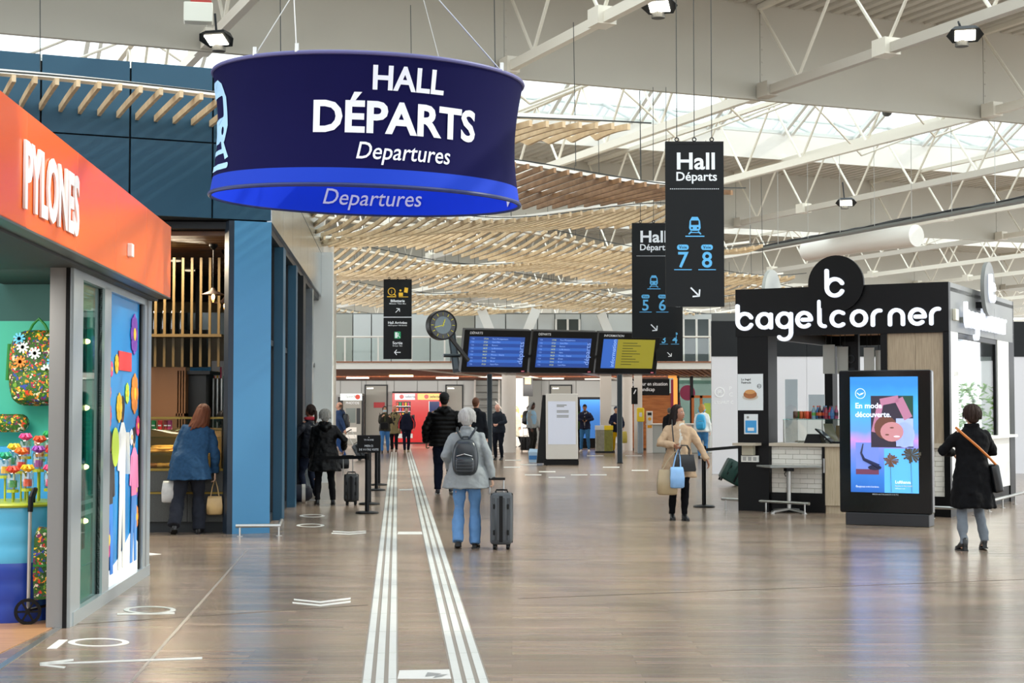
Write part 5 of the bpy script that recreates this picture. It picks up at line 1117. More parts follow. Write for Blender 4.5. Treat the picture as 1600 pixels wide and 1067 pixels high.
# vending machines, photo booth
def machine(px0, px1, D, z1): return (px0-800)/FPX*D, (px1-800)/FPX*D
M_red = mat('vending_red', '#d81f22', .25)
for (a, b, hc, lb, txt, tc_) in ((613, 652, '#eceef2', 'red vending machine with a white selecta header and drink shelves', 'selecta', '#5a6a7a'), (652, 690, '#e8c870', 'red vending machine with a golden selecta header, behind the man in the puffer jacket', 'selecta', '#3a3a3a')):
    xa_, xb_ = machine(a, b, 71, 0); t = thing('vending_machine', lb, 'vending machine', FR((xa_, 71, 0))); w = xb_-xa_
    MB().bb(0, w, 0, .8, .06, 2.3).build('cabinet', M_red, t); MB().bb(0, w, -.02, .0, .0, .06).bb(0, w, -.02, .8, 2.28, 2.36).build('dark_edge', M_black, t)
    MB().bb(.12 if a == 613 else .02, w-.1, -.05, 0, 1.98, 2.26).build('header', mat('hd_'+hc, hc, .4, emit=.3), t); MB().disc(w*.38, 2.12, .1, -.06, -.05, n=16).build('header_logo', M_red, t); text(txt, .12, mat('tc_'+tc_, tc_, .5), t, w*.52, 2.07, -.055, 'LEFT', .02)
    if a == 613:
        MB().bb(.18, w-.3, -.01, 0, .55, 1.9).build('glass_door', mat('vend_dark', '#1c2226', .15), t)
        for r in range(5):
            MB().bb(.18, w-.3, -.03, -.01, .72+r*.24, .74+r*.24).build('shelf', M_steel, t)
            for k in range(5): c = fl[(r*5+k) % 11]; MB().bb(.2+k*.125, .28+k*.125, -.025, -.012, .74+r*.24, .9+r*.24).build('pack', mat('pk_'+c, c, .5), t)
        MB().bb(.18, w-.2, -.03, 0, .25, .45).build('collection_tray', M_steel, t)
    else:
        MB().bb(w*.5, w-.1, -.01, 0, .9, 1.9).build('glass_door', mat('vend_blue', '#1f2c5a', .15, emit=.3), t); MB().bb(w*.48, w*.5, -.02, 0, .3, 1.92).build('door_edge', M_steel, t)
    MB().bb(w-.22, w-.12, -.03, 0, 1.0, 1.3).build('payment_panel', M_char, t)
xa_, xb_ = machine(532, 566, 70, 0); t = thing('photo_booth', 'grey self-service photo booth with a white header at the far left wall', 'photo booth', FR((xa_, 70, 0))); w = xb_-xa_
MB().bb(0, w, 0, 1.2, 0, 2.25).build('cabinet', mat('booth_grey', '#8d8c84', .45), t); MB().bb(-.1, .12, -.03, 0, 0, 2.1).build('dark_side', M_black, t); MB().bb(w-.02, w+.08, -.03, .1, 0, 2.15).build('dark_side', M_black, t)
MB().bb(0, w, -.06, 0, 1.95, 2.25).build('header', mat('hd_pale', '#dfe9ea', .4, emit=.3), t); MB().disc(w*.8, 2.1, .11, -.07, -.06, n=16).build('header_logo', mat('logo_orange', '#d8452c', .5), t)
MB().bb(.25, w*.7, -.01, 0, .95, 1.6).build('window', mat('booth_window', '#66706c', .2), t); MB().bb(w*.75, w-.08, -.03, 0, .9, 1.6).build('control_panel', M_char, t); MB().bb(.25, w*.75, -.02, 0, .55, .75).build('sample_sheet', M_white, t); MB().bb(.25, w*.75, -.02, 0, .25, .42).build('price_sheet', M_white, t); text('Speedlib', .12, mat('print_grey', '#8a8a86'), t, w*.25, 2.07, -.065, 'LEFT'); text('PHOTOS', .11, M_txt, t, w*.25, 1.78, -.012, 'LEFT', .02)
tag(MB().bb(0, .5, -.01, .01, 0, .25, FR(((584-800)/FPX*71.8, 71.87, 1.62))).build('door_notice', mat('notice_red', '#c8343a', .5)), 'small red notice on the grey service door', 'notice')
# staircase behind the posts
st = thing('staircase', 'grey open staircase behind the left dark post', 'staircase', FR(((742-800)/FPX*69, 69, 0)))
for i in range(9): MB().bb(0, .95, -i*.0+i*.28, i*.28+.26, .25+i*.3-.04, .25+i*.3).build('tread', mat('tread_grey', '#565552', .6), st)
MB().bar((1.05, 0, .1), (1.05, 2.5, 2.9), .08, .25).build('stringer', M_white, st); MB().bar((-.05, 0, .1), (-.05, 2.5, 2.9), .08, .25).build('stringer', M_white, st); MB().tube([(1.0, -.4, 1.2), (2.6, .2, .2)], .04, 6).tube([(.9, 0, 1.9), (2.2, 0, .4)], .03, 6).build('brace', M_white, st)
struct(MB().bb((742-800)/FPX*71.5, (846-800)/FPX*71.5, 71.5, 71.6, 0, 2.85).build('wall_stairwell', mat('stair_wall', '#8a8c88', .6)))
# ticket hall front at right: wood box, black sign, glass
F = FR(((978-800)/FPX*60, 60, 0)); Q = lambda px: (px-978)/FPX*60
th_ = thing('assistance_desk', 'orange wood clad assistance booth under a black sign for disabled travellers', 'booth', F)
z = .08; i = 0
while z < 2.05:
    MB().bb(Q(976), Q(1050), 0, .05, z, z+.145).build('wood_board', wood('orange_wood', '#b8723a', '#9c5a28', .45, 2, (1, 1, 6)), th_); z += .15; i += 1
MB().bb(Q(976), Q(1050), .05, 3, 0, 2.1).build('booth_body', mat('booth_dark', '#5a3a20', .6), th_)
MB().bb(Q(980), Q(1046), -.03, .03, 2.1, 2.72).build('black_sign', M_sign, th_)
text('Voyageur en situation', .14, M_txt, th_, Q(1043), 2.47, -.034, 'RIGHT', .015, sx=.86); text('de handicap', .14, M_txt, th_, Q(1023), 2.26, -.034, 'RIGHT', .015, sx=.9)
MB().ring(Q(987), 2.55, .07, .09, -.038, -.032, n=16, k=1.3).disc(Q(987), 2.56, .03, -.038, -.032, n=10).build('access_pictogram', M_txt, th_); MB().ring(Q(987), 2.3, .07, .09, -.038, -.032, n=16).build('access_pictogram', M_txt, th_)
MB().bb(Q(1044), Q(1057), -.1, .0, 2.75, 2.85).bb(Q(1052), Q(1058), -.1, .0, 1.0, 2.75).build('lit_frame', mat('lit_wood', '#e89a48', .4, emit=.5), th_)
MB().bb(Q(1048), Q(1054), -.02, .0, .9, 2.7).build('plum_panel', mat('plum', '#8a2a52', .4), th_)
gf = sthing('window_13', FR(((1056-800)/FPX*61, 61, 0))); Q2 = lambda px: (px-1056)/FPX*61
MB().bb(0, Q2(1116), 0, .02, .1, 2.85).build('pane', glass('far_glass', '#b8ccc8', .25), gf)
for a in (1056, 1078, 1114): MB().bb(Q2(a), Q2(a)+.12, -.05, .05, 0, 2.85).build('mullion', M_char, gf)
for a in (1080, 1093, 1112): MB().bb(Q2(a), Q2(a)+.1, -.09, -.05, 0, 2.1).build('wood_frame', mat('door_wood', '#b86a2e', .45), gf)
MB().bb(Q2(1080), Q2(1114), -.09, -.05, 2.0, 2.1).build('wood_frame', MATS['door_wood'], gf)
MB().disc(Q2(1074), 2.2, .3, -.03, -.02, n=24).build('plum_disc', MATS['plum'], gf)
MB().prism([(Q2(1056)+.1, .9), (Q2(1066), .9), (Q2(1060), 2.3), (Q2(1056)+.1, 2.6)], -.03, -.02).build('plum_wedge', MATS['plum'], gf)
MB().bb(Q2(1100), Q2(1110), -.03, -.02, 1.2, 1.8).bb(Q2(1097), Q2(1105), -.02, -.01, 1.0, 1.6).build('posters', mat('poster_green', '#b8d860', .5), gf)
struct(MB().bb(6.7, 16, 67, 67.1, 0, 2.9).build('wall_ticket_hall', mat('ticket_wall', '#7f9088', .6)))
# desk / counter at far right, ticket validator, hand-gel stand, bins, ad screen
D = 56; t = thing('service_counter', 'curved white service counter behind the woman in the beige coat', 'counter', FR(((1012-800)/FPX*D, D, 0)))
MB().rbox(0, 2.3, 0, .6, 0, 1.0, .25).build('counter_body', mat('counter_grey', '#b9beb8', .4), t, smooth=True); MB().rbox(-.05, 2.35, -.05, .65, 1.0, 1.06, .28).build('counter_top', M_white, t, smooth=True)
D = 57; X = lambda px: (px-800)/FPX*D
t = thing('gel_dispenser', 'yellow hand gel dispenser on a grey pedestal by the white column', 'dispenser', FR((X(997), 56, 0))); MB().rbox(-.1, .1, 0, .14, 0, 1.15, .03).build('pedestal', mat('steel_grey', '#8f989c', .35, .5), t); MB().rbox(-.13, .13, -.06, .12, 1.12, 1.62, .05, ax='y').build('dispenser_body', mat('signal_yellow', '#f0d21c', .3), t, smooth=True)
MB().bb(-.05, .05, -.065, -.06, 1.3, 1.45).build('gel_label', M_white, t)
t = thing('ticket_validator', 'slim white ticket validator beside the yellow dispenser', 'ticket machine', FR((X(1011), 56, 0))); MB().rbox(-.11, .11, 0, .2, 0, 1.5, .03).build('validator_body', M_white, t, smooth=True); MB().disc(0, 1.22, .06, -.01, 0, n=12).bb(-.08, .08, -.01, 0, .9, 1.0).build('yellow_label', mat('label_orange', '#f0a81c', .5), t); MB().bb(-.07, .07, -.01, 0, 1.35, 1.45).build('display', M_char, t)
c = struct(MB().bb(X(992)-.0, X(1004), 57.2, 57.5, 0, 2.86).build('trim_pillar', M_white))
t = thing('pillar_sign', 'small black vertical sign with a white pictogram on the pale pillar', 'sign', FR((X(991.5), 57.05, 0))); MB().bb(-.11, .11, -.02, .02, 1.75, 2.35).build('sign_plate', M_sign, t); MB().bar((-.03, -.03, 2.12), (.05, -.03, 2.28), .004, .04).build('pictogram', M_txt, t)
c = struct(MB().bb(X(941), X(958), 58.0, 58.5, 0, 2.86).build('trim_pillar', M_white))
for i, (px, c_, lb) in enumerate(((936, '#d8dcde', 'white-lidded transparent litter bin'), (949, '#f0d21c', 'yellow-lidded transparent litter bin'))):
    t = thing('litter_bin', lb+' by the white pillar', 'bin', FR((X(px), 56.6, 0)), 'clear litter bins by the pillar'); MB().rbox(-.16, .16, -.16, .16, .02, .82, .03).build('clear_bag', mat('bag_olive' if i else 'bag_grey', '#7a7a2c' if i else '#8b8878', .25, var=.4, scale=9), t, smooth=True); MB().rbox(-.17, .17, -.17, .17, .82, .98, .02).build('lid', mat('lid_'+c_, c_, .4), t); MB().bb(-.17, .17, -.17, .17, 0, .06).build('base', M_char, t)
t = thing('advert_screen', 'dark digital screen glowing blue behind the man reading his phone', 'advertising screen', FR((X(912), 63, 0))); MB().rbox(0, 1.3, 0, .2, .0, 2.05, .03, ax='y').build('housing', M_black, t); MB().bb(.12, 1.2, -.01, 0, .4, 1.95).build('screen', mat('scr_far', '#2e5c96', .3, emit=.7), t)
p = flo(760, 700); 
t = thing('pillar_display', 'small dark hanging display fixed to the round white column', 'information screen', FR(at(824, 600, 64))); MB().rbox(-.18, .22, -.1, .1, -.5, .5, .02, ax='y').build('housing', M_black, t); MB().bb(-.1, .14, -.105, -.1, 0, .4).build('display', mat('amber', '#b8862c', .3, emit=.5), t)
struct(MB().lathe([(.302, 1.2), (.31, 1.22), (.31, 1.3), (.302, 1.32)], 24).build('trim_column_band', mat('band_orange', '#e8a848', .5), M=FR(((815-800)/FPX*66, 66, 0))))
# luggage
def suitcase(px, py, w, d, h, c, label, yaw=0, handle=True, cat='suitcase', hl=.32, tilt=0, hx=-.0):
    p = flo(px, py); M = FR((p.x, p.y, 0), yaw)
    if tilt: M = M @ Matrix.Rotation(math.radians(tilt), 4, 'Y')
    t = thing('suitcase', label, 'suitcase', M); m = mat('case_'+c, c, .38)
    MB().rbox(-w/2, w/2, -d/2, d/2, .06, .06+h, .045, ax='y', n=5).build('shell', m, t, smooth=50)
    MB().bb(-w/2-.002, w/2+.002, -.012, .012, .07, .05+h).build('zip', M_black, t)
    for k in (-.3, -.1, .1, .3): MB().rbox(k*w*1.2-.016, k*w*1.2+.016, -d/2-.008, d/2+.004, .11, .01+h, .006, ax='y').build('rib', m, t)
    MB().bb(-.02, .02, -d/2-.012, -d/2, .09, .03+h).build('centre_groove', M_black, t)
    for x in (-w/2+.05, w/2-.05):
        for y in (-d/2+.05, d/2-.05): MB().tube([(x-.018, y, .032), (x+.018, y, .032)], .03, 12).bb(x-.02, x+.02, y-.02, y+.02, .05, .075).build('wheel', M_black, t, smooth=50)
    if handle:
        for x in (hx-.08, hx+.08): MB().tube([(x, .02, .06+h-.02), (x, .02, .06+h+hl)], .008, 6).build('handle_rod', M_steel, t)
        MB().rbox(hx-.1, hx+.1, .0, .04, .06+h+hl, .06+h+hl+.03, .01).build('grip', M_black, t)
    MB().tube([(-.07, -.03, .06+h), (-.06, -.03, .09+h), (.06, -.03, .09+h), (.07, -.03, .06+h)], .01, 6).build('top_grip', M_black, t)
    for x in (-w*.32, w*.32):
        for z in (.2, .06+h-.15): MB().rbox(x-.012, x+.012, -d/2-.014, -d/2, z-.03, z+.03, .01, ax='y').build('clasp', M_black, t)
    return t
suitcase(784, 857, .25+.0, .40, .585, '#3d4145', 'large dark grey ribbed suitcase pulled by the woman in the grey jacket', -2, hl=.14, hx=-.06)
suitcase(549, 789, .235, .34, .46, '#17181a', 'small black cabin suitcase beside the grey-haired woman in the black coat', 3, hl=.28, hx=-.06)
suitcase(569, 719, .3, .22, .5, '#2c2f33', 'dark grey cabin suitcase pulled tilted by the bald man in navy', 0, tilt=-28, hl=.45)
suitcase(821, 706, .36, .22, .5, '#1a1a1c', 'black suitcase on the floor behind the person in the hooded vest', 0, hl=.3)
t = suitcase(1141, 759, .6, .4, .45, '#123a32', 'dark green holdall on wheels tilted at the left edge of the kiosk', 0, handle=False, tilt=28)
# duffel bag and floor bags
p = flo(466, 786); dfl = thing('sports_bag', 'navy blue and white sports bag on the floor beside the ponytailed woman', 'bag', FR((p.x, p.y, 0), 8))
R = []
for i in range(9):
    x = -.24+.48*i/8; k = math.sqrt(max(0, 1-(x/.25)**2))**.6; R.append([(x, .15*k*math.cos(a), .165+.15*k*math.sin(a)) for a in [2*PI*j/16 for j in range(16)]])
MB().loft(R).build('bag_body', mat('bag_navy', '#14182c', .6), dfl, smooth=True)
MB().loft([[(x, .155*math.cos(a), .165+.156*math.sin(a)) for a in [2*PI*j/16 for j in range(16)]] for x in (.06, .12)], cap=False).build('white_band', M_white, dfl, smooth=True)
p = flo(837, 722); cb = thing('carrier_bag', 'blue and white shopping bag on the floor left of the notice stand', 'bag', FR((p.x, p.y, 0)))
MB().loft([[(-.2, -.1, 0), (.2, -.1, 0), (.2, .1, 0), (-.2, .1, 0)], [(-.22, -.1, .3), (.22, -.1, .3), (.22, .1, .3), (-.22, .1, .3)], [(-.18, -.03, .40), (.2, -.03, .38), (.2, .03, .38), (-.18, .03, .40)]]).build('bag_body', mat('bag_bluewhite', '#a9c4dc', .5), cb); MB().bb(-.2, .2, -.106, -.1, .08, .2).build('blue_print', mat('bag_blue', '#3a78b8', .5), cb)
# floor stickers and arrows (flat vinyl)
M_vin = mat('vinyl_white', '#d4d2cc', .5)
def vinyl(name, pts_list, label, cat='floor marking', grp=None, z=.0035):
    q = MB(); c = flo(*pts_list[0][0]); T = Matrix.Translation((c.x, c.y, 0))
    for pts in pts_list:
        v = [flo(x, y) for x, y in pts]; n = len(v)
        q.add([(a.x-c.x, a.y-c.y, .001) for a in v]+[(a.x-c.x, a.y-c.y, z) for a in v], [tuple(range(n, 2*n)), tuple(range(n))[::-1]]+[(i, (i+1) % n, (i+1) % n+n, i+n) for i in range(n)])
    return tag(q.build(name, M_vin, M=T), label, cat, grp)
def oval(cx, cy, rx, ry, k=.72, n=28):
    o = []
    for i in range(n):
        a, b = 2*PI*i/n, 2*PI*(i+1)/n; o.append([(cx+rx*math.cos(a), cy+ry*math.sin(a)), (cx+rx*math.cos(b), cy+ry*math.sin(b)), (cx+rx*k*math.cos(b), cy+ry*k*math.sin(b)), (cx+rx*k*math.cos(a), cy+ry*k*math.sin(a))])
    return o
vinyl('floor_digits', [[(73, 1014), (88, 1014), (106, 1000), (92, 1000)]]+oval(154, 1004, 48, 6.5, .78), 'big white 10 printed on the floor above the arrow')
vinyl('floor_digits', [[(183, 958.5), (273, 957), (273, 959.5), (183, 961)]]+oval(234, 953, 41, 5.5, .8), 'smaller white 10 printed on the floor before the gift shop window')
vinyl('floor_arrow', [[(62, 1037), (316, 1027), (316, 1030), (62, 1039)], [(62, 1036), (115, 1030), (115, 1033), (80, 1037)], [(62, 1038), (103, 1042), (100, 1044.5), (62, 1040)]], 'long thin white arrow on the floor pointing left towards the gift shop')
vinyl('floor_chevron', [[(459, 936), (500, 940), (548, 934), (548, 936.5), (500, 942.5), (459, 938)], [(457, 941), (500, 945), (548, 939), (548, 941.5), (500, 947.5), (457, 943)]], 'double white chevron on the floor left of the tactile strips, nearest one')
vinyl('floor_chevron', [[(520, 829.5), (545, 831), (572, 829.5), (572, 830.5), (545, 832.5), (520, 831)], [(518, 832.5), (545, 834), (572, 832), (572, 833.2), (545, 835.5), (518, 834)]], 'double white chevron on the floor beyond, beside the barrier posts')
vinyl('floor_digits', oval(485, 821, 22, 2.6, .75), 'white oval floor print nearer to the blue column', 'floor marking'); vinyl('floor_digits', oval(488, 806, 20, 2.2, .75), 'white oval floor print farther along the blue shopfront')
vinyl('floor_triangle', [[(232, 864), (252, 866), (232, 868)]], 'small white arrow tip on the floor at the gift shop corner')
vinyl('floor_sticker', [[(624, 1048), (702, 1046.5), (705, 1061), (621, 1061)]], 'white rectangular floor sticker between the tactile strips at the bottom edge')
fs_ = [flo(x, y, .005) for x, y in ((668, 1050), (690, 1052), (684, 1054), (700, 1053), (690, 1057), (676, 1059), (682, 1055), (664, 1057))]
tag(MB().add([tuple(v) for v in fs_], [tuple(range(8))]).build('sticker_print', mat('print_grey', '#8a8a86')), 'grey winged print on the white floor sticker', 'floor marking')
vinyl('floor_sticker', [[(622, 831), (659, 831), (660, 835), (621, 835)]], 'white floor sticker between the tactile strips near the woman with the suitcase')
vinyl('floor_sticker', [[(624, 764.5), (644, 764), (645, 766), (623.5, 766.5)]], 'small far white floor sticker between the tactile strips')
n = 0; lb = ['near the notice stand foot', 'left of the right dark post']
for (x, y) in ((790, 700), (802, 719), (826, 726), (833, 742), (800, 730), (855, 737), (905, 742), (935, 742), (955, 730), (990, 712), (930, 712), (1000, 735), (775, 712), (870, 746)):
    vinyl('floor_dash', [[(x-13, y-.7), (x+13, y-.7), (x+13, y+.7), (x-13, y+.7)]], 'short white dash marking on the floor of the middle hall', 'floor marking', 'short white dashes on the mid hall floor')
# roof floodlights and speakers
M_hot = mat('flood_lamp', '#fff6e0', .4, emit=12)
def flood(px, py, D, label, yaw):
    p = at(px, py, D); t = thing('flood_light', label, 'lamp', FR(p, yaw)); T = Matrix.Rotation(math.radians(-24), 4, 'X')
    MB().loft([[(-.22, -.18, .0), (.22, -.18, .0), (.3, 0, .0), (.2, .2, 0), (-.2, .2, 0), (-.3, 0, 0)], [(-.16, -.12, .1), (.16, -.12, .1), (.22, 0, .12), (.15, .14, .1), (-.15, .14, .1), (-.22, 0, .12)]], T).build('lamp_housing', M_char, t); MB().bb(-.16, .16, -.13, .13, -.012, .0, T).build('lamp_glass', M_hot, t)
    MB().tube([(-.05, .12, .08), (-.1, .15, max(.25, 8.0-p.z))], .02, 6).build('bracket', M_char, t)
    MB().lathe([(0, -.02), (.11, -.02), (.11, .08), (0, .08)], 16, c=(-.05, .2, -.12)).build('speaker', mat('speaker_grey', '#4a4a48', .6), t, smooth=50)
flood(338, 62, 25, 'lit floodlight with dark housing high left of the round sign', -15); flood(1030, 10, 25, 'lit floodlight on the roof truss at top centre right', -15); flood(1508, 55, 25.5, 'lit floodlight on the roof truss at top right', -15)
flood(1322, 317, 44, 'small lit floodlight on a farther truss above the kiosk', -15)
p = at(1386, 174, 38); t = thing('ceiling_speaker', 'round grey loudspeaker hanging below the glazed lantern', 'loudspeaker', FR(p)); MB().ell((0, 0, 0), (.13, .13, .13)).build('speaker_body', mat('speaker_grey', '#4a4a48'), t, smooth=True); MB().tube([(0, 0, .1), (.05, 0, 1.9)], .01, 5).build('drop_wire', M_wire, t)
p = at(310, 20, 24); t = thing('junction_box', 'pale cable box with a red top on the roof truss at top left', 'box', FR(p, 10)); MB().rbox(-.22, .22, -.12, .12, -.16, .14, .02, ax='y').build('box_body', mat('box_pale', '#dcdccf', .4), t); MB().rbox(-.12, .2, -.1, .1, .14, .18, .01, ax='y').build('red_lid', mat('lid_red', '#a8322a', .5), t)
# ================= PEOPLE =================
def twobone(S, T, a, b, pole):
    S, T = Vector(S), Vector(T); d = T-S; L = min(max(d.length, abs(a-b)+.01), (a+b)*.995); dn = d.normalized(); T = S+dn*L
    x = (a*a-b*b+L*L)/(2*L); h = math.sqrt(max(a*a-x*x, 0)); p = Vector(pole); p = p-dn*p.dot(dn); p.normalize()
    return S+dn*x+p*h, T
FT = bpy.data.textures.new('folds', 'CLOUDS'); FT.noise_scale = .11; FT.noise_depth = 2
def folds(o, st):
    m = o.modifiers.new('folds', 'DISPLACE'); m.texture = FT; m.strength = st; m.mid_level = .5; m.texture_coords = 'LOCAL'
    return o
def remesh(o, v, it=4, fac=.5):
    m = o.modifiers.new('remesh', 'REMESH'); m.mode = 'VOXEL'; m.voxel_size = v; m.use_smooth_shade = True
    q = o.modifiers.new('smooth', 'SMOOTH'); q.factor = fac; q.iterations = it; return o
def ellring(c, rx, ry, X, Y, n=18, sq=1.0):
    o = []
    for i in range(n):
        t = 2*PI*i/n; a, b = math.cos(t), math.sin(t)
        if sq != 1: a = math.copysign(abs(a)**sq, a); b = math.copysign(abs(b)**sq, b)
        o.append(tuple(Vector(c)+X*(rx*a)+Y*(ry*b)))
    return o
def person(label, px, py, H, head, **k):
    """one figure: a continuous body mesh whose children are its clothes and hair. k: see defaults"""
    g = lambda n, d=None: k.get(n, d)
    s = H/1.72; w = g('w', 1.0); f = flo(px, py) if g('D') is None else Vector(((px-800)/FPX*g('D'), g('D'), 0))
    F = FR((f.x, f.y, 0), head); D = f.y; near = D < 30; mid = D < 40
    vox = .0075 if near else (.014 if mid else .02); cvox = .012 if near else (.018 if mid else .024)
    lean, side, twist = g('lean', 0), g('side', 0), g('twist', 0)
    hipz = .90*s
    RT = Matrix.Translation((0, 0, hipz)) @ Matrix.Rotation(math.radians(side), 4, 'Y') @ Matrix.Rotation(math.radians(lean), 4, 'X') @ Matrix.Rotation(math.radians(twist), 4, 'Z') @ Matrix.Translation((0, 0, -hipz))
    T = lambda p: RT @ Vector(p)
    # legs
    feet = g('feet', ((-.10, 0, 0, 0), (.10, 0, 0, 0)))      # (x, y, heel lift, toe turn) for the figure's right and left foot
    legs = []
    for sx, (fx_, fy_, lift, turn) in zip((-1, 1), feet):
        hip = Vector((sx*.085*s, 0, hipz-.02*s)); ank = Vector((fx_, fy_+.03, .085*s+lift))
        knee, ank = twobone(hip, ank, .41*s, .405*s, (sx*.06, -1, 0)); legs.append((hip, knee, ank, turn, lift))
    # arms
    arms = []
    hw = .158*s*w
    for sx, tg in zip((-1, 1), (g('rh'), g('lh'))):
        sh = T((sx*hw, .01, 1.37*s)); 
        wr = Vector(tg[:3]) if tg else T((sx*(hw+.08), -.03, .84*s))
        pole = Vector(tg[3:6]) if tg and len(tg) > 3 else Vector((sx*.5, 1, -.1))
        el, wr = twobone(sh, wr, .285*s, .255*s, pole); arms.append((sh, el, wr))
    X0_, Y0_ = RT.to_3x3() @ Vector((1, 0, 0)), RT.to_3x3() @ Vector((0, 1, 0))
    q = MB()
    def torso(q, prof, n=18):
        q.loft([ellring(T((0, cy*s, z*s)), rx*s*w, ry*s, X0_, Y0_, n, .85) for z, rx, ry, cy in prof])
    torso(q, [(.84, .13, .09, .01), (.92, .165, .115, .01), (1.02, .145, .10, 0), (1.10, .135, .095, 0), (1.22, .155, .11, 0), (1.34, .165, .11, .01), (1.41, .14, .085, .015), (1.45, .07, .06, .02)])
    # neck and head
    hy, hp = g('hyaw', 0), g('hpitch', 0)
    nk = T((0, .02, 1.44*s)); HB = Matrix.Translation(T((0, -.0+.01, 1.50*s))) @ RT.to_3x3().to_4x4() @ Matrix.Rotation(math.radians(hy), 4, 'Z') @ Matrix.Rotation(math.radians(hp - lean*.6), 4, 'X')
    q.tube([nk-Vector((0, 0, .04)), (nk+HB.to_translation())/2, HB @ Vector((0, .015, .05))], [.06*s, .052*s, .052*s], 12)
    h = s*g('hs', 1.0)
    HS = HB @ Matrix.Diagonal((h, h, h, 1))
    q.ell((0, .012, .125), (.074, .092, .095), HS, 20, 12)            # skull
    q.loft([[Vector((x*r, -.03+y*r2-.0, z)) for x, y in [(math.cos(2*PI*i/14), math.sin(2*PI*i/14)) for i in range(14)]] for z, r, r2 in ((-.005, .022, .03), (.01, .04, .048), (.04, .055, .062), (.08, .065, .066), (.12, .06, .055))], HS)
    q.loft([[(-.008, -.09, .115), (.008, -.09, .115), (.006, -.075, .12), (-.006, -.075, .12)], [(-.013, -.112, .07), (.013, -.112, .07), (.014, -.08, .066), (-.014, -.08, .066)], [(-.010, -.10, .062), (.010, -.10, .062), (.01, -.08, .06), (-.01, -.08, .06)]], HS)  # nose
    for sx in (-1, 1): q.ell((sx*.078, .015, .095), (.008, .018, .03), HS, 8, 6)
    for hip, knee, ank, turn, lift in legs:
        q.tube([hip+Vector((0, 0, .04)), hip.lerp(knee, .4), knee, knee.lerp(ank, .35), ank+Vector((0, .01, -.02))], [.09*s, .078*s, .052*s, .052*s, .028*s], 12)
        q.ell((ank.x, ank.y-.05, ank.z-.045), (.024, .06, .022), None, 10, 6)
    for i_, (sh, el, wr) in enumerate(arms):
        sx = (-1, 1)[i_]
        q.tube([T((sx*.1*s, .01, 1.37*s)), sh, sh.lerp(el, .5), el, el.lerp(wr, .4), wr], [.055*s, .052*s, .043*s, .035*s, .036*s, .024*s], 12)
        # hand: palm, four unequal curled fingers, thumb
        d = (wr-el).normalized(); hd = (d+Vector((0, 0, -.5))).normalized() if not g('rigid') else d
        pn = Vector((-sx, 0, 0)); pn = (pn-hd*pn.dot(hd)).normalized(); sd = hd.cross(pn).normalized()
        if sd.y > 0: sd = -sd                                       # thumb side faces forward
        hs = s*1.0; c = wr+hd*.05*hs
        q.loft([[tuple(wr+hd*u_*hs+sd*a*hs+pn*b*hs) for a, b in ((-.5*wd, -.012), (.5*wd, -.012), (.5*wd, .012), (-.5*wd, .012))] for u_, wd in ((-.01, .045), (.03, .07), (.085, .078), (.095, .07))])
        curl = g('curl', (.5, .5))[i_]
        for j, (o_, L_) in enumerate(((.03, .070), (.01, .078), (-.011, .072), (-.031, .056))):
            p0 = wr+hd*.085*hs+sd*o_*hs; a1 = curl; d1 = hd*math.cos(a1)+pn*math.sin(a1); d2 = hd*math.cos(a1*2.4)+pn*math.sin(a1*2.4); d3 = hd*math.cos(a1*3.4)+pn*math.sin(a1*3.4)
            p1 = p0+d1*L_*.45*hs; p2 = p1+d2*L_*.32*hs; p3 = p2+d3*L_*.23*hs
            q.tube([p0-hd*.015, p0, p1, p2, p3], [.0098*hs, .0098*hs, .009*hs, .0085*hs, .0072*hs], 7)
        t0 = wr+hd*.03*hs+sd*.032*hs; t1 = t0+(hd*.6+sd*.75+pn*.25).normalized()*.036*hs; t2 = t1+(hd*.85+sd*.2+pn*.45).normalized()*.03*hs
        q.tube([t0-sd*.012, t0, t1, t2], [.013*hs, .0125*hs, .0105*hs, .008*hs], 7)
    skin = mat('skin_'+g('skin', '#c89878'), g('skin', '#c89878'), .5)
    body = q.build('person', skin, M=F, smooth=True); tag(body, label, 'person'); remesh(body, vox, 3)
    # trousers
    tc = g('trousers', '#1a1b20'); tw = g('tw', 1.0); cuff = g('cuff', 1.0)
    q = MB(); torso(q, [(.80, .13, .10, .01), (.88, .172, .122, .01), (.95, .17, .12, .01), (1.04, .152, .108, 0)])
    for hip, knee, ank, turn, lift in legs:
        q.tube([hip+Vector((0, 0, .05)), hip.lerp(knee, .35), knee, knee.lerp(ank, .4), ank+Vector((0, 0, -.03 if cuff > 1 else -.005))], [.102*s, .095*s*tw, .068*s*tw, .066*s*tw*(.5+.5*cuff), .05*s*tw*cuff], 14)
    q = q.build('trousers', mat('cloth_'+tc, tc, .9, var=.12, scale=14, bump=.3, spec=.12), body, smooth=True); remesh(q, cvox, 3); folds(q, .035)
    # shoes
    sc = g('shoes', '#111113'); heel = g('heel', 0)
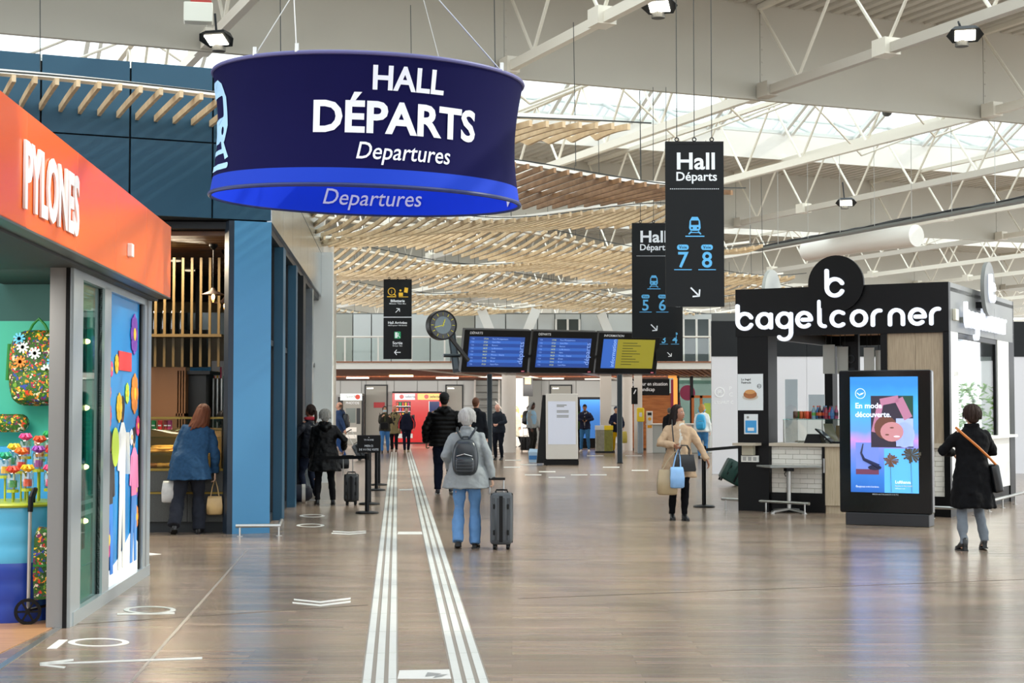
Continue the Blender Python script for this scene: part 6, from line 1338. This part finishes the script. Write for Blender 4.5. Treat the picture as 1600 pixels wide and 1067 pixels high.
    for hip, knee, ank, turn, lift in legs:
        A = Matrix.Translation((ank.x, ank.y-.03, ank.z-.085*s)) @ Matrix.Rotation(math.radians(turn), 4, 'Z') @ Matrix.Translation((0, .055, 0)) @ Matrix.Rotation(math.radians(min(45, lift*260)), 4, 'X') @ Matrix.Translation((0, -.055, 0))
        if lift > .02: A = Matrix.Translation((0, -.02, 0)) @ A
        hh = heel; R = []
        for y, wd, zb, zt in ((.075, .022, hh, .07+hh), (.06, .034, hh, .115+hh), (.02, .037, hh, .12+hh), (-.03, .036, hh*.6, .085+hh*.7), (-.09, .044, .0, .062), (-.14, .04, 0, .05), (-.175, .022, .004, .036)):
            n = 10; R.append([(wd*math.copysign(abs(math.cos(t))**.7, math.cos(t)), y, (zb+zt)/2+(zt-zb)/2*math.copysign(abs(math.sin(t))**.7, math.sin(t))) for t in [2*PI*i/n for i in range(n)]])
        o = MB().loft([[(x*s, y*s, z*s) for x, y, z in r] for r in R], A)
        o = o.build('shoe', mat('shoe_'+sc, sc, .35), body, smooth=60)
        if mid:
            z = MB(); z.loft([[(x*1.06*s, y*s, zz*s) for x, y, _ in r[:1]+r[5:6] for zz in (0,)] + [(r[5][0]*1.06*s, r[0][1]*s, .014*s), (r[0][0]*1.06*s, r[0][1]*s, .014*s)] for r in R[1:]], A)
            if heel: z.bb(-.022*s, .022*s, .02*s, .075*s, 0, (hh+.01)*s, A)
            z.build('sole', mat('sole_'+g('sole', '#1a1a1a'), g('sole', '#1a1a1a'), .6), o)
    # top garment: torso shell and sleeves, grown into one surface
    cc = g('coat', '#202226'); hem = g('hem', .82); fl_ = g('flare', 1.0); fat = g('fat', 1.0); puff = g('puff', 0)
    zs = [1.455, 1.42, 1.36, 1.26, 1.14, 1.04, .95]; z = .87
    while z > hem+.03: zs.append(z); z -= .07
    zs.append(hem)
    if puff:
        zs = []; z = 1.46
        while z > hem: zs += [z, z-.02, z-.045]; z -= .075
    def rad_(z):
        P = [(1.46, .075, .07), (1.43, .115, .085), (1.38, .165, .115), (1.3, .182, .13), (1.2, .18, .13), (1.06, .17, .125), (.95, .188, .14), (.8, .195, .145), (.4, .21, .16)]
        for (a, ra, rb), (b, sa, sb) in zip(P, P[1:]):
            if z >= b: t = (a-z)/(a-b); return ra+(sa-ra)*t, rb+(sb-rb)*t
        return P[-1][1:]
    q = MB(); R = []
    for i, z in enumerate(zs):
        rx, ry = rad_(z); f2 = 1+(fl_-1)*max(0, (1.1-z)/(1.1-hem)) if z < 1.1 else 1; pf_ = 1
        if puff: pf_ = (.94, 1.07, 1.07)[i % 3]
        n = 26; A = T((0, .012*s, z*s)) if z > .9 else (T((0, .012*s, .9*s))+Vector((0, 0, (z-.9)*s))+Vector((0, 0, 0)))
        ring = ellring(A, rx*s*w*fat*f2*pf_, ry*s*fat*f2*pf_, X0_ if z > .9 else Vector((1, 0, 0)), Y0_ if z > .9 else Vector((0, 1, 0)), n, .9)
        if g('folds', 1) and z < 1.0 and not puff:
            c_ = Vector(A); ring = [tuple(c_+(Vector(p)-c_)*(1+.035*math.sin(j*2.1+1)*(1.0-z)/.3)) for j, p in enumerate(ring)]
        R.append(ring)
    q.loft(R)
    for sh, el, wr in arms:
        e2 = wr+(el-wr).normalized()*.0
        if puff:
            pts = []; rr_ = []; L1_, L2_ = (el-sh).length, (wr-el).length; t = 0; u_ = 0
            for j in range(15):
                t = j/14; p = sh.lerp(el, t*2) if t < .5 else el.lerp(wr, t*2-1); pts.append(p); rr_.append((.082-.026*t)*s*fat*(1.06 if j % 2 else .92))
            q.tube(pts, rr_, 14)
        else: q.tube([T((0, .01, 1.36*s)).lerp(sh, .5), sh+Vector((0, 0, -.01)), sh.lerp(el, .5), el, el.lerp(wr, .5), wr+(wr-el).normalized()*.005], [.055*s*fat, .064*s*fat, .062*s*fat, .057*s*fat, .052*s*fat, .045*s*fat], 14)
    if g('hood'): q.tube([T((-.08*s, .05, 1.46*s)), T((-.06*s, .12, 1.42*s)), T((0, .15, 1.38*s)), T((.06*s, .12, 1.42*s)), T((.08*s, .05, 1.46*s))], [.045, .06, .07, .06, .045], 12)
    if g('collar', 1): q.tube([T((.075*s*math.cos(a), .02+.07*s*math.sin(a), (1.465+.01*math.sin(a))*s)) for a in [2*PI*i/14 for i in range(15)]], .022*s, 8)
    cm = mat('coat_'+cc, cc, g('crough', .85), var=g('cvar', .1), scale=30, bump=.4, spec=.15)
    co = q.build(g('cname', 'coat'), cm, body, smooth=True); remesh(co, cvox, 2 if puff else 5); folds(co, .02 if puff else .04)
    if g('shirt'):   # garment showing in the open front
        q = MB(); wd = g('sw', .045)*s; zz = [1.45, 1.36, 1.24, 1.1, .98]+([g('shem')] if g('shem') else [])
        Rg = []
        for z in zz: rx, ry = rad_(z); y = -(ry*s*fat)*.97+.012*s; wz_ = wd*(1.3 if z > 1.3 else 1); Rg.append([tuple(T((x, y+dy, z*s))) for x, dy in ((-wz_, .014), (0, -.006), (wz_, .014), (wz_, .05), (-wz_, .05))])
        q.loft(Rg).build('shirt', mat('shirt_'+g('shirt'), g('shirt'), .8, var=.08), body, smooth=50)
    if g('scarf'):
        MB().tube([T((.085*s*math.cos(a), .02+.085*s*math.sin(a), 1.465*s)) for a in [2*PI*i/14 for i in range(15)]], .032*s, 8).build('scarf', mat('scarf_'+g('scarf'), g('scarf'), .85), body, smooth=True)
    if g('stripe'):
        for i_, (sh, el, wr) in enumerate(arms):
            o_ = Vector(((-1, 1)[i_]*.0, -.066*s, 0)); MB().tube([sh+o_, el+o_, wr+o_*.8], .022, 6).build('sleeve_stripe', mat('stripe_'+g('stripe'), g('stripe'), .6), body, smooth=True)
    # hair and hat
    hc, hst = g('hair', '#2a1d18'), g('hstyle', 'short'); hm = mat('hair_'+hc, hc, .6, var=.35, scale=40, bump=.4, stretch=(1, 1, .2), spec=.2)
    q = MB()
    def cap(zlo=.085, r=1.08, back=.0):
        R = []; n = 20
        for i in range(8):
            t = i/7; z = zlo+(.228-zlo)*math.sin(t*PI/2); e = math.sqrt(max(0.0004, 1-((z-.125)/.103)**2)) if z > .125 else 1
            R.append([(.074*r*1.03*e*math.cos(a), .018+.092*r*1.02*e*math.sin(a)*(1 if math.sin(a) > 0 else (.80 if z < .165 else .98)), z) for a in [2*PI*j/n for j in range(n)]])
        return R
    if hst in ('short', 'long', 'pony', 'bob', 'bald', 'bun'):
        if hst == 'bald':
            Rb = cap(.07, 1.02); Rb = Rb[:3]; q.loft([[(x*1.0, max(y, .0)+.004, z) for x, y, z in r] for r in Rb], HS)
        else: q.loft(cap(.10 if hst != 'bob' else .09), HS)
    if hst in ('short', 'pony', 'bun'): q.ell((0, .05, .075), (.07, .055, .06), HS, 12, 8)
    if hst == 'bob': q.ell((0, .028, .115), (.099, .100, .106), HS, 16, 10); q.ell((0, .055, .05), (.075, .05, .06), HS, 12, 8)
    if hst == 'pony': q.tube([HS @ Vector((0, .10, .12)), HS @ Vector((0, .16, .09)), HS @ Vector((0, .17, -.02)), HS @ Vector((0, .14, -.14))], [.025*s, .032*s, .03*s, .012*s], 8)
    if hst == 'bun': q.ell((0, .1, .14), (.04, .04, .04), HS, 10, 8)
    if hst == 'long':
        L_ = g('hlen', .3); q.ell((0, .035, .1), (.088, .09, .115), HS, 16, 10)
        for j in range(9):
            a = math.radians(-10+200*j/8); x, y = .082*math.cos(a), .03+.085*math.sin(a); l_ = L_*(1-.12*(j % 3)); wob = .012*math.sin(j*2)
            q.tube([HS @ Vector((x*.9, y*.9, .13)), HS @ Vector((x*1.02, y*1.0, .03)), HS @ Vector((x*1.1+wob, y*1.12, -.06)), HS @ Vector((x*1.15+g('hdx', 0), y*1.15, -l_))], [.028*s, .034*s, .03*s, .010*s], 7)
    if hst != 'none':
        hh = q.build('hair', hm, body, smooth=True)
        if hst != 'bald': remesh(hh, .010 if near else .018, 2)
    if near and hst in ('bob', 'long', 'short', 'pony') and not g('cap_'):
        sq = MB(); Rn = random.Random(int(px)); ln = {'bob': .055, 'short': .03, 'pony': .02, 'long': g('hlen', .3)*.85}[hst]
        rx_, ry_, rz_ = ((.104, .105, .112) if hst == 'bob' else (.092, .098, .119) if hst == 'long' else (.082, .094, .108))
        for j in range(90):
            a = Rn.uniform(-.35, PI+.35) if hst != 'bob' else Rn.uniform(-.5, PI+.5); e0 = Rn.uniform(.15, 1.2); pts = []
            for t_ in range(5):
                e = e0+(2.05-e0)*t_/4; rr2 = math.sin(min(e, PI/2)); zz_ = .115+rz_*math.cos(e) if e < PI/2 else .115-(e-PI/2)/.48*(ln+.02*Rn.random())
                wv = 1+.05*math.sin(t_*1.9+j); pts.append(HS @ Vector((rx_*rr2*math.cos(a)*wv*(1+(.12 if hst == 'long' and t_ == 4 else 0)), .022+ry_*rr2*math.sin(a)*wv, zz_)))
            sq.tube(pts, [.004, .006, .007, .006, .003], 5)
        tag(sq.build('hair_locks', hm, body, smooth=True), kind='stuff')
    if g('cap_'): MB().loft([[Vector((x*1.06, y*1.05, z+.012)) for x, y, z in r] for r in cap(.135, 1.1)], HS).bb(-.05, .05, -.13, -.08, .135, .145, HS).build('cap', mat('cap_black', g('cap_'), .8), body, smooth=50)
    if g('hat'): MB().loft([[Vector((x*1.08, y*1.06, z+.01)) for x, y, z in r] for r in cap(.12, 1.1)], HS).build('hat', mat('hat_'+g('hat'), g('hat'), .9), body, smooth=50)
    if g('headhood'):
        hq = MB(); R = []
        for z, rx, ry, cy in ((-.05, .11, .11, .03), (.03, .105, .115, .035), (.11, .105, .12, .035), (.19, .085, .10, .03), (.25, .03, .04, .03)):
            R.append([(rx*math.cos(a), cy+ry*math.sin(a) if math.sin(a) > -.5 else cy+ry*-.42, z) for a in [2*PI*j/20 for j in range(20)]])
        hq.loft(R, HS).build('hood', mat('coat_'+g('headhood'), g('headhood'), .85), body, smooth=True)
    # face
    if g('face', 1) and abs(((head+hy+twist+180) % 360)-180) < 115:
        for sx in (-1, 1):
            e = MB().ell((sx*.031, -.080, .108), (.0145, .008, .007), HS, 10, 6).build('eye', mat('eye_white', '#d8d0c8', .3), body, smooth=True)
            MB().ell((sx*.031, -.0865, .108), (.0068, .003, .0068), HS, 8, 6).build('pupil', mat('pupil', '#16100c', .2), e, smooth=True)
            MB().tube([HS @ Vector((sx*.014, -.091, .124)), HS @ Vector((sx*.03, -.092, .128)), HS @ Vector((sx*.047, -.082, .123))], .0035*s, 5).build('eyebrow', hm, body)
        MB().ell((0, -.092, .040), (.021, .008, .0065), HS, 10, 6).build('lips', mat('lips', '#9c5048', .5), body, smooth=True)
    if g('mask'): MB().loft([[(x, y, z) for x, y in ((-.062, -.05), (-.035, -.105), (0, -.122), (.035, -.105), (.062, -.05), (.05, -.03), (-.05, -.03))] for z in (.01, .045, .08)], HS).build('face_mask', mat('mask_blue', '#b8d8e4', .7), body, smooth=True)
    return dict(F=F, T=T, arms=arms, s=s, body=body, legs=legs, HS=HS)
def frame_at(p, local, deg=0): return p['F'] @ Matrix.Translation(p['T'](local)) @ Matrix.Rotation(math.radians(deg), 4, 'Z')
def backpack(p, label, c, w=.30, h=.42, d=.14, z=1.08, y=.16, rough=.35):
    s = p['s']; M = frame_at(p, (0, y*s, z*s)); RT3 = (p['T'](Vector((0, 0, 1)))-p['T'](Vector((0, 0, 0)))).to_track_quat('Z', 'Y')
    t = thing('backpack', label, 'backpack', M); m = mat('bp_'+c, c, rough, var=.1, scale=12)
    R = []
    for yy, k_ in ((0, .92), (.02, 1), (d*.6, 1), (d*.9, .9), (d, .72)):
        o = []
        for i in range(24): a = 2*PI*i/24; x = math.copysign(abs(math.cos(a))**.55, math.cos(a)); zz = math.copysign(abs(math.sin(a))**.6, math.sin(a)); o.append((w/2*x*k_*(1-.16*max(0, zz)), yy, h/2*zz*k_))
        R.append(o)
    MB().loft(R).build('bag_body', m, t, smooth=50)
    MB().rbox(-w*.36, w*.36, d*.8, d+.03, -h*.42, h*.02, .05, ax='y', n=5).build('front_pocket', m, t, smooth=50)
    for j in range(4): MB().tube([(-w*.33, d+.032, -h*.36+j*.035), (w*.33, d+.032, -h*.36+j*.035)], .006, 5).build('seam', m, t)
    MB().tube([(-w*.3, d+.03, h*.04), (0, d+.035, h*.10), (w*.3, d+.03, h*.04)], .005, 5).build('zip', M_steel, t)
    MB().tube([(-.04, .02, h*.48), (-.03, .02, h*.56), (.03, .02, h*.56), (.04, .02, h*.48)], .011, 6).build('top_loop', m, t)
    for sx in (-1, 1): MB().tube([(sx*.03, .02, h*.46), (sx*w*.33, -.01, h*.72), (sx*w*.36, -.10, h*.80)], [.014, .016, .016], 6).build('shoulder_strap', m, t, smooth=True)
    return t
def bag(p, hand, label, c, w, h, d, drop, name='handbag', cat='bag', rough=.4, dx=0, dy=0, loops=True, taper=.85, alpha=None):
    i = 0 if hand == 'r' else 1; wr = p['arms'][i][2]; d_ = (p['arms'][i][2]-p['arms'][i][1]).normalized(); hp_ = wr+(d_+Vector((0, 0, -.5))).normalized()*.085
    t = thing(name, label, cat, p['F'] @ Matrix.Translation(hp_+Vector((dx, dy, -drop))))
    m = alpha or mat('bag_'+c, c, rough, var=.15, scale=10, bump=.3)
    MB().loft([[(x*k_, y*k2, z) for x, y in ((-w/2, -d/2), (-w/4, -d*.6), (w/4, -d*.6), (w/2, -d/2), (w/2, d/2), (w/4, d*.6), (-w/4, d*.6), (-w/2, d/2))] for z, k_, k2 in ((-h, .8, .7), (-h*.94, .98, 1), (-h*.5, 1.02, 1.1), (-h*.15, .92, .8), (0, taper, .4))]).build('bag_body', m, t, smooth=60)
    if loops:
        for y in (-d*.2, d*.2): MB().tube([(-w*.28, y, -.02), (-w*.16-dx*.5, y*.6-dy*.5, drop*.55), (-dx, -dy, drop), (w*.16-dx*.5, y*.6-dy*.5, drop*.55), (w*.28, y, -.02)], .007, 6).build('handle', m, t, smooth=True)
    return t
# 1 woman in grey jacket
p1 = person('woman with short grey hair, light grey jacket and blue jeans pulling a suitcase', 729, 856, 1.62, 176, coat='#85898a', hem=.73, flare=1.45, fat=1.06, w=1.0, trousers='#5f85b0', tw=.92, cuff=1.5, shoes='#121214', heel=.04, lean=7,
    hair='#a9a6a2', hstyle='bob', feet=((.0-.10, .02, 0, -4), (.09, .10, .03, 6)), rh=(-.30, .02, .80, -.7, .5, -.3), lh=(.21, -.14, .92, .35, 1, -.1), curl=(.8, .6), skin='#c49a80')
backpack(p1, 'black leather backpack worn by the woman in the grey jacket', '#20262b', .30, .42, .13, 1.10, .14, .28)
# 2 man in puffer
p2 = person('tall man in a black quilted puffer jacket and black cap walking away', 694, 772, 1.90, 182, coat='#060607', cname='puffer_jacket', puff=1, hem=.80, fat=1.18, w=1.12, crough=.4, trousers='#141a2a', tw=1.15, shoes='#17181a', sole='#d8d8d8', hood=1,
    hair='#14110f', cap_='#0c0c0e', feet=((-.13, .22, .05, -8), (.12, -.12, 0, 4)), rh=(-.36, .10, .98, -.6, .8, -.2), lh=(.34, -.08, .97, .9, .6, -.2), curl=(.8, .8), skin='#a87c60')
# 3 woman in beige coat
p3 = person('dark-haired woman in a beige coat and black trousers walking towards the camera', 1061, 812, 1.66, 4, coat='#b79c80', hem=.64, flare=1.30, fat=1.04, shirt='#c9c4ba', sw=.06, trousers='#0c0c0f', tw=.92, shoes='#0d0d0f', hyaw=46, hpitch=0,
    hair='#1c1311', hstyle='long', hlen=.26, feet=((-.09, .05, .0, -6), (.06, -.12, 0, 4)), rh=(-.11, -.24, 1.08, -1.0, .5, -.3), lh=(.42, -.10, .83, .3, 1, -.1), curl=(.9, .4), skin='#9a6b54')
t = bag(p3, 'r', 'beige canvas tote bag hanging from the arm of the woman in the beige coat', '#a08c6c', .28, .36, .12, .30, 'tote_bag', dx=-.17, dy=-.02)
t = bag(p3, 'r', 'light blue plastic shopping bag beside the beige tote', '#7fa8d4', .20, .30, .12, .26, 'carrier_bag', dx=-.04, dy=-.08, rough=.3)
hb = thing('handbag', 'black leather handbag with two loop handles in front of the beige coat', 'bag', p3['F'] @ Matrix.Translation((.03, -.27, .71)))
MB().loft([[(-.15, -.07, 0), (.15, -.07, 0), (.15, .07, 0), (-.15, .07, 0)], [(-.16, -.075, .02), (.16, -.075, .02), (.16, .07, .02), (-.16, .07, .02)], [(-.13, -.05, .24), (.13, -.05, .24), (.13, .05, .24), (-.13, .05, .24)]]).build('bag_body', mat('bag_black', '#0e1013', .3), hb, smooth=60)
for y in (-.05, .05): MB().tube([(-.07, y, .22), (-.075, y, .31), (-.04, y, .37), (.04, y, .37), (.075, y, .31), (.07, y, .22)], .008, 6).build('loop_handle', mat('bag_black', '#0e1013'), hb, smooth=True)
MB().tube([(-.12, .02, .22), (-.14, .08, .44), (-.15, .12, .64), (-.13, .24, .74)], .009, 6).build('long_strap', mat('bag_black', '#0e1013'), hb)
# 4 woman right
p4 = person('woman in a long black coat and grey jeans at the right kiosk corner', 1520, 860, 1.66, 186, coat='#07070a', hem=.50, flare=1.16, fat=1.08, w=1.0, trousers='#6d747c', tw=.95, shoes='#17181b', heel=.045, hyaw=0,
    hair='#2c1e18', hstyle='bob', feet=((-.16, -.06, .02, -14), (.12, .02, 0, 3)), rh=(-.12, -.26, 1.08, -1.0, .5, -.2), lh=(.12, -.26, 1.1, 1.0, .5, -.2), skin='#b98a70')
sb = thing('shoulder_bag', 'black shoulder bag on an orange strap worn by the woman in the long black coat', 'bag', p4['F'] @ Matrix.Translation((-.27, .03, .66)) @ Matrix.Rotation(math.radians(10), 4, 'Y'))
MB().rbox(-.045, .05, -.13, .13, 0, .32, .03, ax='x').build('bag_body', mat('bag_black', '#0e1013'), sb, smooth=50)
q = MB(); P4 = [(.24, .13, 1.40), (.16, .165, 1.32), (.0, .185, 1.18), (-.14, .18, 1.05), (-.24, .12, .97)]
q = MB(); R = []
for a, b in zip(P4, P4[1:]+[P4[-1]]): pass
fr = sb.matrix_basis.inverted() @ p4['F']
MB().tube([fr @ Vector(a) for a in P4], .014, 6).build('orange_strap', mat('strap_orange', '#b5651f', .5), sb, smooth=True)
# 5 woman in blue coat
p5 = person('long-haired woman in a blue tweed coat leaning towards the bakery counter', 296, 834, 1.70, 186, coat='#23405c', cvar=.35, hem=.70, flare=1.3, fat=1.12, w=1.0, trousers='#23252c', tw=1.1, cuff=1.5, shoes='#101012', lean=17, side=-12,
    hair='#5a2f1a', hstyle='long', hlen=.20, hdx=.05, hpitch=14, feet=((-.12, -.02, 0, -8), (.17, .22, .07, 10)), rh=(-.31, -.10, .78, -.5, .8, -.2), lh=(.24, -.06, .84, .7, .7, -.2), skin='#c9a088')
bag(p5, 'r', 'small cream leather handbag in the right hand of the woman in the blue coat', '#c2a06c', .20, .24, .10, .22)
bag(p5, 'l', 'clear plastic wash bag hanging from the left side of the woman in the blue coat', '#b8b4b0', .22, .28, .12, .10, 'clear_bag', alpha=mat('clear_plastic', '#b9b6b2', .15, var=.4, scale=12), loops=False)
# 6, 7 pair beside shopfront
p6 = person('grey-haired woman in a hip-length black raincoat beside the small black suitcase', 507, 788, 1.60, 190, coat='#060607', crough=.45, hem=.60, flare=1.22, fat=1.12, w=1.08, hood=1, trousers='#121216', shoes='#0d0d0f', hair='#8f8c86', hstyle='bob', D=None,
    feet=((-.14, 0, 0, -6), (.12, 0, 0, 4)), rh=(-.32, -.12, .92, -.6, .7, -.2), curl=(.9, .5), skin='#c9a088')
bag(p6, 'r', 'black cloth bag hanging from the arm of the grey-haired woman', '#101113', .20, .22, .10, .04, 'cloth_bag', loops=False)
p7 = person('ponytailed woman in a red scarf and navy jacket', 483, 782, 1.68, 236, coat='#14171f', crough=.4, hem=.78, fat=1.05, trousers='#161c2c', tw=.95, shoes='#c9c4bc', sole='#e8e8e8', scarf='#b02838', hair='#2c1c16', hstyle='pony',
    feet=((-.1, .05, 0, 0), (.1, -.05, 0, 0)), rh=(-.22, -.05, .86), lh=(.2, -.25, 1.05, .8, .8, 0), skin='#a07058', hyaw=-10)
# 8 bald man with backpack
p8 = person('balding man in a navy jacket with a black backpack, pulling a cabin suitcase', 529, 718, 1.80, -95, coat='#2a3a58', hem=.80, fat=1.1, trousers='#27406a', hair='#5a4030', hstyle='bald', shoes='#e0e0e0', hood=1, feet=((-.1, -.2, 0, 0), (.1, .2, .04, 0)), lh=(.26, .28, .86), rh=(-.2, -.1, .9), skin='#c08a70')
backpack(p8, 'black backpack worn by the balding man in navy', '#1a1c20', .32, .46, .16, 1.15, .14)
# 9-11 trio walking towards the camera
p9 = person('person in a face mask, dark olive jacket and blue jeans, left of the walking trio', 601, 708, 1.68, 6, coat='#3c3b35', hem=.80, fat=1.12, shirt='#5c6430', sw=.05, shem=.84, trousers='#4a7cb4', shoes='#16161a', sole='#ddd', hair='#3a3230', hstyle='bob', mask=1, face=1,
    feet=((-.1, -.15, 0, 0), (.12, .12, 0, 0)), rh=(-.1, -.2, 1.3, -.3, .2, -1), lh=(.2, -.2, 1.28, .3, .2, -1))
t = thing('waist_bag', 'black bag worn across the front of the masked person', 'bag', p9['F'] @ Matrix.Translation((-.02, -.26, .98))); MB().rbox(-.15, .15, 0, .1, -.12, .12, .06, ax='y').build('bag_body', M_black, t, smooth=True); MB().tube([(-.12, .03, .1), (-.14, .1, .35), (-.16, .2, .45)], .012, 5).build('strap', M_black, t)
p10 = person('bald man in an open tan coat over black, middle of the walking trio', 616, 706, 1.72, -4, coat='#857a58', hem=.66, flare=1.1, fat=1.08, shirt='#101013', sw=.09, shem=.72, trousers='#15151a', shoes='#6a5240', hair='#9a7a68', hstyle='none', feet=((-.1, .1, 0, 0), (.1, -.15, 0, 0)), skin='#c88a72')
p11 = person('young man in a navy jacket with red sleeve stripes, right of the walking trio', 635, 707, 1.66, 0, coat='#1a1f33', hem=.84, fat=1.1, stripe='#d8302c', trousers='#161a2c', tw=.95, shoes='#8a7a5c', hair='#15110f', feet=((-.05, -.1, 0, 0), (.06, .15, 0, 0)), lh=(.27, -.02, .88), rh=(-.27, -.02, .88), skin='#c49a80')
# 12-.. people in the middle distance
p12 = person('man in a black hooded top seen from behind beside the left dark post', 744, 0, 1.86, 165, D=37, coat='#15181e', hem=.85, fat=1.1, hood=1, trousers='#1a1c22', hair='#5a3828', skin='#c08a70')
t = thing('shoulder_bag', 'small orange bag on the shoulder of the man in the black hooded top', 'bag', p12['F'] @ Matrix.Translation((.2, .1, 1.08))); MB().rbox(-.07, .07, 0, .08, 0, .4, .04, ax='y').build('bag_body', mat('bag_orange', '#d8642c', .6), t, smooth=True); MB().tube([(0, .02, .38), (-.04, 0, .48)], .012, 5).build('strap', M_black, t)
p13 = person('bald man in a dark jacket looking down at his hands, right of the dark post', 779, 719, 1.76, -18, coat='#22262e', hem=.82, fat=1.1, trousers='#12141c', hair='#7a6458', hstyle='none', hpitch=38, lean=6, rh=(-.05, -.32, 1.12, -1, .2, -.3), lh=(.08, -.32, 1.12, 1, .2, -.3), skin='#d09a86')
p14 = person('dark-haired man in a blue jacket beside the blonde woman', 793, 699, 1.74, 30, coat='#2c3a58', hem=.8, fat=1.05, trousers='#15171d', hair='#4a3024', feet=((-.25, .1, 0, 0), (.25, -.1, 0, 0)), rh=(-.05, -.3, 1.15), lh=(.1, -.3, 1.15))
p15 = person('blonde woman in a long pale coat striding left', 806, 699, 1.68, -40, coat='#b5b3a0', hem=.45, flare=1.2, fat=1.05, trousers='#15151a', hair='#c8a868', hstyle='long', hlen=.2, feet=((-.1, -.3, 0, 0), (.1, .25, .03, 0)), rh=(-.15, -.3, 1.05), skin='#c89a80')
t = bag(p15, 'l', 'white paper held low by the blonde woman', '#e8e4e0', .22, .26, .02, .02, 'paper_sheet', 'paper', loops=False)
p16 = person('person in a grey hood and pale blue waistcoat looking down, left of the notice stand', 831, 709, 1.82, 55, coat='#9ea2a0', cname='hooded_top', hem=.86, fat=1.06, headhood='#9ea2a0', trousers='#2a2826', shoes='#15151a', hair='#15110f', hpitch=25, skin='#5a3a2c', lh=(.16, -.2, .9), rh=(-.18, -.12, .86))
q = MB(); q.loft([ellring(p16['T']((0, .012, z)), rx, ry, Vector((1, 0, 0)), Vector((0, 1, 0)), 18, .9) for z, rx, ry in ((.96, .2, .15), (1.1, .195, .15), (1.3, .215, .155), (1.44, .19, .14), (1.52, .12, .1))]).build('waistcoat', mat('vest_blue', '#8ab4d0', .7, var=.1), p16['body'], smooth=True)
backpack(p16, 'black backpack worn by the person in the grey hood', '#15161a', .32, .5, .18, 1.2, .14)
p17 = person('person in a green top mostly hidden behind the notice stand', 902, 0, 1.76, 190, D=58, coat='#4a6a3a', hem=.8, trousers='#1a1a20', hair='#15110f', headhood='#1c1c20')
p18 = person('man in a navy blazer and blue jeans reading his phone right of the notice stand', 914, 706, 1.76, -8, coat='#22263a', hem=.80, fat=1.05, shirt='#8a8a8a', sw=.06, shem=.86, trousers='#3f74a4', shoes='#e4e0da', hair='#1a1412', hpitch=32, feet=((-.14, 0, 0, -10), (.14, 0, 0, 10)), rh=(-.05, -.3, 1.16, -1, .2, -.3), lh=(.1, -.3, 1.16, 1, .2, -.3), skin='#a87858')
t = thing('phone', 'dark phone held by the man in the navy blazer', 'phone', p18['F'] @ Matrix.Translation((.02, -.40, 1.12))); MB().rbox(-.04, .04, -.01, .01, 0, .15, .01, ax='y').build('phone_body', M_black, t); MB().bb(-.035, .035, .010, .012, .01, .14).build('phone_screen', mat('phone_glass', '#2a3038', .1), t)
p19 = person('person in yellow trousers and a navy coat behind the right dark post', 963, 707, 1.66, 5, coat='#1c2238', hem=.76, fat=1.1, trousers='#e0b418', shoes='#2a2420', hair='#2a1d18', hat='#2c3a50', rh=(-.12, -.22, 1.08), lh=(.25, -.05, .9))
bag(p19, 'l', 'pale yellow bag carried beside the right dark post', '#d8c860', .26, .42, .12, .06, 'tote_bag', loops=False)
p20 = person('grey-haired person in a black coat just behind the shoulder of the woman in beige', 1046, 0, 1.62, 160, D=55, coat='#191b20', hem=.7, fat=1.15, hair='#6e6862', trousers='#1a1a20')
p21 = person('blonde person in a white top with a bright blue backpack at the counter', 1097, 0, 1.74, 160, D=50, coat='#dfe2e0', cname='hooded_top', hem=.84, fat=1.15, hood=1, trousers='#3f74a4', hair='#a87844', hstyle='long', hlen=.28, skin='#c89a80')
backpack(p21, 'bright blue backpack on the blonde person in white', '#2f9fd0', .32, .5, .16, 1.15, .14)
p22 = person('white-haired customer in a dark patterned top at the left side of the kiosk', 1201, 0, 1.56, 60, D=33, coat='#2a2438', cvar=.6, hem=.8, fat=1.1, hair='#c8c4be', hstyle='bob', trousers='#3a6aa8', skin='#c08a70')
p23 = person('bakery worker with tied brown hair behind the display case', 314, 0, 1.62, 14, D=21.9, coat='#131315', cname='black_top', hem=.84, trousers='#15151a', hair='#3a2218', hstyle='pony', rh=(-.18, -.3, 1.18), skin='#a87a60')
p24 = person('second bakery worker with black hair, half hidden by the blue column', 351, 0, 1.58, 180, D=22.2, coat='#121214', cname='black_top', hem=.84, trousers='#15151a', hair='#0d0b0b', hstyle='bob', skin='#a87a60')
flush_text()
